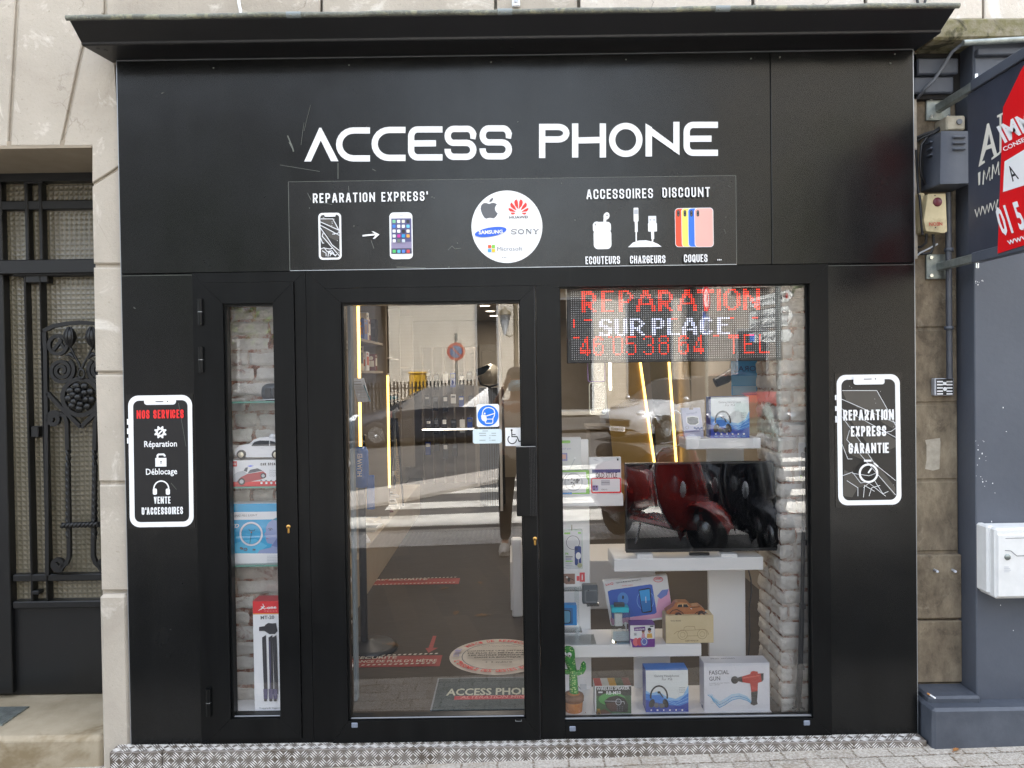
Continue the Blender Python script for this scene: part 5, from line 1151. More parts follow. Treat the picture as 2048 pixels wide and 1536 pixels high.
def hook(b, a, d): b.tube([W(1143.5, 1061, .2), W(1143.5, 1053, .2), W(1143.5, 1050, .3)], .002, mat('olive_hook', '#6c7040', .5), 6)
carton('charger_pack', 'pale green hanging charger pack with a blue phone on the left white upright', 'charger pack', (1124.5, 1061.5), (1166, 1137.5), .20, .24, mat('pale_green_card', '#c3d0c6', .5), fr_hang, extra=hook)
def fr_mouse(g):
    q = lambda x, y: (1024 + x / 4, 1152 + y / 4)
    g.poly([q(728, 42), q(1240, -8), q(1285, 330), q(785, 362)], PALEG); g.poly([q(785, 345), q(800, 320), q(960, 330), q(1150, 285), q(1170, 180), q(1255, 100), q(1284, 315), q(800, 395)], mat('pink_print2', '#d9a0bf', .5))
    g.poly([q(765, 125), q(790, 112), q(1105, 66), q(1122, 72), q(1158, 290), q(1140, 304), q(815, 345), q(800, 330)], mat('mouse_pad_blue', '#345cb4', .5)); g.ell(*q(888, 185), 11, 13.5, mat('mouse_blue', '#4d87c9', .4), 22, -.1); g.ell(*q(888, 170), 1.8, 4, INK, 10)
    g.ring(*q(1068, 195), 17, 19, .8, mat('pale_blue_line', '#7fb2e4', .5), 28); g.poly([q(1012, 110), q(1090, 95), q(1108, 100), q(1122, 280), q(1112, 290), q(1050, 298), q(1038, 290)], INK); g.poly([q(1018, 118), q(1100, 104), q(1114, 276), q(1046, 290)], mat('phone_sky', '#2f97d8', .4)); g.poly([q(1028, 200), q(1108, 195), q(1114, 276), q(1046, 290)], mat('phone_sea', '#1f6fb4', .4)); g.line([q(1070, 165), q(1072, 215)], 1, PAPER)
    g.poly([q(1160, 160), q(1200, 112), q(1252, 105), q(1240, 150), q(1190, 185)], mat('iris_print', '#6b7fc0', .4)); g.ring(*q(1170, 28), 9, 5, 1, RED, 20); g.text('OFFERT', q(1142, 32), q(1198, 26), -3.4, RED, .02)
    g.text('LinQ', q(752, 78), q(812, 66), -4.5, RED, .01); g.text('Tapete de Mouse recarregavel para PC', q(832, 60), q(1034, 32), -2.8, INK, .01); g.text('Wireless charging', q(880, 84), q(965, 74), -2.5, RED)
b = MB(); b.prism([W(1024 + x / 4, 1152 + y / 4, .245) for x, y in ((728, 42), (1240, -8), (1290, 335), (795, 400))], (0, .03, 0), PAPER); g = G(b, PX(.245), .0005); fr_mouse(g)
tag(b.build('mouse_pad_carton', None, W(1275, 1240, .25), fix=False), 'tilted carton showing a blue charging mouse pad on the lower shelf', 'box')
t = thing('usb_charger_pack', 'clear blister pack of a white charger with a cyan strip, before the tilted carton', 'charger pack', W(1242, 1285, .15))
q3 = lambda x, y: (1110 + x / 8.53, 1130 + y / 8.53)
b = MB(); p0, p1 = W(*q3(978, 800), .14), W(*q3(1285, 1330), .14); b.box(p0.x, p1.x, .14, .185, p1.z, p0.z, CLEAR); b.build('blister', t)
b = MB(); b.pbox(q3(968, 730), q3(1262, 812), .139, .186, mat('cyan_strip', '#22b4c8', .4), .001); b.pbox(q3(1015, 660), q3(1190, 728), .15, .175, mat('smoke_tab', '#3a4146', .4), .002); b.build('header', t)
b = MB(); b.pbox(q3(1020, 830), q3(1150, 970), .155, .18, WHITE, .002); b.pbox(q3(1025, 975), q3(1155, 1045), .155, .18, WHITE, .002); b.tube([W(*q3(*q), .165) for q in ((1205, 975), (1210, 1030), (1218, 1120), (1200, 1150), (1120, 1090), (1070, 1100))], .003, WHITE, 6); b.pbox(q3(1190, 985), q3(1225, 1050), .158, .172, WHITE, .002); b.build('charger', t)
b = MB(); b.pbox(q3(990, 1135), q3(1282, 1290), .142, .145, mat('pale_insert', '#c3ced4', .5)); g = G(b, PX(.142), .0004)
for k in range(4): g.line([q3(1040, 1170 + 32 * k), q3(1200 - 40 * (k % 2), 1168 + 32 * k)], .9, LGREY)
b.pbox(q3(1060, 1325), q3(1270, 1365), .14, .18, mat('blue_insert', '#5d7f94', .4)); b.build('insert_card', t)
def fr_kids(g):
    q = lambda x, y: (1024 + x / 4, 1152 + y / 4); PUR = mat('purple_print', '#6b2a86', .5)
    prect(g, *q(945, 395), *q(1142, 570), PAPER); g.poly([q(945, 500), q(1000, 510), q(1142, 500), q(1142, 568), q(965, 572)], PUR); g.poly([q(975, 412), q(1065, 405), q(1068, 436), q(978, 440)], PUR); g.text('SUPER SPINNER', q(982, 434), q(1062, 430), -3, WHITE, .02)
    g.ell(*q(990, 528), 5.8, 8.2, mat('coral_disc', '#d86a72', .5), 20); g.ell(*q(1022, 526), 5.8, 8.2, mat('red_disc', '#c84a58', .5), 20); g.ell(*q(1058, 525), 7.5, 8.6, mat('blue_disc', '#5a6ab4', .5), 20); g.ring(*q(1058, 525), 5, 6, .9, PAPER, 16)
    g.poly([q(1078, 495), q(1082, 462), q(1118, 458), q(1124, 495)], mat('yellow_shirt', '#d8a84a', .5)); g.ell(*q(1100, 440), 3.2, 4, mat('printed_skin', '#b98a70', .5), 12); g.ell(*q(1100, 426), 3.8, 3, INK, 12); g.poly([q(1035, 495), q(1040, 460), q(1062, 460), q(1066, 495)], mat('pink_shirt', '#cf9aa8', .5)); g.ell(*q(1050, 448), 2.8, 3.4, MATS['printed_skin'], 12); g.ell(*q(1050, 441), 3, 2, mat('brown_print', '#6a4a3a', .5), 10)
    prect(g, *q(975, 455), *q(998, 478), LGREY); ltext(g, '5+', *q(980, 472), q(994, 0)[0], 3, INK); prect(g, *q(1105, 398), *q(1132, 406), INK)
def kids_top(b, a, d):
    b.box(a.x, d.x, .1005, .165, a.z, a.z + .0006, mat('purple_top', '#7a4a92', .5))
carton('spinner_carton', 'small purple and white carton with two children and coloured discs on the lower shelf', 'box', (1260.5, 1249), (1310, 1293.5), .11, .175, MATS.get('purple_print') or mat('purple_print', '#6b2a86', .5), fr_kids, extra=kids_top)
def fr_wood(g):
    q = lambda x, y: (1024 + x / 4, 1152 + y / 4); BR = mat('engraved_line', '#9c8763', .6)
    ltext(g, 'WOOD SPEAKER', *q(1268, 364), q(1352, 0)[0], 2.4, INK, bold=.01); ltext(g, 'CLASSIC VINTAGE CAR', *q(1384, 524), q(1492, 0)[0], 3, mat('brown_ink', '#4a3c28', .6), bold=.01)
    g.ring(*q(1365, 470), 9.5, 9.5, .8, BR, 24); g.ring(*q(1522, 465), 9.5, 9.5, .8, BR, 24); g.ring(*q(1365, 470), 5, 5, .6, BR, 18); g.ring(*q(1522, 465), 5, 5, .6, BR, 18)
    g.line([q(1295, 465), q(1320, 445), q(1375, 435), q(1378, 412), q(1400, 402), q(1460, 404), q(1466, 432), q(1540, 425), q(1562, 440), q(1575, 470)], .8, BR); g.line([q(1400, 480), q(1490, 478)], .8, BR); g.line([q(1380, 435), q(1470, 432)], .7, BR)
carton('wooden_speaker_carton', 'cream carton with a line drawing of a vintage car under the wooden toy car', 'box', (1331, 1231.5), (1427.5, 1285.5), .13, .21, noisy('cream_card', '#cdbb93', '#d3c29c', 20, .6, .05), fr_wood)
c = W(1375, 1232, .15); t = thing('wooden_toy_car', 'brown wooden vintage toy car standing on the cream carton', 'toy car', c)
WOOD = noisy('varnished_wood', '#9c5e36', '#b57646', 14, .35, .08, c3='#84502c'); q = lambda x, y: (1024 + x / 4, 1152 + y / 4)
b = MB(); b.prism([W(*q(*p), .15) for p in ((1238, 300), (1232, 285), (1262, 262), (1290, 245), (1305, 215), (1330, 208), (1405, 210), (1425, 226), (1440, 244), (1500, 236), (1535, 262), (1550, 285), (1570, 305), (1545, 318), (1500, 315), (1420, 328), (1310, 325))], (0, .045, 0), WOOD); bevel(b.build('body', t), .004, 2, 30)
b = MB(); b.prism([W(*q(*p), .1495) for p in ((1326, 222), (1400, 220), (1415, 240), (1322, 246))], (0, .002, 0), mat('pale_wood', '#d9b07a', .4)); b.build('roof_panel', t)
b = MB(); g = G(b, PX(.1488), .0006); g.poly([q(1322, 250), q(1330, 228), q(1362, 226), q(1362, 250)], INK); g.poly([q(1370, 250), q(1370, 226), q(1402, 226), q(1412, 250)], INK); b.build('window', t)
b = MB(); g = G(b, PX(.1488), .0012); DW = mat('dark_wood', '#3f2617', .4); g.line([q(1262, 300), q(1285, 275), q(1320, 268), q(1360, 290), q(1380, 318)], 1.6, DW); g.line([q(1380, 318), q(1455, 312), q(1480, 290), q(1515, 278), q(1548, 292)], 1.6, DW); g.line([q(1425, 255), q(1500, 246)], 1.2, DW); b.build('fender_line', t)
for p in ((1332, 322), (1515, 315)):
    pc = W(*q(*p), .142); b = MB(); b.lathe([(0, -.004), (.0165, -.004), (.017, .0), (.017, .008)], pc, mat('dark_wood', '#3f2617', .4), 18, 'y'); w_ = b.build('wheel', t); b = MB(); b.lathe([(0, -.007), (.009, -.006), (.0095, -.004)], pc, mat('brass_hub', '#b08a5a', .4), 14, 'y'); b.build('hub', w_)
b = MB(); pc = W(*q(1548, 292), .15); b.ball(pc, .006, CHROME, 8, 6); b.tube([W(*q(1425, 255), .149), W(*q(1440, 265), .146)], .0015, PAPER, 6); b.build('headlamp', t)
# acrylic stand with small gadgets
t = thing('acrylic_stand', 'clear acrylic display stand with two ledges at the left end of the lower shelf', 'display stand', W(1150, 1290, .2))
b = MB(); p0, p1 = W(1100, 1140, .2), W(1192, 1290, .2); sx0, sx1 = W(1149, 1200, .2).x, W(1158, 1200, .2).x; zs_ = W(1150, 1291, .13).z
b.box(sx0, sx1, .2, .203, zs_, p0.z, CLEAR); b.build('upright', t)
b = MB(); b.box(W(1100, 1290, .2).x, W(1190, 1290, .2).x, .135, .27, zs_ + .0005, zs_ + .004, CLEAR); b.build('base', t)
for v in (1175, 1256): b = MB(); z = W(1140, v, .2).z; b.box(W(1100, v, .2).x, W(1162, v, .2).x, .135, .215, z, z + .003, CLEAR); b.build('ledge', t)
q3 = lambda x, y: (1110 + x / 8.53, 1130 + y / 8.53)
def fr_card(g): prect(g, *q3(135, 150), *q3(342, 325), mat('brown_photo', '#8a6a5c', .4)); g.ell(*q3(235, 250), 2.5, 4.5, INK, 12); g.line([q3(160, 190), q3(225, 215), q3(330, 265)], 1.2, INK); g.ell(*q3(205, 210), 2, 2, PAPER, 8); g.poly([q3(135, 290), q3(190, 330), q3(135, 330)], PAPER)
def card_tag(b, a, d):
    b.pbox(q3(420, 130), q3(510, 285), .16, .162, mat('coral_tag', '#d8484e', .5)); b.pbox(q3(368, 190), q3(418, 270), .149, .151, MATS['coral_tag']); g = G(b, PX(.16), .0004); g.line([q3(465, 165), q3(465, 255)], 2, PAPER); g.line([q3(452, 205), q3(478, 205)], 1.4, PAPER)
carton('gadget_card', 'white card with a brown photo and red tag atop the acrylic stand', 'card', q3(60, 75), q3(412, 372), .15, .19, PAPER, fr_card, extra=card_tag)
def fr_blue(g): prect(g, *q3(60, 735), *q3(305, 1005), mat('blue_tray_dark', '#155e98', .45), 2); prect(g, *q3(60, 772), *q3(272, 995), INK, 5); prect(g, *q3(60, 785), *q3(262, 985), mat('steel_blue', '#5b98ba', .4), 5)
carton('smart_watch_carton', 'bright blue cube carton with a watch face on the acrylic stand', 'box', q3(60, 690), q3(375, 1030), .145, .19, mat('bright_blue_card', '#1d88d2', .45), fr_blue)
t = thing('speaker_cube', 'small dark grey cube speaker hanging beside the acrylic stand', 'speaker', W(1180, 1190, .18))
b = MB(); b.pbox(q3(468, 345), q3(735, 665), .16, .20, mat('slate_plastic', '#4b5258', .45), .004); b.build('body', t)
b = MB(); g = G(b, PX(.16), .0006); prect(g, *q3(505, 425), *q3(720, 640), mat('slate_light', '#6a7177', .4), 4); prect(g, *q3(530, 450), *q3(735, 620), MATS['slate_plastic'], 3); g.ell(*q3(570, 435), 2, 1, INK, 8); b.build('front_grille', t)
b = MB(); b.box(W(1172, 1208, .2).x, W(1196, 1208, .2).x, .15, .34, W(1180, 1210.5, .16).z - .003, W(1180, 1209, .16).z - .0005, CLEAR); b.build('ledge', t)
# headphone cartons
def fr_head(u0, v0, u1, v1, top=0):
    def f(g):
        X = lambda x: u0 + (u1 - u0) * x; Yv = lambda y: v0 + (v1 - v0) * y
        DB = mat('royal_print', '#2743a4', .45); MB_ = mat('azure_print', '#2f7ad0', .45); LB = mat('sky_print', '#86b9e6', .45)
        prect(g, u0, v0, u1, v1, mat('white_box_print', '#dfe4e4', .45))
        g.poly([(X(0), Yv(.45)), (X(.12), Yv(.52)), (X(.3), Yv(.47)), (X(.5), Yv(.6)), (X(.7), Yv(.64)), (X(.88), Yv(.55)), (X(1), Yv(.33)), (X(1), Yv(1)), (X(0), Yv(1))], LB)
        g.poly([(X(0), Yv(.52)), (X(.15), Yv(.56)), (X(.32), Yv(.55)), (X(.55), Yv(.68)), (X(.78), Yv(.68)), (X(1), Yv(.5)), (X(1), Yv(1)), (X(0), Yv(1))], MB_)
        g.poly([(X(0), Yv(.66)), (X(.25), Yv(.72)), (X(.55), Yv(.78)), (X(.8), Yv(.8)), (X(1), Yv(.72)), (X(1), Yv(1)), (X(0), Yv(1))], DB)
        g.line([(X(.5), Yv(.66)), (X(.7), Yv(.74)), (X(1), Yv(.6))], .9, LB); g.line([(X(.5), Yv(.7)), (X(.72), Yv(.78)), (X(1), Yv(.68))], .9, LB)
        ltext(g, 'Gaming Headphones', X(.2), Yv(.15), X(.78), (v1 - v0) * .055, GREYINK); ltext(g, 'For  PS4', X(.38), Yv(.225), X(.62), (v1 - v0) * .055, GREYINK)
        for k in range(3): ltext(g, 'Great for', X(.78), Yv(.4 + .05 * k), X(.93), 2.4, GREYINK)
        hu, hv, rr = X(.31), Yv(.585), (u1 - u0) * .195
        g.arc(hu, hv, rr, (v1 - v0) * .235, pi * .93, 2.07 * pi, 3.2, INK, 18); g.ell(hu - rr * .85, hv + 14, 5.5, 9, INK, 16, .3); g.ell(hu + rr * .8, hv + 14, 5.5, 9, INK, 16, -.3); g.ell(hu - rr * .3, hv + 18, 5, 5, GPLAST, 12); g.ell(hu + rr * .35, hv + 19, 5.5, 5, GPLAST, 12); g.line([(hu + 1, hv - 8), (hu + rr * .5, hv + 2)], 2.4, INK); g.ell(hu, hv - 8, 3.4, 2.4, INK, 10)
        for k in range(6): g.ell(X(.13 + .145 * k), Yv(.895), 2 if k % 2 else 1.5, 1.8, WHITE, 8); g.line([(X(.09 + .145 * k), Yv(.95)), (X(.18 + .145 * k), Yv(.95))], .8, LB)
    return f
def blue_side(u, Y0, Y1):
    def f(b, a, d):
        b.box(a.x - .0012, a.x - .0002, Y0 + .001, Y1, d.z, a.z, mat('royal_print', '#2743a4', .45))
    return f
carton('headphone_carton', 'blue and white headphone carton on the upper right shelf of the window', 'box', (1421.5, 794), (1499, 876.5), .225, .31, mat('royal_print', '#2743a4', .45), fr_head(1421.5, 794, 1499, 876.5), extra=blue_side(1421, .225, .31))
def head_top(b, a, d):
    b.box(a.x, d.x, .0805, .165, a.z, a.z + .0007, mat('azure_top', '#4a86d4', .45)); b.box(a.x - .0012, a.x - .0002, .081, .165, d.z, a.z, MATS['royal_print'])
carton('headphone_carton', 'blue and white headphone carton on the window floor beside the white massage gun carton', 'box', (1291.5, 1341), (1377, 1429.5), .08, .165, MATS['royal_print'], fr_head(1291.5, 1341, 1377, 1429.5), extra=head_top)
def fr_watch(g):
    q = lambda x, y: (1280 + x / 5.85, 720 + y / 5.85)
    g.poly([q(482, 562), q(706, 560), q(746, 860), q(526, 866)], mat('silver_lilac', '#b4b6cc', .45)); g.poly([q(540, 660), q(620, 652), q(685, 665), q(695, 740), q(655, 765), q(580, 765), q(545, 735)], PAPER); g.poly([q(552, 672), q(620, 664), q(678, 676), q(684, 735), q(650, 755), q(584, 755), q(555, 732)], mat('watch_face', '#2c3238', .2))
    g.text('Smart Watch X9', q(545, 640), q(668, 620), -3, NAVB, .01); g.ring(*q(552, 790), 3, 3, .8, GREYINK, 14)
    for k in range(5): g.ell(*q(640 + 20 * k, 795 + 10 * (k % 2)), 2.2, 2.2, NAVB, 10)
    for k in range(2): g.line([q(530, 822 + 14 * k), q(700, 818 + 14 * k)], 1.2, LILA)
b = MB(); q = lambda x, y: (1280 + x / 5.85, 720 + y / 5.85)
b.prism([W(*q(*p), .215) for p in ((482, 562), (706, 560), (748, 908), (526, 912))], (0, .03, 0), mat('silver_lilac', '#b4b6cc', .45)); b.pbox(q(575, 533), q(622, 580), .213, .2148, mat('bronze_tab', '#7a6a55', .4, .4)); b.pbox(q(535, 895), q(715, 930), .205, .25, WHITE, .002); g = G(b, PX(.215), .0004); fr_watch(g)
tag(b.build('watch_pack', None, W(1386, 877, .22), fix=False), 'silvery smart watch pack leaning beside the upper headphone carton', 'watch pack')
b = MB(); b.tube([W(1362, 828, .215), W(1352, 820, .22), W(1345, 824, .225), W(1342, 832, .23), W(1344, 850, .28), W(1340, 870, .32)], .0025, WHITE, 6); b.tube([W(1372, 889, .21), W(1362, 888, .25), W(1350, 893, .30)], .0025, WHITE, 6)
tag(b.build('charging_cable', None, W(1352, 830, .22)), 'thin white charging cable looping from the silvery watch pack', 'cable')
# bottom row
def fr_radio(g):
    q = lambda x, y: (1024 + x / 4, 1152 + y / 4); GR = mat('radio_green', '#2f5a33', .45); GL = mat('radio_green_light', '#4c9a4c', .45); DK2 = mat('radio_dark', '#23281f', .45)
    prect(g, *q(664, 880), *q(957, 1120), PAPER); prect(g, *q(672, 886), *q(955, 1114), GR); prect(g, *q(672, 886), *q(955, 955), DK2); g.ell(*q(800, 985), 27, 13, GL, 24); g.poly([q(672, 1114), q(672, 1085), q(740, 1065), q(800, 1100), q(810, 1114)], mat('rust_corner', '#5a3a2a', .5))
    g.text('WIRELESS SPEAKER', q(678, 915), q(940, 908), -6.6, PAPER, .015); g.text('RB-M50', q(755, 948), q(872, 945), -6.6, PAPER, .02); prect(g, *q(690, 925), *q(725, 936), PAPER)
    g.poly([q(738, 1000), q(775, 970), q(840, 955), q(900, 975), q(930, 1030), q(925, 1090), q(790, 1085), q(755, 1050)], mat('radio_body', '#191b19', .4)); g.poly([q(752, 1020), q(840, 1005), q(845, 1075), q(795, 1080), q(765, 1055)], mat('radio_mesh', '#4a2f28', .6)); g.line([q(742, 1000), q(830, 1002), q(855, 1010), q(895, 1003), q(900, 1025)], 1.1, LGREY); g.ring(*q(852, 1008), 5.5, 6, 1.3, LGREY, 18); g.ell(*q(850, 1005), 3, 3, GPLAST, 12)
    for i in range(3):
        for j in range(3): g.ell(*q(842 + 20 * i, 1045 + 14 * j), 1.4, 1.2, GPLAST, 6)
    prect(g, *q(680, 1085), *q(708, 1114), mat('gold_badge', '#a07a2a', .5)); prect(g, *q(684, 1090), *q(704, 1105), INK); prect(g, *q(682, 1062), *q(705, 1078), MATS['gold_badge'])
def radio_top(b, a, d):
    n = 5; cs = ('#b9332f', '#c9c5bc', '#c9962a', '#35502f', '#6e2f2a'); w2 = (d.x - a.x) / n
    for i in range(n): b.box(a.x + w2 * i, a.x + w2 * (i + 1) - .0003, .0705, .16, a.z + .0002, a.z + .001, mat('radio_top_' + cs[i][1:], cs[i], .45))
carton('radio_carton', 'green carton printed with a black radio speaker between the cactus toy and the headphone carton', 'box', (1190, 1372.5), (1263.5, 1432.3), .07, .16, PAPER, fr_radio, extra=radio_top)
def fr_gun(g):
    q = lambda x, y: (1024 + x / 4, 1152 + y / 4); GRD = mat('gun_red', '#b32a1e', .4); GB = mat('gun_black', '#2b2625', .4); SW_ = mat('swirl_blue', '#3f9bd0', .5); SW2 = mat('swirl_pale', '#a5cde6', .5)
    prect(g, *q(1535, 705), *q(2064, 1112), mat('white_box_print2', '#dcdde4', .4))
    g.text('FASCIAL', q(1578, 790), q(1736, 784), -8.4, mat('slate_ink', '#32353f', .5), .01); g.text('GUN', q(1578, 838), q(1666, 834), -8.4, MATS['slate_ink'], .01)
    for k in range(2): g.text('Frequency conversion vibration', q(1580, 862 + 14 * k), q(1740 - 75 * k, 858 + 14 * k), -2.2, GREYINK)
    for i, (dy, mm) in enumerate(((0, SW_), (10, SW2), (-12, SW2), (22, SW_), (-22, SW2))):
        g.line([q(1565 + 8 * i, 950 + dy * .3), q(1610, 985 + dy * .6), q(1660, 1030 + dy), q(1700, 1010 + dy), q(1760, 970 + dy), q(1820, 960 + dy * .8), q(1880, 980 + dy * .7), q(1915, 1010 + dy * .4)], 1.3, mm)
    g.poly([q(1835, 805), q(1905, 785), q(1912, 765), q(1930, 760), q(1965, 765), q(1968, 780), q(2008, 778), q(2012, 800), q(2000, 845), q(1968, 855), q(1965, 920), q(1915, 930), q(1905, 860), q(1845, 850)], GRD); g.poly([q(1990, 780), q(2013, 778), q(2012, 830), q(1998, 848)], GB)
    g.poly([q(1800, 815), q(1838, 803), q(1846, 852), q(1800, 840)], GB); g.ell(*q(1782, 832), 7.4, 7.6, GB, 20); g.poly([q(1913, 930), q(1966, 920), q(1960, 1000), q(1966, 1025), q(1935, 1036), q(1908, 1025), q(1916, 1000)], GB); g.poly([q(1850, 812), q(1980, 792), q(1980, 800), q(1850, 822)], mat('gun_highlight', '#d05a4a', .4))
    for k in range(4): g.ring(*q(1600 + 36 * k, 1012), 2.5, 2.5, .6, LGREY, 10)
def gun_extra(b, a, d):
    g = G(b, lambda x, y, l: Vector((a.x + x, .075 + y, a.z + l)), .0006); g.text('FASCIAL GUN', (.155, .05), (.045, .05), -.012, GREYINK, .01)
    g2 = G(b, lambda x, y, l: Vector((a.x - l, .075 + x, d.z + y)), .0006); g2.rect(.03, .02, .05, .035, NAVB); g2.rect(.03, .045, .05, .05, LGREY)
carton('massage_gun_carton', 'large white carton printed with a red massage gun at the right of the window floor', 'box', (1408, 1327), (1540, 1430), .075, .165, mat('white_box_print2', '#dcdde4', .4), fr_gun, extra=gun_extra)
# dancing cactus toy
c = W(1149, 1431, .11); t = thing('cactus_toy', 'green plush cactus toy with big eyes in an orange pot', 'soft toy', c)
CG = mat('cactus_plush', '#3f9a42', .9, spec=.1); _v = coords(CG); vo = N(CG, 'ShaderNodeTexVoronoi'); vo.inputs['Scale'].default_value = 95; vo.inputs['Randomness'].default_value = .5; L(CG, _v, vo.inputs['Vector'])
L(CG, mixc(CG, ramp(CG, vo.outputs['Distance'], [(.28, 1), (.36, 0)]), ramp(CG, noise_n(CG, _v, 30, 4), [(.4, '#35823a'), (.65, '#55ab4c')]), '#b9d98c'), BS(CG).inputs['Base Color']); bump(CG, noise_n(CG, _v, 300, 3), .5, .002)
q = lambda x, y, Y=.11: W(1024 + x / 4, 1152 + y / 4, Y)
b = MB(); b.tube([q(497, 940), q(492, 860), q(490, 790), q(480, 740), q(465, 680), q(456, 630), q(455, 590), q(458, 568), q(460, 562)], [.021, .020, .0185, .020, .0235, .0275, .0265, .017, .003], CG, 18)
b.build('stem', t)
b = MB(); b.tube([q(490, 765), q(530, 775), q(558, 765), q(570, 735), q(573, 700), q(574, 684)], [.013, .0125, .013, .0135, .011, .003], CG, 14); b.build('arm', t)
b = MB(); b.tube([q(488, 755), q(440, 768), q(410, 760), q(395, 735), q(385, 720)], [.0125, .012, .012, .009, .003], CG, 14); b.build('arm', t)
for x, y in ((420, 628), (458, 630)): b = MB(); p = q(x, y, .083); b.ball(p, .011, WHITE, 14, 8); e_ = b.build('eye', t); b = MB(); b.ball(p + Vector((.001, -.0085, -.001)), .004, INK, 10, 6); b.build('pupil', e_)
PO = noisy('orange_plush', '#b9702f', '#cb8544', 30, .95, .3, 200, .002); PB = noisy('brown_plush', '#7d573e', '#8d654a', 30, .95, .3, 200, .002)
pb_ = c + Vector((-.003, 0, 0)); b = MB(); b.lathe([(0, .0), (.032, .0), (.037, .004), (.041, .05), (.043, .075)], pb_, PO, 24); b.build('pot', t)
b = MB(); b.lathe([(.043, .070), (.047, .074), (.048, .092), (.044, .100), (.03, .103)], pb_, PB, 24); b.build('pot_rim', t)
b = MB(); b.lathe([(.03, .101), (.02, .108), (0, .112)], pb_, PO, 20); b.build('soil', t)
b = MB(); g = G(b, lambda u, v, l: q(u, v, .069 - l), .001)
for x in (448, 538): g.ell(x, 1082, 6, 9, mat('cheek_pink', '#d8886a', .8), 12)
g.ell(588, 1092, 3, 5, PB, 8); b.build('cheek', t)
b = MB(); b.box(q(548, 905).x, q(600, 905).x, .13, .136, q(560, 925).z, q(560, 882).z, LGREY, .001); b.tube([q(545, 900, .12), q(520, 870, .115), q(512, 880, .11)], .0015, INK, 6); b.build('care_label', t)
# hanging phone cases, selfie stick, right-hand accessory pack
def case_outline(name, lab, u0, v0, u1, v1, m, Y=.07):
    t = thing(name, lab, 'phone case', W((u0 + u1) / 2, v0, Y), group='clear phone cases hanging in the display window')
    a, d = RP(u0, v0), RP(u1, v1); r = 5; pts = []
    for cx, cy, an in ((d[0] - r, d[1] - r, 0), (a[0] + r, d[1] - r, pi / 2), (a[0] + r, a[1] + r, pi), (d[0] - r, a[1] + r, 1.5 * pi)): pts += [W(*UR(cx + r * cos(an + pi / 8 * i), cy + r * sin(an + pi / 8 * i)), Y) for i in range(5)]
    b = MB(); b.tube(pts, .0028, m, 8, closed=True); b.build('bumper', t)
    for p in ((a[0] + 2, a[1] + 2), (d[0] - 2, a[1] + 2), (a[0] + 2, d[1] - 2), (d[0] - 2, d[1] - 2)):
        pass
    b = MB(); p0, p1 = W(u0, v0, Y), W(u1, v1, Y); b.box(p0.x, p1.x, Y + .001, Y + .002, p1.z, p0.z, CLEAR); b.build('back_sheet', t)
    b = MB(); p = W((u0 + u1) / 2, v0, Y); b.tube([p, p + Vector((0, .0, .03))], .0008, LGREY, 5); b.build('hanging_thread', t)
case_outline('phone_case', 'clear pale edged phone case hanging below the LED sign', 1178.5, 765.5, 1212, 828.5, mat('pale_bumper', '#d8d2b8', .4)); case_outline('phone_case', 'lilac edged clear phone case hanging just under the LED sign, above the pale one', 1175, 700, 1210, 763, mat('lilac_bumper', '#a888b4', .4), .16)
t = thing('selfie_stick', 'black telescopic tripod stick standing against the right brick pier', 'selfie stick', W(1599, 1415, .10))
st = [(1604, 1430, .012), (1600, 1400, .012), (1606, 1200, .011), (1609, 960, .010)]
b = MB(); b.tube([W(1596, 1412, .10), W(1601, 1330, .10)], .0135, BPLAST, 12); b.tube([W(1601, 1330, .10), W(1604, 1210, .10)], .0115, BPLAST, 12); b.tube([W(1604, 1210, .10), W(1609, 950, .10)], .009, BPLAST, 12); b.build('shaft', t)
for u, v in ((1602, 1334), (1605, 1212), (1609, 1085), (1597, 1408)): b = MB(); p = W(u, v, .10); b.box(p.x - .0135, p.x + .0135, .088, .112, p.z - .012, p.z + .012, BPLAST, .003); b.build('clamp', t)
b = MB(); b.pbox((1605, 905), (1621, 935), .09, .11, GPLAST, .003); b.pbox((1610, 895), (1622, 906), .092, .108, BPLAST, .003); b.pbox((1606, 935), (1620, 952), .088, .112, BPLAST, .003); b.build('phone_holder', t)
b = MB(); 
for a in (.2, 2.3, 4.4): b.tube([W(1597, 1412, .10), W(1597, 1412, .10) + Vector((.03 * cos(a), .03 * sin(a), -.018))], .0045, BPLAST, 8)
b.build('foot', t)
def fr_r(g): prect(g, 1598, 886, 1616, 958, PALEG, 1.5); prect(g, 1600, 950, 1610, 956.5, GRN)
carton('accessory_pack', 'slim pale pack with a lime corner behind the black stick on the right brick pier', 'accessory pack', (1597.5, 885.5), (1616, 958.5), .128, .134, PALEG, fr_r)
b = MB(); b.tube([W(1497, 1140, .38), W(1502, 1160, .385), W(1503, 1185, .385), W(1498, 1215, .385), W(1500, 1270, .385), W(1497, 1310, .385)], .0035, BPLAST, 6); tag(b.build('power_cable', None, W(1500, 1200, .385)), 'black power cable hanging beside the right white upright', 'cable')

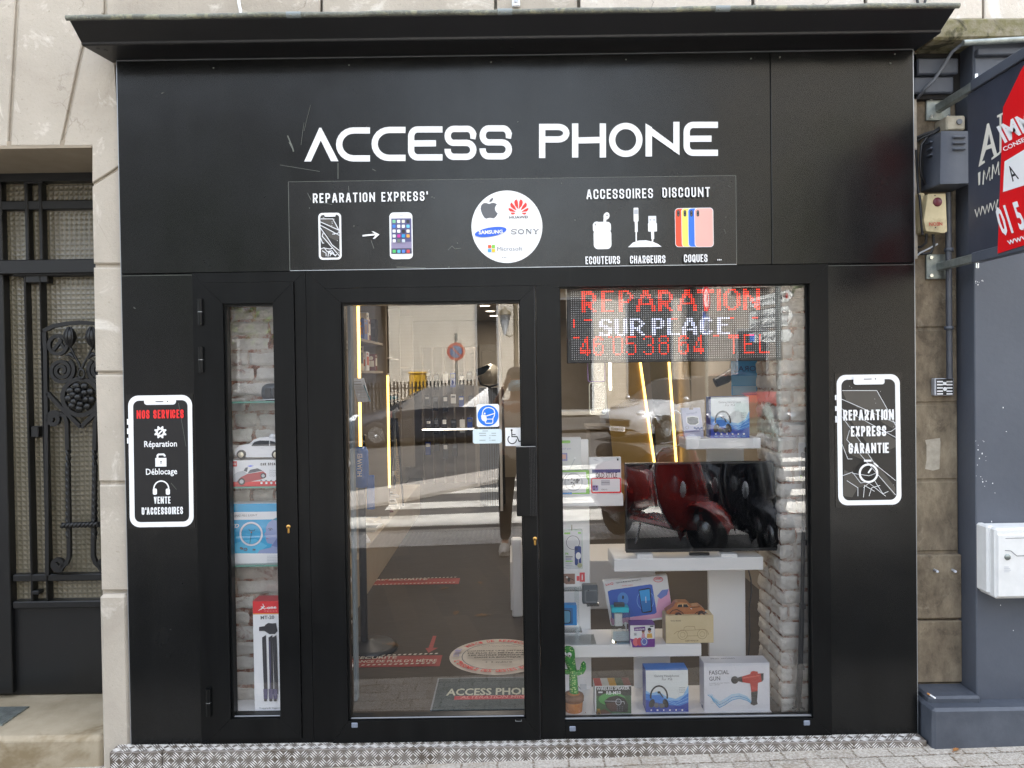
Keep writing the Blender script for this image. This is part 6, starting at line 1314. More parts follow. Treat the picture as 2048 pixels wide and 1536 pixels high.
# ================================================================== deeper in the shop
t = thing('wall_shelving', 'beige shop shelving with warm LED edges along the left interior wall', 'shelving', (-1.35, 3.5, .1))
b = MB(); b.box(-1.60, -1.585, 1.2, 7.6, FLZ, 2.5, TAUPE); b.build('back_panel', t)
for y in (2.03, 3.27, 4.5, 5.8, 7.0): b = MB(); b.box(-1.585, -1.09 if y < 3.4 else -1.34, y, y + .03, .45, 2.5, BEIGE); b.build('divider', t)
for z, y0, y1 in ((1.74, 2.06, 3.27), (1.98, 2.06, 3.27), (1.74, 3.3, 4.5), (2.0, 3.3, 4.5), (1.2, 3.3, 4.5), (1.5, 4.53, 5.8), (1.1, 4.53, 5.8), (1.9, 4.53, 5.8), (1.4, 5.83, 7.0), (1.8, 5.83, 7.0)): b = MB(); b.box(-1.585, -1.12 if y0 < 3 else -1.36, y0, y1, z - .02, z, BEIGE); b.build('shelf', t)
for y, z0, z1 in ((2.03, 1.0, 2.5), (3.27, .72, 1.70)): b = MB(); b.box(-1.092, -1.076, y - .003, y + .02, z0, z1, LEDW); b.build('led_strip', t)
b = MB(); b.box(-1.585, -1.08, 1.0, 5.4, FLZ, .44, noisy('beige_laminate', '#a39681', '#ab9e89', 4, .5, .03), .004); tag(b.build('low_plinth', None, (-1.3, 3, .1)), 'long low beige plinth under the left shelving inside the door', 'plinth')
random.seed(11)
pc = [('#b5502e', 'rust'), ('#e0dccf', 'cream'), ('#22242a', 'black'), ('#1f3f8f', 'blue'), ('#c9b89a', 'sand'), ('#dcdcdc', 'white'), ('#6a2f28', 'maroon'), ('#3a3a40', 'charcoal')]
spots = []
for z, y0, y1, hs_ in ((1.98, 2.12, 3.2, (.16, .24)), (1.74, 2.12, 3.2, (.14, .2)), (1.74, 3.36, 4.4, (.14, .22)), (1.2, 3.36, 4.4, (.15, .25)), (1.5, 4.6, 5.7, (.15, .25)), (1.1, 4.6, 5.7, (.15, .25))):
    y = y0
    while y < y1: wd = random.uniform(.07, .16); spots.append((z, y, wd, random.uniform(*hs_))); y += wd + random.uniform(.015, .06)
cnt = {}
for i, (z, y, wd, h) in enumerate(spots):
    cc, nm = pc[i % len(pc)]; m = mat('goods_' + nm, cc, .45); b = MB(); x1 = (-1.14 if y < 3.27 else -1.38) - random.uniform(0, .1); b.box(x1 - .07, x1, y, y + wd, z + .0005, z + h, m, .002)
    m2 = mat('goods_' + pc[(i + 3) % len(pc)][1], pc[(i + 3) % len(pc)][0], .45)
    g = G(b, lambda a, c2, l: Vector((a, y + .0 - l, c2)), .0008); g.rect(x1 - .06, z + h * .25, x1 - .01, z + h * .6, m2); g.ell(x1 - .035, z + h * .75, .018, .018, m2, 12)
    g = G(b, lambda a, c2, l: Vector((x1 + l, a, c2)), .0008); g.rect(y + wd * .15, z + h * .3, y + wd * .85, z + h * .75, m2); g.rect(y + wd * .15, z + h * .85, y + wd * .6, z + h * .92, m2)
    tag(b.build('accessory_box', None, (x1, y, z)), 'small printed accessory box on the left wall shelves', 'box', 'accessory boxes on the left wall shelves')
for i in range(30):
    y = random.uniform(2.15, 3.15) if i < 20 else random.uniform(3.4, 4.4); z = random.uniform(.65, 1.6) if i < 20 else random.uniform(.6, 1.1); x = random.uniform(-1.45, -1.2)
    b = MB(); k = i % 3; m = (BPLAST, GPLAST, MATS['goods_cream'])[0 if i % 4 else random.randint(1, 2)]
    if k == 0: b.box(x, x + .02, y, y + .06, z - .12, z, PALEG, .002); b.ball((x + .03, y + .03, z - .07), .026, m, 10, 6, (1, .8, 1.3))
    elif k == 1: b.tube([(x + .02, y, z), (x + .02, y - .02, z - .06), (x + .02, y + .01, z - .13), (x + .03, y + .04, z - .06), (x + .02, y + .03, z)], .007, m, 7); b.box(x, x + .015, y - .01, y + .05, z - .01, z + .04, PAPER)
    else: b.box(x, x + .05, y, y + .055, z - .11, z, m, .008); b.cyl((x + .025, y - .004, z - .05), (x + .025, y + .02, z - .05), .018, CHROME, 12); b.tube([(x + .02, y + .02, z), (x + .02, y + .02, z + .05)], .002, STEEL, 5)
    b.tube([(x - .14 if x > -1.4 else -1.58, y + .02, z + .045), (x + .03, y + .02, z + .045)], .002, STEEL, 5)
    tag(b.build('hanging_accessory', None, (x, y, z)), 'small hanging phone accessory on the left wall hooks', 'accessory', 'phone accessories hanging on the left wall')
for i in range(9):
    y = 1.2 + .42 * i; b = MB(); b.X = Matrix.Translation((-1.28 + random.uniform(-.08, .08), y, .4405 + .0)) @ Matrix.Rotation(random.uniform(-.5, .5), 4, 'Z'); m = (PALEG, MATS['goods_sand'], MATS['goods_maroon'], PAPER)[i % 4]
    b.box(-.1, .1, -.14, .14, 0, .012 + .006 * (i % 3), m, .002); b.box(-.08, .08, -.05, .05, .0125 + .006 * (i % 3), .0132 + .006 * (i % 3), MATS['goods_charcoal']); b.X = None
    tag(b.build('flat_package', None, (-1.28, y, .44)), 'flat boxed accessory lying on the low beige plinth', 'box', 'flat packages on the low plinth')
# queue post with blue cover
c = Vector((-.857, 1.06, FLZ)); t = thing('queue_post', 'black queue post on a round base, topped by a blue cover, inside the door', 'queue post', c)
b = MB(); b.lathe([(0, 0), (.165, 0), (.165, .012), (.14, .035), (.03, .05), (.022, .06), (0, .06)], c, BPLAST, 32); b.build('base', t)
b = MB(); b.cyl(c + Vector((-.03, 0, .05)), c + Vector((-.03, 0, .98)), .022, BPLAST, 16); b.build('pole', t)
b = MB(); BC = mat('royal_vinyl', '#1f5fb0', .35); cc = c + Vector((-.03, 0, 1.02)); b.lathe([(0, .17), (.03, .165), (.042, .14), (.045, .02), (.04, -.06), (.03, -.07)], cc, BC, 18); b.box(cc.x + .03, cc.x + .075, cc.y - .01, cc.y + .01, cc.z - .2, cc.z + .0, BC, .004)
g = G(b, lambda x, z, l: Vector((cc.x + x, cc.y - .046 - l, cc.z + z)), .002); g.text('HUAWEI', (.012, .0), (.016, .13), .028, WHITE, .01); b.build('cover', t, fix=False)
# photo tripod on the plinth
c = Vector((-1.13, 3.9, .4405)); t = thing('camera_tripod', 'black camera tripod standing on the low plinth between the shelves', 'tripod', c)
for a in (.5, 2.6, 4.7): b = MB(); b.tube([c + Vector((.13 * cos(a) - .05, .13 * sin(a), 0)), c + Vector((.075 * cos(a) - .02, .075 * sin(a), .42)), c + Vector((.02 * cos(a), .02 * sin(a), .85))], [.009, .012, .016], BPLAST, 8); b.build('leg', t)
b = MB(); b.cyl(c + Vector((0, 0, .35)), c + Vector((0, 0, .98)), .013, STEEL, 10); b.build('centre_column', t)
b = MB(); b.box(c.x - .04, c.x + .045, c.y - .04, c.y + .04, c.z + .92, c.z + 1.02, BPLAST, .01); b.box(c.x - .05, c.x + .03, c.y - .04, c.y + .04, c.z + 1.03, c.z + 1.06, mat('teal_plate', '#2a6f86', .4), .006); b.tube([c + Vector((-.02, 0, 1.02)), c + Vector((-.09, -.02, 1.14)), c + Vector((-.11, -.03, 1.19))], [.01, .013, .016], BPLAST, 8); b.build('head', t)
# leaflet, tall box, helmet stand, white plinth
b = MB(); b.prism([W(u, v, 1.75) for u, v in ((703, 756), (727, 756), (740, 803), (716, 805))], (0, .012, 0), mat('pale_leaflet', '#c9d2e0', .5)); g = G(b, PX(1.75), .001)
for k in range(7): g.line([(706 + 1.8 * k, 763 + 5.4 * k), (722 + 1.8 * k, 763 + 5.4 * k)], 1, LGREY if k > 1 else GREYINK)
g.line([(727.5, 770), (741, 803)], 1.6, mat('teal_edge', '#1f7a94', .4)); tag(b.build('leaflet_holder', None, W(722, 780, 1.75)), 'tilted pale price leaflet on the left shelving behind the door glass', 'leaflet')
b = MB(); p0, p1 = W(783, 880, 4.55), W(797, 985, 4.55); b.box(p0.x, p1.x, 4.55, 4.65, .4405, p0.z, MATS['goods_sand'], .003); g = G(b, PX(4.55), .001); g.text('BLUETOOTH', (793, 963), (793, 912), 5.5, GREYINK, .01)
tag(b.build('tall_carton', None, (p0.x, 4.6, .44)), 'tall sand coloured carton with vertical lettering beside the camera tripod', 'box')
YH = 5.9; c = W(979, 752, YH); t = thing('helmet_stand', 'black ribbed display stand at the back of the shop under a helmet', 'display stand', (c.x, YH, FLZ))
b = MB(); b.cyl((c.x + .02, YH, FLZ + .0), (c.x + .02, YH, c.z - .14), .145, BPLAST, 28)
for i in range(16): a = pi + pi * i / 15; b.box(c.x + .02 + .145 * cos(a) - .008, c.x + .02 + .145 * cos(a) + .008, YH + .145 * sin(a) - .012, YH + .145 * sin(a) + .004, FLZ + .02, c.z - .16, mat('stand_rib', '#3a4148', .35))
b.build('column', t)
t = thing('helmet', 'white open face motorcycle helmet with a dark visor on the ribbed stand', 'helmet', c)
b = MB()
def hel(s, tt):
    th = pi * .72 * tt; ph = 2 * pi * s; return c + Vector((.135 * sin(th) * cos(ph) + .01, .155 * sin(th) * sin(ph), .15 * cos(th)))
b.grid(hel, 28, 14, mat('helmet_shell', '#b0ab9e', .2, coat=.6)); b.build('shell', t)
b = MB(); b.prism([c + Vector(p) for p in ((-.16, -.13, .08), (-.02, -.16, .135), (.02, -.165, .11), (-.06, -.165, .03), (-.15, -.14, .0))], (0, .02, 0), mat('visor', '#20262b', .1)); b.build('visor', t)
b = MB(); b.tube([c + Vector((-.13, -.08, -.02)), c + Vector((-.10, -.13, -.1)), c + Vector((0, -.14, -.13)), c + Vector((.12, -.08, -.10))], .012, BPLAST, 8); b.build('edge_trim', t)
b = MB(); b.box(-.03, .95, 1.75, 2.25, FLZ, .43, MELA, .004); tag(b.build('white_plinth', None, (.4, 2, FLZ)), 'low white plinth on the shop floor behind the display stand', 'plinth')
b = MB(); b.box(-.02, .05, 1.60, 1.66, FLZ, .62, MELA, .01); tag(b.build('white_pillar', None, (.0, 1.63, FLZ)), 'short white moulded post at the right edge of the door glass', 'post')
b = MB(); b.box(-.155, -.125, 5.5, 5.56, FLZ, 2.5, MELA); tag(b.build('partition_post', None, (-.14, 5.5, FLZ)), 'slim white partition post near the back of the shop', 'post')
b = MB(); b.box(-.50, -.16, 8.34, 8.4, FLZ, 2.15, noisy('grey_beige_door', '#8c8476', '#938b7d', 3, .5, .02), .004); b.box(-.46, -.20, 8.325, 8.34, 1.25, 2.05, MATS['grey_beige_door'], .006); b.box(-.46, -.20, 8.325, 8.34, .25, 1.15, MATS['grey_beige_door'], .006)
tag(b.build('back_room_door', None, (-.33, 8.37, FLZ)), 'grey-beige panelled door in the rear wall of the shop', 'door')
# goods on the rear wall
t = thing('rear_display_wall', 'grey-brown slatted display wall with a glowing white shelf at the back of the shop', 'display wall', (-.9, 7.9, FLZ))
b = MB(); b.box(-1.34, -.53, 7.9, 7.94, FLZ, 2.1, mat('slat_wall', '#6a5f51', .6)); b.build('back_panel', t)
for i in range(6): b = MB(); x = -1.33 + .155 * i; b.box(x, x + .025, 7.82, 7.899, FLZ, 2.1, TAUPE); b.build('slat', t)
z = W(870, 857, 7.7).z
b = MB(); b.box(-1.3, -.56, 7.6, 7.899, z - .015, z, MELA); b.build('shelf', t); b = MB(); b.box(-1.3, -.56, 7.585, 7.599, z - .014, z, LEDC); b.build('led_strip', t)
for i in range(22):
    x = -1.27 + .125 * (i % 6) + random.uniform(-.015, .015); zz = 1.72 - .34 * (i // 6) + random.uniform(-.03, .03); h = random.uniform(.12, .24); m = (BPLAST, BPLAST, MATS['goods_charcoal'], MATS['goods_blue'], PALEG, BPLAST)[(i * 5 + i // 6) % 6]
    b = MB(); b.box(x, x + .075, 7.72, 7.76, zz - h, zz, m, .004); b.box(x + .01, x + .065, 7.716, 7.7195, zz - h * .35, zz - .02, (PALEG, GPLAST)[i % 2]); b.tube([(x + .037, 7.74, zz), (x + .037, 7.9, zz + .03)], .003, STEEL, 5)
    tag(b.build('hanging_pack', None, (x, 7.74, zz)), 'small dark accessory pack hanging on the rear slatted wall', 'accessory', 'accessory packs on the rear slatted wall')
# right-hand warm lit boards
def board(lab, us, Y, z0=.4):
    t = thing('lit_board', lab, 'display board', W(us[0], 900, Y), group='leaning LED edged boards at the right of the shop')
    b = MB(); q = [W(us[0], 600, Y), W(us[1], 600, Y), W(us[3], 1000, Y), W(us[2], 1000, Y)]; b.prism(q, (0, .03, 0), noisy('warm_board', '#a88f55', '#b39a60', 3, .6, .02) if us[0] < 1250 else noisy('olive_board', '#5f5742', '#6a624c', 3, .6, .02)); b.build('panel', t)
    b = MB(); b.prism([W(us[1] - 1, 600, Y - .012), W(us[1] + 3.5, 600, Y - .012), W(us[3] + 3.5, 1000, Y - .012), W(us[3] - 1, 1000, Y - .012)], (0, .02, 0), LEDW); b.build('led_strip', t)
board('widest golden LED edged board behind the display window', (1195, 1262, 1235, 1318), 5.4); board('grey-gold LED edged board in the middle behind the display window', (1290, 1328, 1322, 1357), 4.7); board('rightmost narrow LED edged board behind the display window', (1370, 1397, 1395, 1417), 4.2)
b = MB(); p0 = W(1219, 700, 4.2); p1 = W(1221, 780, 4.2); b.tube([p0, p1], .012, LEDC, 10); tag(b.build('tube_lamp', None, p0), 'short white glowing tube hanging under the LED sign', 'lamp')
b = MB(); b.pbox((1463, 690), (1515, 790), .62, .632, mat('azure_board', '#3aa3e6', .5), .002); g = G(b, PX(.62), .001); g.text('ORAL', (1468, 743), (1512, 742), -11, NAVB, 0, mirror=True); prect(g, 1463, 752, 1515, 770, mat('azure_light', '#6fbcec', .5)); prect(g, 1465, 772, 1513, 789, mat('azure_pale', '#a9d6f2', .5))
tag(b.build('blue_poster', None, W(1490, 740, .62)), 'blue poster with mirrored letters beside the right brick pier', 'poster')
t = thing('spotlight', 'black spotlight on an arm beside the blue poster', 'spotlight', W(1455, 750, 1.45))
b = MB(); b.tube([W(1430, 766, 1.45), W(1452, 756, 1.45), W(1465, 744, 1.45)], [.03, .035, .03], BPLAST, 12); b.build('lamp_head', t); b = MB(); b.tube([W(1462, 745, 1.45), W(1464, 720, 1.45), W(1464, 500, 1.45)], .012, BPLAST, 8); b.build('arm', t)
b = MB(); b.box(.95, 1.7, 6.0, 6.5, FLZ, 1.0, TAUPE, .004); b.box(.93, 1.72, 5.97, 6.53, 1.0, 1.04, BEIGE); tag(b.build('till_counter', None, (1.3, 6.2, FLZ)), 'taupe till counter at the back right of the shop', 'counter')
# floor stickers and mat
fz = lambda u, v, z=FLZ: WZ(u, v, z)
FP = lambda x, y, l: Vector((x, y, FLZ + l))
SRED = noisy('worn_red_vinyl', '#8a2f2b', '#953833', 30, .6, 0); SWH = noisy('worn_white_vinyl', '#b5aca0', '#c0b8ac', 12, .6, 0)
def strip_sticker(lab, ul, vn, vf, ur, txt):
    b = MB(); g = G(b, FP, .001); y0, y1 = fz(800, vn).y, fz(800, vf).y; x0, x1 = fz(ul, vn).x, fz(ur, vn).x; g.rect(x0, y0, x1, y1, SRED); h = y1 - y0
    for k in range(int((x1 - x0) / .03)):
        for yy in (y0 + .004, y1 - h * .12): g.poly([(x0 + .03 * k, yy), (x0 + .03 * k + .015, yy), (x0 + .03 * k + .022, yy + h * .1), (x0 + .03 * k + .007, yy + h * .1)], SWH)
    for i, s2 in enumerate(txt): g.text(s2, (x1 - (.62 if i == 0 and len(txt) > 1 else .80) - (.2 if i == 0 else 0), y0 + h * (.52 - .34 * i)), (x1 - (.25 if i == 0 else .02), y0 + h * (.52 - .34 * i)), h * .22, SWH, .02)
    tag(b.build('floor_strip', None, (x0, y0, FLZ), fix=False), lab, 'floor sticker', 'red distance strips on the shop floor')
strip_sticker('red distance strip with white French lettering on the floor just inside the door', 560, 1334, 1312, 879, ('POUR VOTRE SÉCURITÉ', "GARDEZ UNE DISTANCE DE PLUS D'1 MÈTRE")); strip_sticker('faded red distance strip farther back on the shop floor', 740, 1170, 1158, 917, ('POUR VOTRE SÉCURITÉ',))
b = MB(); g = G(b, FP, .001); pts = [fz(*p) for p in ((866, 1272), (873, 1272), (866, 1296), (876, 1296), (857, 1306), (851, 1297), (857, 1296))]; g.poly([(p.x, p.y) for p in pts], SRED); tag(b.build('floor_arrow', None, fz(862, 1290)), 'red arrow sticker on the floor above the near red strip', 'floor sticker')
c = fz(996, 1312); R = .275
t = thing('round_floor_sticker', 'round white floor sticker with red and black distancing text behind the door', 'floor sticker', (c.x, c.y, FLZ))
b = MB(); g = G(b, FP, .001); g.ell(c.x, c.y, R, R, SWH, 48); g.ring(c.x, c.y, R * .74, R * .74, .006, GREYINK, 48); b.build('disc', t, fix=False)
b = MB(); g = G(b, FP, .002)
def ctext(s, a0, a1, r, m, h, flip=1):
    n = len(s)
    for i, ch in enumerate(s):
        if ch == ' ': continue
        a = a0 + (a1 - a0) * (i + .5) / n; ca = Vector((c.x + r * cos(a), c.y + r * sin(a))); tv = Vector((sin(a), -cos(a))) * flip; wv = abs(a1 - a0) * r / n * .42; g.text(ch, ca - tv * wv, ca + tv * wv, h, m, .02)
ctext('MERCI DE RESPECTER', 2.5, .65, R * .80, RED, .036); ctext("L'ENSEMBLE DES GESTES BARRIERES", 3.45, 5.97, R * .93, RED, .036, -1); ctext('COVID', 3.3, 2.75, R * .80, LILA, .036)
for i, (s2, hw) in enumerate((('CONSERVEZ UNE DISTANCE', .178), ("DE PLUS D'1 MÈTRE AVEC", .172), ('LES AUTRES PERSONNES', .165), ('DANS LA BOUTIQUE', .13))): g.text(s2, (c.x - hw, c.y + .035 - .034 * i), (c.x + hw, c.y + .035 - .034 * i), .019, INK, .03)
for i, s2 in enumerate(('LAVEZ VOUS LES MAINS', 'ET RESPECTEZ LES CONSIGNES')): g.text(s2, (c.x - .10 - .02 * i, c.y + .12 - .02 * i), (c.x + .10 + .02 * i, c.y + .12 - .02 * i), .010, GREYINK, .01)
g.rect(c.x - .085, c.y - .103, c.x + .085, c.y - .098, INK); g.text('+ 1 mètre', (c.x - .07, c.y - .142), (c.x + .08, c.y - .142), .022, INK, .01); b.build('lettering', t, fix=False)
DM = noisy('dark_mat_pile', '#26302f', '#323c3b', 60, .95, .5, 300, .002)
y0, y1 = fz(980, 1421).y, fz(980, 1358).y; x0, x1 = fz(864, 1421).x, fz(1105, 1421).x
t = thing('door_mat', 'dark grey door mat lettered with the shop name over a red stripe', 'door mat', ((x0 + x1) / 2, (y0 + y1) / 2, FLZ))
b = MB(); b.box(x0, x1, y0, y1, FLZ + .0005, FLZ + .007, DM, .002); b.build('pile', t)
b = MB(); b.box(x0 - .008, x0 - .0005, y0, y1 + .008, FLZ + .0005, FLZ + .006, GPLAST); b.box(x0, x1, y1 + .0005, y1 + .008, FLZ + .0005, FLZ + .006, GPLAST); b.build('edging', t)
b = MB(); g = G(b, lambda x, y, l: Vector((x, y, FLZ + .007 + l)), .0006); BN = mat('bone_pile', '#a8a692', .95)
a = fz(892, 1391, FLZ + .007); d = fz(1076, 1391, FLZ + .007); g.text('ACCESS PHONE', (a.x, a.y), (d.x, a.y), .082, BN, .025); a2 = fz(908, 1400, FLZ + .007); d2 = fz(1085, 1392, FLZ + .007); g.rect(a2.x, a2.y, d2.x, d2.y + .012, mat('red_pile', '#9c3438', .95)); g.text('ALTERATION MINUTE', (a2.x + .03, a2.y + .012), (d2.x - .02, a2.y + .012), .035, mat('pink_pile', '#c08078', .95), .01, shear=.2); b.build('lettering', t, fix=False)
# ================================================================== the street in front (seen directly at the foot of the picture and mirrored in the glass)
def WRG(u, v, z=0.0):
    """point on the street's surface whose mirror image in the glass shows at (u, v)"""
    p = WZ(u, v, z); return Vector((p.x, .06 - p.y, z))
def sheet(name, x0, x1, y0, y1, dz, m, nx=2, ny=2):
    b = MB(); b.grid(lambda s, t2: Vector((x0 + (x1 - x0) * s, y0 + (y1 - y0) * t2, ground(max(-12, min(12, x0 + (x1 - x0) * s))) + dz)), nx, ny, m, False); return tag(b.build(name, None, ((x0 + x1) / 2, (y0 + y1) / 2, 0)), kind='structure')
SETT = mat('granite_setts', '#a39b90', .85, spec=.25); _v = coords(SETT)
def sett_net():
    m = SETT; wv = N(m, 'ShaderNodeVectorMath', operation='ADD'); nz = N(m, 'ShaderNodeTexNoise'); nz.inputs['Scale'].default_value = 9; sc = N(m, 'ShaderNodeVectorMath', operation='SCALE'); sc.inputs['Scale'].default_value = .018
    L(m, _v, nz.inputs['Vector']); L(m, nz.outputs['Color'], sc.inputs[0]); L(m, _v, wv.inputs[0]); L(m, sc.outputs[0], wv.inputs[1])
    br = N(m, 'ShaderNodeTexBrick'); br.inputs['Scale'].default_value = 1; br.inputs['Brick Width'].default_value = .155; br.inputs['Row Height'].default_value = .105; br.inputs['Mortar Size'].default_value = .006; br.inputs['Mortar Smooth'].default_value = .6
    br.inputs['Color1'].default_value = (*lin('#a79f94'), 1); br.inputs['Color2'].default_value = (*lin('#8f877c'), 1); br.inputs['Mortar'].default_value = (*lin('#6f5f4c'), 1); L(m, wv.outputs[0], br.inputs['Vector'])
    c = mixc(m, ramp(m, noise_n(m, _v, 90, 5, .7), [(.42, 0), (.6, .8)]), br.outputs['Color'], '#c9c3b9'); c = mixc(m, ramp(m, noise_n(m, _v, 160, 4, .8), [(.58, 0), (.66, .7)]), c, '#4d463e'); c = mixc(m, ramp(m, noise_n(m, _v, 3, 6, .7), [(.5, 0), (.7, .6)]), c, '#8b7a63')
    L(m, c, BS(m).inputs['Base Color'])
    mu = N(m, 'ShaderNodeMath', operation='MULTIPLY_ADD'); L(m, br.outputs['Fac'], mu.inputs[0]); mu.inputs[1].default_value = -1.0; L(m, noise_n(m, _v, 60, 6, .7), mu.inputs[2]); bump(m, mu.outputs[0], .9, .008)
sett_net()
ASPH = noisy('asphalt', '#403f3e', '#4b4947', 3, .85, .5, 150, .004, c3='#53504d'); PAVE = noisy('pavement_asphalt', '#3e3d3c', '#484745', 2.5, .85, .4, 140, .004, c3='#383634'); KERB = noisy('kerb_granite', '#a8a29a', '#98928a', 12, .8, .3)
ZEB = noisy('road_paint', '#bdbab2', '#cbc8c0', 5, .75, .25, 90, .003, c3='#9a978f'); TACT = noisy('tactile_slab', '#a9a6a2', '#b7b4b0', 6, .8, .2)
sheet('ground', -150, 150, -160, 8, -.16, noisy('far_ground', '#5a5854', '#66635e', .5, .9, 0), 24, 4)
sheet('pavement', -14, 14, -.85, .6, .0, SETT, 24, 2); sheet('footway', -14, 14, -4.90, -.85, .001, PAVE, 24, 2)
b = MB(); b.grid(lambda s, t2: Vector((-14 + 28 * s, -4.90 - .28 * t2, ground(max(-12, min(12, -14 + 28 * s))) - .002 - .03 * t2)), 28, 1, KERB, False); tag(b.build('kerb', None, (0, -5, 0)), kind='structure')
sheet('road', -60, 60, -18.0, -5.17, -.036, ASPH, 48, 2); sheet('far_pavement', -60, 60, -24, -18.0, .06, PAVE, 48, 2)
b = MB()
for y0, y1, xa, xb in ((-5.38, -6.10, -2.2, 4.4), (-6.56, -7.05, -1.7, 4.6), (-7.75, -8.2, -1.3, 4.8), (-8.86, -9.32, -.6, 5.0), (-10.02, -10.6, .2, 5.3)):
    n = 20; b.grid(lambda s, t2: Vector((xa + (xb - xa) * s, y0 + (y1 - y0) * t2 + .012 * noise.noise(Vector((s * 40, y0, t2))), ground(xa + (xb - xa) * s) - .031)), n, 1, ZEB, False)
tag(b.build('zebra_crossing', None, (1, -8, 0)), kind='structure')
b = MB(); b.grid(lambda s, t2: Vector((-2.4 + 6.2 * s, -4.86 + .68 * t2, ground(-2.4 + 6.2 * s) + .006)), 20, 1, TACT, False)
for i in range(124):
    for j in range(12):
        x, y = -2.38 + .05 * i, -4.83 + .054 * j; z = ground(x) + .0062; b.add([(x - .014, y - .014, z), (x + .014, y - .014, z), (x + .014, y + .014, z), (x - .014, y + .014, z), (x - .008, y - .008, z + .005), (x + .008, y - .008, z + .005), (x + .008, y + .008, z + .005), (x - .008, y + .008, z + .005)], [(4, 5, 6, 7), (0, 1, 5, 4), (1, 2, 6, 5), (2, 3, 7, 6), (3, 0, 4, 7)], WHITE if False else ZEB)
tag(b.build('tactile_paving', None, (.7, -4.5, 0), fix=False), kind='structure')
b = MB(); q = [WRG(*p, -.03) for p in ((560, 1030), (790, 1003), (1010, 962), (1100, 940), (1010, 940), (760, 975), (560, 1000))]
b.prism([(p.x, p.y, -.03 + ground(p.x)) for p in q], (0, 0, .05), KERB); tag(b.build('traffic_island', None, (-2, -8, 0)), kind='structure')

# --- buildings opposite
CLAD = mat('ribbed_pale_cladding', '#b5ada0', .7); _v = coords(CLAD); wvn = N(CLAD, 'ShaderNodeTexWave', bands_direction='Z'); wvn.inputs['Scale'].default_value = 2.6; wvn.inputs['Distortion'].default_value = 1.2; wvn.inputs['Detail'].default_value = 3; L(CLAD, _v, wvn.inputs['Vector'])
L(CLAD, mixc(CLAD, ramp(CLAD, wvn.outputs['Fac'], [(.1, .35), (.4, 0)]), '#bcb6aa', '#908a7e'), BS(CLAD).inputs['Base Color'])
DKGL = mat('dark_window_glass', '#1b1d1f', .12); PSTONE = noisy('pale_stone_front', '#8d867b', '#9a9388', 1.5, .85, .1, c3='#7a746a'); FRM = mat('window_frame_grey', '#8b8d8e', .5)
def block_building(name, lab, x0, x1, y, h, m, wins, dep=8, roof=True):
    t = thing(name, lab, 'building', ((x0 + x1) / 2, y, 0)); b = MB(); b.box(x0, x1, y - dep, y, -.3, h, m); b.build('wall', t)
    for (wx, wz, ww, wh) in wins:
        b = MB(); b.box(wx, wx + ww, y - .12, y + .03, wz, wz + wh, FRM); o = b.build('window', t); b = MB(); b.box(wx + .08, wx + ww - .08, y + .0305, y + .04, wz + .08, wz + wh - .08, DKGL); b.build('pane', o)
        b = MB(); b.box(wx - .08, wx + ww + .08, y + .0, y + .16, wz - .12, wz - .002, m); b.build('sill', o)
    if roof: b = MB(); b.box(x0 - .2, x1 + .2, y - dep, y + .25, h + .002, h + .35, FRM); b.build('roof', t)
    return t
YB = -24.0
t = block_building('office_building', 'pale ribbed office building across the street with dark glazed bays between its piers', -4.4, 6.3, YB, 4.7, CLAD, [(-1.30, .2, .85, 4.1), (.95, .3, 2.0, 4.1), (4.1, .3, 1.7, 4.1)])
block_building('apartment_building', 'tall pale stone apartment building across the street, right of the office building', 6.6, 26, YB + 1.5, 15, PSTONE, [(x, z, 1.1, 1.9) for x in (7.6, 10.2, 12.8, 15.4, 18, 20.6) for z in (1.2, 4.6, 8.0, 11.4)])
block_building('apartment_building', 'tall dark grey apartment building across the street, left of the office building', -30, -4.7, YB + 1, 12.5, noisy('grey_render_front', '#45464a', '#505155', 2, .9, .1), [(x, z, 1.1, 1.8) for x in (-22.5, -19.5, -16.5, -13.5, -10.5, -7.0) for z in (1.2, 4.4, 7.6, 10.8)])
t = thing('railing', 'dark upright bar railing in front of the pale office building', 'railing', (-3, -21.5, .1))
b = MB()
for i in range(46): x = -6.4 + .12 * i; b.box(x, x + .05, -21.52, -21.48, .06 + ground(x), 1.55 + ground(x), IRON)
b.build('upright', t); b = MB(); b.box(-6.45, -.85, -21.53, -21.47, .25, .3, IRON); b.box(-6.45, -.85, -21.53, -21.47, 1.25, 1.3, IRON); b.build('rail', t)
b = MB(); b.box(-3.5, -2.95, -23.1, -22.6, .06, 1.72, mat('yellow_bin', '#b88e1e', .5), .03); b.box(-3.54, -2.91, -23.13, -22.57, 1.722, 1.80, MATS['yellow_bin'], .03); tag(b.build('yellow_container', None, (-3.2, -22.8, .06)), 'yellow container behind the dark railing across the street', 'container')
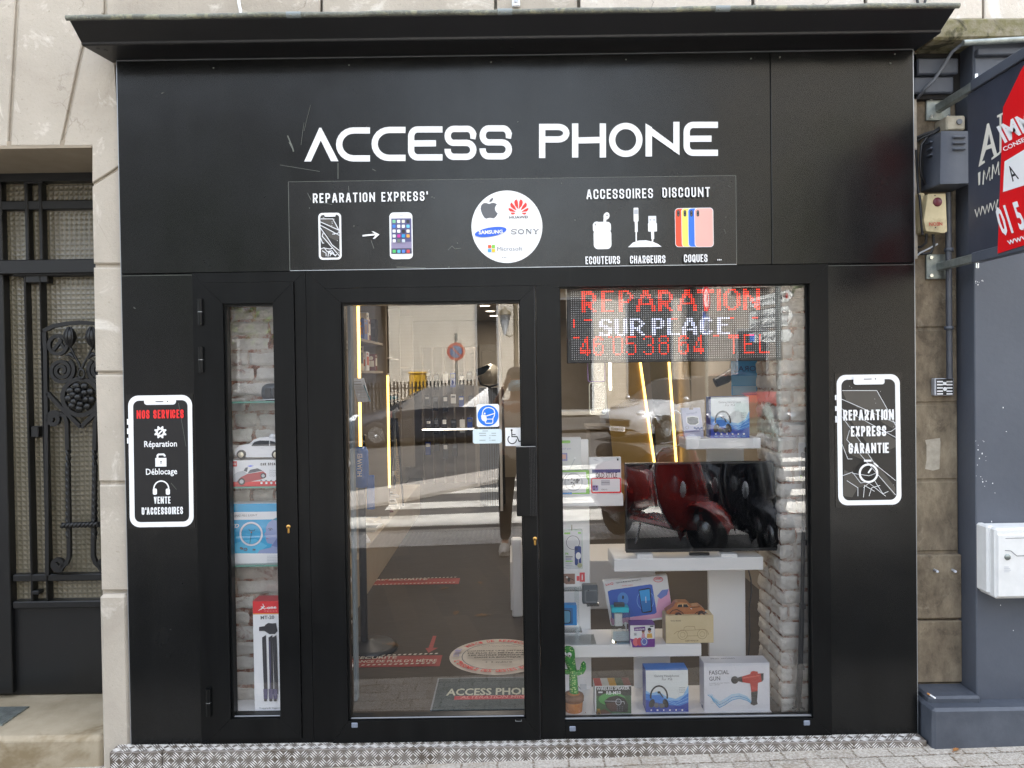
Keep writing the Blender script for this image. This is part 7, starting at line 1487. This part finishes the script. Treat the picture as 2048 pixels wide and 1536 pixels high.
# --- trees
LEAF = noisy('tree_leaf', '#3f5a2a', '#56703a', 8, .6, 0); LEAF2 = noisy('tree_leaf_pale', '#5d7440', '#748a52', 8, .6, 0); BARK = noisy('tree_bark', '#4a3f34', '#5c5044', 10, .9, .5, 30, .02)
def tree(lab, x, y, h, r, seed, cr=.55):
    rnd = random.Random(seed); t = thing('street_tree', lab, 'tree', (x, y, ground(x)), group='street trees across the road'); b = MB(); z0 = ground(x)
    b.tube([(x, y, z0 - .1), (x + .03, y, z0 + .6), (x - .05, y + .05, z0 + 2), (x + .06, y, z0 + h * .55), (x, y, z0 + h * .85)], [.24, .19, .16, .11, .03], BARK, 10); tips = []
    for i in range(9):
        a = rnd.uniform(0, 6.28); zz = h * rnd.uniform(.42, .75); e = Vector((x + r * rnd.uniform(.5, .9) * cos(a), y + r * rnd.uniform(.5, .9) * sin(a), z0 + zz + rnd.uniform(.4, 1.3))); b.tube([(x, y, z0 + zz), (Vector((x, y, z0 + zz)) + e) / 2 + Vector((0, 0, .2)), e], [.06, .04, .015], BARK, 6); tips.append(e)
    b.build('trunk', t); b = MB()
    for i in range(2600):
        c = rnd.choice(tips) + Vector((rnd.gauss(0, .55), rnd.gauss(0, .55), rnd.gauss(.1, .5))) if rnd.random() < .85 else Vector((x + rnd.gauss(0, r * .4), y + rnd.gauss(0, r * .4), z0 + h * rnd.uniform(.6, 1.0)))
        u = Vector((rnd.uniform(-1, 1), rnd.uniform(-1, 1), rnd.uniform(-1, 1))).normalized(); w2 = u.orthogonal().normalized(); s2 = rnd.uniform(.07, .13)
        b.add([c - u * s2, c + w2 * s2 * .6, c + u * s2, c - w2 * s2 * .6], [(0, 1, 2, 3)], LEAF if rnd.random() < .6 else LEAF2)
    b.build('crown', t, fix=False)
tree('leafy street tree across the road in front of the dark grey building', -9.5, -19.2, 7.5, 2.2, 3); tree('leafy street tree across the road in front of the tall stone building', 10.5, -19.4, 8.5, 2.4, 4)
# --- cars
TYRE = mat('tyre', '#16161a', .8); ALLOY = mat('alloy_rim', '#a5a8ab', .25, .9); LAMPG = mat('lamp_glass', '#c9cfd4', .1)
def car(lab, x, y, heading, paint, plate=None, kx=1.0):
    t = thing('parked_car', lab, 'car', (x, y, ground(x) - .035), heading, 'cars parked across the road'); st = [(2.02, .55, .30, .52, .56, .42), (1.92, .74, .22, .60, .66, .55), (1.6, .83, .20, .70, .78, .66), (1.15, .86, .20, .80, .90, .72), (.95, .86, .20, .86, .96, .74), (.15, .87, .20, .93, 1.44, .58), (-.7, .87, .20, .95, 1.52, .60), (-1.35, .86, .22, .95, 1.44, .58), (-1.78, .82, .26, .93, 1.02, .66), (-1.95, .74, .32, .75, .82, .60)]
    st = [(a * kx, *r) for a, *r in st]; b = MB(); vs = []
    for (sx, wv, zl, zb2, zt, wt) in st: vs += [(sx, -wv * .94, zl), (sx, -wv, (zl + zb2) / 2), (sx, -wv * .97, zb2), (sx, -wt, zt), (sx, wt, zt), (sx, wv * .97, zb2), (sx, wv, (zl + zb2) / 2), (sx, wv * .94, zl)]
    pf, gf = [], []
    for i in range(len(st) - 1):
        for j in range(7):
            f = (i * 8 + j, i * 8 + j + 1, (i + 1) * 8 + j + 1, (i + 1) * 8 + j); glass = (i in (5, 6) and j in (2, 4)) or (i == 4 and j in (3,)) or (i == 7 and j == 3) or (i in (4, 7) and j in (2, 4)); (gf if glass else pf).append(f)
    pf += [tuple(range(8)), tuple(range((len(st) - 1) * 8, len(st) * 8))[::-1]]; b.add(vs, pf, paint, True); b.build('body', t, local=True); b = MB(); b.add(vs, gf, DKGL); b.build('window', t, local=True, fix=False)
    for sx in (1.28 * kx, -1.25 * kx):
        for sy in (-1, 1): b = MB(); b.lathe([(.2, -.10), (.30, -.10), (.315, -.06), (.315, .06), (.30, .10), (.2, .10)], (sx, sy * .80, .31), TYRE, 24, 'y'); wh = b.build('wheel', t, local=True); b = MB(); b.lathe([(0, .06 * sy), (.06, .10 * sy), (.19, .085 * sy), (.21, .09 * sy)], (sx, sy * .80, .31), ALLOY, 20, 'y'); b.build('rim', wh, local=True)
    for sy in (-1, 1): b = MB(); b.ball((1.80 * kx, sy * .60, .66), .17, LAMPG, 12, 8, (.8, .75, .5)); b.build('headlight', t, local=True); b = MB(); b.ball((-1.86 * kx, sy * .66, .80), .12, RED, 10, 6, (.5, .6, 1)); b.build('tail_light', t, local=True); b = MB(); b.ball((.72 * kx, sy * .99, .98), .1, paint, 10, 6, (.6, .9, .6)); b.build('wing_mirror', t, local=True)
    b = MB(); b.box(1.975 * kx, 2.03 * kx, -.42, .42, .34, .50, BPLAST, .04); b.box(2.01 * kx, 2.04 * kx, -.45, .45, .505, .525, CHROME); b.build('grille', t, local=True)
    b = MB(); b.box(2.02 * kx, 2.05 * kx, -.25, .25, .24, .34, WHITE)
    if plate: g = G(b, lambda a, c, l: Vector((2.05 * kx + l, a, c)), .001); g.text(plate, (-.21, .265), (.21, .265), .055, INK, .02)
    b.build('number_plate', t, local=True, fix=False)
SILV = mat('silver_car_paint', '#b0b4b8', .25, .3, coat=1.0); NAV = mat('dark_blue_car_paint', '#232a35', .2, .3, coat=1.0); REDP = mat('red_car_paint', '#8f1c1c', .25, coat=1.0)
car('silver hatchback with open-mouth grille parked across the road, mirrored behind the red scooter', 4.15, -15.9, radians(145), SILV, 'AD 828 DB'); car('dark blue saloon parked across the road in front of the railing', -2.15, -16.6, radians(172), NAV, None, 1.08); car('red hatchback parked behind the silver hatchback across the road', 6.2, -19.6, radians(150), REDP)
# --- scooters
def scooter(name, lab, x, y, heading, paint, classic):
    t = thing(name, lab, 'scooter', (x, y, ground(x)), heading)
    for wx in (.62, -.62): b = MB(); b.lathe([(.12, -.045), (.19, -.05), (.225, -.025), (.225, .025), (.19, .05), (.12, .045)], (wx, 0, .225), TYRE, 24, 'y'); wh = b.build('wheel', t, local=True); b = MB(); b.lathe([(0, -.05), (.03, -.05), (.12, -.03), (.13, 0), (.12, .03), (.03, .05), (0, .05)], (wx, 0, .225), ALLOY, 18, 'y'); b.build('rim', wh, local=True)
    b = MB(); b.grid(lambda s, u: Vector((.62 + .30 * cos(pi * (1.12 - 1.05 * s)), .105 * (1 - .55 * abs(2 * s - 1) ** 2) * (2 * u - 1) * (1 if True else 0), .25 + .27 * sin(pi * (1.12 - 1.05 * s)) - .05 * abs(2 * u - 1) ** 2)), 20, 10, paint); b.build('front_fender', t, local=True, fix=False)
    def sh(s, u):
        a = 2 * s - 1; z = .24 + .72 * u; wv = .31 * (1 - .35 * (abs(2 * u - 1.05)) ** 2.2); wv *= (1 if u < .92 else 1 - (u - .92) * 4); return Vector((.50 - .17 * u + .05 - .16 * abs(a) ** 2.2, a * wv, z))
    b = MB(); b.grid(sh, 18, 16, paint); o = b.build('leg_shield', t, local=True, fix=False); so = o.modifiers.new('thick', 'SOLIDIFY'); so.thickness = .018
    b = MB(); edge = [sh(0, i / 14) for i in range(15)] + [sh(1, 1 - i / 14) for i in range(15)]; b.tube(edge, .009, CHROME if classic else BPLAST, 6); b.build('shield_rim', t, local=True)
    b = MB(); b.tube([(.60, 0, .34), (.575, 0, .55), (.50, 0, .80), (.42, 0, .98)], [.05, .055, .05, .04], paint, 10); b.build('horn_cover', t, local=True)
    b = MB()
    for k in range(5): b.box(.625 - .018 * k * .2, .645 - .004 * k, -.03, .03, .46 + .022 * k, .472 + .022 * k, BPLAST)
    b.build('horn_grille', t, local=True)
    for sy in (-1, 1): b = MB(); b.ball((.535, sy * .20, .62), .05, LAMPG, 12, 8, (.5, .6, 1.5)); b.build('indicator', t, local=True)
    b = MB(); b.tube([(.36, 0, .90), (.34, 0, 1.0)], .045, paint, 10); b.ball((.37, 0, 1.02), .11, paint, 14, 9, (.9, 1.1, .75)); b.tube([(.33, -.13, 1.03), (.36, 0, 1.03), (.33, .13, 1.03)], [.035, .06, .035], paint, 10); b.build('handlebar', t, local=True)
    for sy in (-1, 1):
        b = MB(); b.tube([(.33, sy * .13, 1.03), (.27, sy * .34, 1.02)], [.02, .019], BPLAST, 10); b.tube([(.38, sy * .15, 1.03), (.36, sy * .30, 1.02)], .007, CHROME, 6); b.build('grip', t, local=True)
        b = MB(); b.tube([(.33, sy * .2, 1.04), (.34, sy * .26, 1.15), (.35, sy * .30, 1.2)], .006, CHROME, 6); b.lathe([(0, -.012), (.055, -.008), (.06, .008), (0, .012)], (.35, sy * .33, 1.22), CHROME, 18, 'x'); b.build('mirror', t, local=True)
    b = MB(); b.lathe([(0, .05), (.06, .042), (.075, .02), (.078, 0)], (.44, 0, 1.02), LAMPG, 18, 'x'); b.build('headlight', t, local=True)
    b = MB(); b.box(-.25, .48, -.17, .17, .22, .27, paint, .03); b.build('footboard', t, local=True)
    for sy in (-1, 1): b = MB(); b.ball((-.52, sy * .14, .46), .3, paint, 18, 12, (1.05, .5, .72)); b.build('side_cowl', t, local=True)
    b = MB(); b.tube([(-.18, 0, .35), (-.22, 0, .6), (-.5, 0, .70), (-.85, 0, .62)], [.12, .14, .16, .10], paint, 14); b.build('rear_body', t, local=True)
    b = MB(); b.tube([(-.16, 0, .78), (-.3, 0, .80), (-.6, 0, .83), (-.86, 0, .84)], [.09, .125, .13, .08], RUBBER, 14); b.build('seat', t, local=True)
    b = MB(); b.tube([(-.15, .1, .2), (-.1, .2, .02)], .012, CHROME, 8); b.tube([(-.4, -.16, .22), (-.75, -.18, .2)], [.03, .05], CHROME, 10); b.build('stand_and_exhaust', t, local=True)
    if not classic: b = MB(); b.prism([(.42, -.2, 1.02), (.42, .2, 1.02), (.28, .17, 1.36), (.28, -.17, 1.36)], (.006, 0, .003), GSHELF); b.build('windscreen', t, local=True)
RSC = mat('red_scooter_paint', '#8e211b', .2, coat=1.0); BSC = mat('black_scooter_paint', '#20242c', .25, coat=1.0)
h1 = radians(58); scooter('motor_scooter', 'red classic motor scooter parked on the pavement, mirrored in the television and shelves', 1.72 - .62 * cos(h1), -3.35 - .62 * sin(h1), h1, RSC, True)
h2 = radians(80); scooter('motor_scooter', 'black motor scooter with a clear windscreen parked right of the red scooter', 2.22 - .62 * cos(h2), -3.10 - .62 * sin(h2), h2, BSC, False)
# --- street signs
def quadP(A, B, C, D):
    """unit square surface: A lower left, B lower right, C upper right, D upper left (as mirrored in the glass)"""
    n = (B - A).cross(D - A).normalized(); n = n if n.y > 0 else -n
    return lambda s, t2, l: (A * (1 - s) + B * s) * (1 - t2) + (D * (1 - s) + C * s) * t2 + n * l
YL_, YR_ = -8.80, -8.52
t = thing('direction_signpost', 'signpost of three white arrow signs with French place names, mirrored in the display window', 'signpost', WR(1555, 900, -8.4)); px_ = WR(1560, 640, -8.2)
b = MB(); b.cyl((px_.x, px_.y - .08, -.05), (px_.x, px_.y - .08, 3.4), .04, STEEL, 14); b.build('pole', t)
SGW = mat('sign_white', '#d2d6d4', .4)
for (la, lb, ra, rb, rows) in (((1499, 616), (1499, 597), (1589, 602), (1589, 576), (('Pharmacie', .40, .82),)), ((1498, 659), (1498, 623), (1588, 652), (1588, 608), (('Bibliothèque Billancourt', .58, .88), ('Secours catholique Français', .18, .88))), ((1498, 686), (1498, 666), (1589, 684), (1589, 656), (('Marché', .32, .62),))):
    A, D = WR(*la, YL_), WR(*lb, YL_); B, C = WR(*ra, YR_), WR(*rb, YR_); P_ = quadP(A, B, C, D); b = MB()
    o = [P_(0, 0, 0), P_(.88, 0, 0), P_(1, .5, 0), P_(.88, 1, 0), P_(0, 1, 0)]; b.prism(o, P_(0, 0, -.03) - P_(0, 0, 0), SGW); g = G(b, P_, .006); g.step = .005; g.poly([(0, 0), (.88, 0), (1, .5), (.88, 1), (0, 1)], INK); g.poly([(.012, .04), (.872, .04), (.982, .5), (.872, .96), (.012, .96)], SGW)
    two = len(rows) > 1
    for s2, yv, xe in rows: g.text(s2, (xe, yv - .05), (.05 if s2 != 'Marché' else .30, yv - .05), -(.26 if two else .42), INK, .0)
    if s2 == 'Pharmacie': g.line([(.88 - .04, .3), (.88 - .04, .75)], .02, RED); g.line([(.81, .52), (.87, .52)], .1, RED)
    if s2 == 'Marché': g.rect(.02, .15, .13, .85, BLUE)
    b.build('arrow_plate', t, fix=False)
t = thing('road_signpost', 'post with a round red ringed sign above a square blue hump sign', 'signpost', WR(1411, 900, -10.0))
pc = WR(1413, 597, -10.0); b = MB(); b.cyl((pc.x, pc.y - .06, -.05), (pc.x, pc.y - .06, pc.z + .35), .035, STEEL, 12); b.build('pole', t)
ax = Vector((.5, -.87, 0)); 
def RPl(c): return lambda a, z, l: c + ax * a + Vector((0, 0, z)) + Vector((.87, .5, 0)) * -l * (-1)
b = MB(); g = G(b, RPl(pc), .001); r = .245; g.ell(0, 0, r, r, LGREY, 32); g.ell(0, 0, r * .97, r * .97, RED, 32); g.ell(0, 0, r * .68, r * .68, WHITE, 32); g.line([(.06, -.1), (.02, -.02), (.07, .04), (.02, .11)], .05, INK); b.prism([pc + ax * r * cos(a) + Vector((0, 0, r * sin(a))) for a in [i * pi / 12 for i in range(24)]], (-.017, -.01, 0), STEEL); b.build('round_sign', t, fix=False)
pc2 = WR(1411, 646, -10.0); b = MB(); g = G(b, RPl(pc2), .001); r = .2; g.rrect(-r, -r, r, r, .03, WHITE); g.rrect(-r * .93, -r * .93, r * .93, r * .93, .03, mat('sign_blue', '#1746a8', .4)); g.poly([(-.15, -.14), (.15, -.14), (0, .13)], WHITE); g.poly([(-.08, -.11), (.08, -.11), (.04, -.06), (-.04, -.06)], INK); b.box(pc2.x - .015, pc2.x - .01, pc2.y - .05, pc2.y + .05, pc2.z - .05, pc2.z + .05, STEEL); b.build('hump_sign', t, fix=False)
pc = WR(912, 703, -17.6); t = thing('no_parking_sign', 'round red and blue no parking sign on a grey post, mirrored in the door glass', 'sign', (pc.x, pc.y, 0))
b = MB(); b.cyl((pc.x, pc.y - .06, -.1), (pc.x, pc.y - .06, pc.z + .5), .04, STEEL, 12); b.build('pole', t)
b = MB(); g = G(b, lambda a, z, l: pc + Vector((a, l, z)), .001); r = .25; FR_ = mat('faded_sign_red', '#a04a35', .6); g.ell(0, 0, r, r, FR_, 32); g.ell(0, 0, r * .70, r * .70, mat('faded_sign_blue', '#48688a', .6), 32); g.line([(-.14, .14), (.14, -.14)], .05, FR_); b.prism([pc + Vector((r * cos(a), 0, r * sin(a))) for a in [i * pi / 12 for i in range(24)]], (0, -.02, 0), STEEL); b.build('disc', t, fix=False)
pc = WR(1032, 700, -20.5); t = thing('street_lamp', 'old style street lamp with a hanging lantern against the pale office building', 'street lamp', (pc.x, pc.y, 0)); LM = noisy('bronze_lamp_paint', '#57503f', '#655d4a', 6, .5, .05)
b = MB(); b.lathe([(.16, 0), (.16, .5), (.09, .7), (.075, 1.6), (.065, 4.4)], (pc.x, pc.y, 0), LM, 16); b.build('post', t); b = MB(); zz = 2.6; b.tube([(pc.x, pc.y, 2.95), (pc.x - .2, pc.y, 2.85), (pc.x - .34, pc.y, 2.95)], .03, LM, 8); b.build('arm', t)
b = MB(); b.lathe([(.04, 2.9), (.09, 3.1), (.18, 3.5), (.2, 3.52)], (pc.x - .34, pc.y, 0), LAMPG, 12); b.lathe([(.22, 3.53), (.16, 3.66), (.04, 3.75), (0, 3.82)], (pc.x - .34, pc.y, 0), LM, 12); b.build('lantern', t)

# --- the photographer
def skin(name, nodes, edges, m, parent, sub=2, root=0):
    ks = list(nodes); me = bpy.data.meshes.new(name); me.from_pydata([nodes[k][0] for k in ks], [(ks.index(a), ks.index(c)) for a, c in edges], []); me.materials.append(m); o = bpy.data.objects.new(name, me); COL.objects.link(o); o.parent = parent
    sm = o.modifiers.new('skin', 'SKIN'); sm.use_smooth_shade = True; sl_ = me.skin_vertices[0].data
    for i, k in enumerate(ks): r = nodes[k][1]; sl_[i].radius = r if isinstance(r, tuple) else (r, r); sl_[i].use_root = (i == root)
    ss = o.modifiers.new('sub', 'SUBSURF'); ss.levels = ss.render_levels = sub; return o
PXc, PYc = .035, -3.80
t = thing('person', 'person in a pale overshirt and blue face mask holding up a phone', 'person', (PXc, PYc, ground(PXc)))
SKIN = mat('skin', '#c08c70', .55); SHIRT = noisy('pale_overshirt', '#d6cdc4', '#e0d8d0', 12, .85, .2); TEE = mat('white_tee', '#c9c6c2', .85); TRS = noisy('dark_trousers', '#2b2724', '#352f2b', 14, .85, .2); SHOE = mat('white_trainer', '#c9c5bd', .6); HAIR = mat('dark_hair', '#1d1714', .6); MASKC = mat('surgical_mask', '#a8d6ea', .7)
n = {'pelvis': ((0, 0, .97), (.14, .10)), 'waist': ((0, .01, 1.10), (.135, .09)), 'chest': ((0, .0, 1.30), (.155, .105)), 'collar': ((0, -.01, 1.43), (.10, .075)), 'neck': ((0, .0, 1.50), .052), 'jaw': ((0, .03, 1.575), (.060, .068)), 'head': ((0, .02, 1.65), (.073, .088)), 'top': ((0, .0, 1.715), (.055, .065))}
e = [('pelvis', 'waist'), ('waist', 'chest'), ('chest', 'collar'), ('collar', 'neck'), ('neck', 'jaw'), ('jaw', 'head'), ('head', 'top')]
for s2, k in ((-1, 'l'), (1, 'r')):
    n.update({k + 'sh': ((s2 * .17, -.01, 1.41), .058), k + 'el': ((s2 * .25 - .0, .13, 1.22), .042), k + 'fo': ((s2 * .20, .24, 1.40), .036), k + 'wr': ((s2 * .12 + .015, .335, 1.57), .024), k + 'pa': ((s2 * .095 + .015, .362, 1.63), (.030, .016)), k + 'hip': ((s2 * .09, 0, .90), .088), k + 'kn': ((s2 * .11, .02, .50), .056), k + 'an': ((s2 * .12, -.01, .10), .036), k + 'to': ((s2 * .14, .13, .04), .03)})
    e += [('chest', k + 'sh'), (k + 'sh', k + 'el'), (k + 'el', k + 'fo'), (k + 'fo', k + 'wr'), (k + 'wr', k + 'pa'), ('pelvis', k + 'hip'), (k + 'hip', k + 'kn'), (k + 'kn', k + 'an'), (k + 'an', k + 'to')]
    for i, (dz, ln) in enumerate(((.038, .9), (.02, 1.0), (.002, .95), (-.015, .8))):
        a = Vector(n[k + 'pa'][0]) + Vector((-s2 * .002, .005, dz)); m1 = a + Vector((-s2 * .012, .022 * ln, .010)); m2 = a + Vector((-s2 * .034 * ln, .030, .006)); n.update({f'{k}f{i}a': (a, .0095), f'{k}f{i}b': (m1, .0085), f'{k}f{i}c': (m2, .0075)}); e += [(k + 'pa', f'{k}f{i}a'), (f'{k}f{i}a', f'{k}f{i}b'), (f'{k}f{i}b', f'{k}f{i}c')]
    a = Vector(n[k + 'wr'][0]) + Vector((-s2 * .014, -.002, .03)); n.update({k + 'ta': (a, .011), k + 'tb': (a + Vector((-s2 * .022, -.006, .02)), .0095), k + 'tc': (a + Vector((-s2 * .045, .0, .032)), .008)}); e += [(k + 'wr', k + 'ta'), (k + 'ta', k + 'tb'), (k + 'tb', k + 'tc')]
skin('body', n, e, SKIN, t)
sn = {'hem': ((0, 0, .86), (.165, .125)), 'waist': ((0, .01, 1.08), (.165, .115)), 'chest': ((0, 0, 1.29), (.178, .125)), 'yoke': ((0, -.01, 1.40), (.13, .09)), 'col': ((0, -.01, 1.455), (.075, .065))}; se = [('hem', 'waist'), ('waist', 'chest'), ('chest', 'yoke'), ('yoke', 'col')]
for s2, k in ((-1, 'l'), (1, 'r')): sn.update({k + 's': ((s2 * .175, -.01, 1.405), .076), k + 'e': ((s2 * .238, .095, 1.265), .062)}); se += [('chest', k + 's'), (k + 's', k + 'e')]
skin('overshirt', sn, se, SHIRT, t, 2, 1)
tn = {'top': ((0, 0, 1.0), (.150, .112)), 'seat': ((0, 0, .92), (.152, .115))}; te = [('top', 'seat')]
for s2, k in ((-1, 'l'), (1, 'r')): tn.update({k + 'h': ((s2 * .09, 0, .84), .10), k + 'k': ((s2 * .11, .02, .50), .074), k + 'c': ((s2 * .117, 0, .28), .062), k + 'a': ((s2 * .12, -.01, .11), .054)}); te += [('seat', k + 'h'), (k + 'h', k + 'k'), (k + 'k', k + 'c'), (k + 'c', k + 'a')]
skin('trousers', tn, te, TRS, t, 2, 1)
off = Vector((PXc, PYc, ground(PXc)))
for s2 in (-1, 1):
    b = MB(); b.tube([off + Vector((s2 * .12, -.075, .05)), off + Vector((s2 * .12, -.03, .06)), off + Vector((s2 * .13, .07, .052)), off + Vector((s2 * .14, .16, .040)), off + Vector((s2 * .143, .20, .034))], [.03, .05, .05, .043, .02], SHOE, 14); b.box(off.x + s2 * .13 - .05, off.x + s2 * .13 + .05, off.y - .09, off.y + .20, off.z + .002, off.z + .025, mat('shoe_sole', '#a8a39a', .7), .01); b.build('shoe', t)
b = MB(); hc = off + Vector((0, -.005, 1.685))
def hairf(s, u): th = pi * .62 * u; ph = 2 * pi * s; return hc + Vector((.088 * sin(th) * cos(ph), (.104 + .004 * cos(9 * ph)) * sin(th) * sin(ph) - .012 * u, .082 * cos(th) - (.05 if sin(ph) < -.2 else 0) * u))
b.grid(hairf, 28, 12, HAIR); b.build('hair', t)
b = MB(); mc = off + Vector((0, .045, 1.59)); b.grid(lambda s, u: mc + Vector((.074 * sin((s - .5) * 2.6), .062 * cos((s - .5) * 2.6) + .016 * (1 - (2 * u - 1) ** 2), -.055 + .105 * u)), 16, 8, MASKC); b.build('face_mask', t)
for s2 in (-1, 1):
    b = MB(); b.ball(off + Vector((s2 * .032, .100, 1.665)), .011, WHITE, 10, 6); ey = b.build('eye', t); b = MB(); b.ball(off + Vector((s2 * .032, .108, 1.665)), .0055, INK, 8, 5); b.build('iris', ey); b = MB(); b.ball(off + Vector((s2 * .078, .01, 1.64)), .026, SKIN, 10, 7, (.35, .7, 1.1)); b.build('ear', t)
    b = MB(); b.tube([off + Vector((s2 * .015, .106, 1.69)), off + Vector((s2 * .045, .098, 1.693))], .004, HAIR, 6); b.build('eyebrow', t)
b = MB(); b.box(-.028, .118, -3.422, -3.412, 1.655, 1.722, BPLAST, .004); b.box(-.022, .004, -3.4118, -3.4105, 1.69, 1.716, GPLAST, .002); tag(b.build('camera_phone', None, (.045, -3.417, 1.69)), 'black phone held up in landscape by the masked person', 'phone')

# --- leaves and litter
LB = noisy('dry_leaf', '#8a5a2e', '#a06f3c', 30, .8, .2)
def leaf(c, r, a, lab, m=LB, tl=.25):
    b = MB(); d = Vector((cos(a), sin(a), 0)); w2 = Vector((-sin(a), cos(a), 0)); prof = ((-1, 0), (-.6, .35), (-.45, .28), (-.1, .5), (.1, .36), (.5, .34), (.6, .2), (1, 0)); tp = [c + d * r * x + w2 * r * y + Vector((0, 0, .004 + tl * r * abs(y) * 1.2)) for x, y in prof]; bt = [c + d * r * x - w2 * r * y + Vector((0, 0, .004 + tl * r * abs(y))) for x, y in prof[1:-1]]
    b.prism(tp + bt[::-1], (0, 0, .0012), m); b.tube([c - d * r, c - d * r * 1.5 + Vector((0, 0, .006))], .0015, m, 5); tag(b.build('dry_leaf', None, c), lab, 'leaf', 'dry leaves on the pavement')
for i, (u, v, r, lab) in enumerate(((785, 1286, .055, 'long ochre leaf on the pavement mirrored above the red strip'), (912, 1225, .05, 'curled orange-brown leaf mirrored in the middle of the door glass'), (962, 1231, .05, 'flat dull brown leaf mirrored right of the curled leaf'), (960, 1165, .04, 'small dark leaf mirrored near the far red strip'), (889, 1175, .04, 'small grey-brown leaf mirrored left of the dark leaf'))):
    p = WRG(u, v); leaf(Vector((p.x, p.y, ground(p.x))), r, .4 + i * 1.3, lab)
leaf(Vector((1.855, -.05, ground(1.85) + .002)), .035, 2.4, 'torn brown leaf at the right end of the tread plate step', LB, .6); leaf(Vector((1.90, -.11, ground(1.9) + .001)), .022, .6, 'small crumpled leaf beside the blue-grey plinth')
p = W(1861, 1402, -.02); b = MB(); d = Vector((.004, -.03, 0)); b.cyl((p.x, p.y, zp + .0 + .004 if False else W(1870, 1392, -.02).z + .004), Vector((p.x, p.y, W(1870, 1392, -.02).z + .004)) + d, .0038, WHITE, 8); b.cyl(Vector((p.x, p.y, W(1870, 1392, -.02).z + .004)), Vector((p.x, p.y, W(1870, 1392, -.02).z + .004)) - d * .6, .004, mat('filter_orange', '#c98a4a', .8), 8); tag(b.build('cigarette_butt', None, p), 'cigarette butt lying on the blue-grey ledge beside the pilaster', 'cigarette butt')
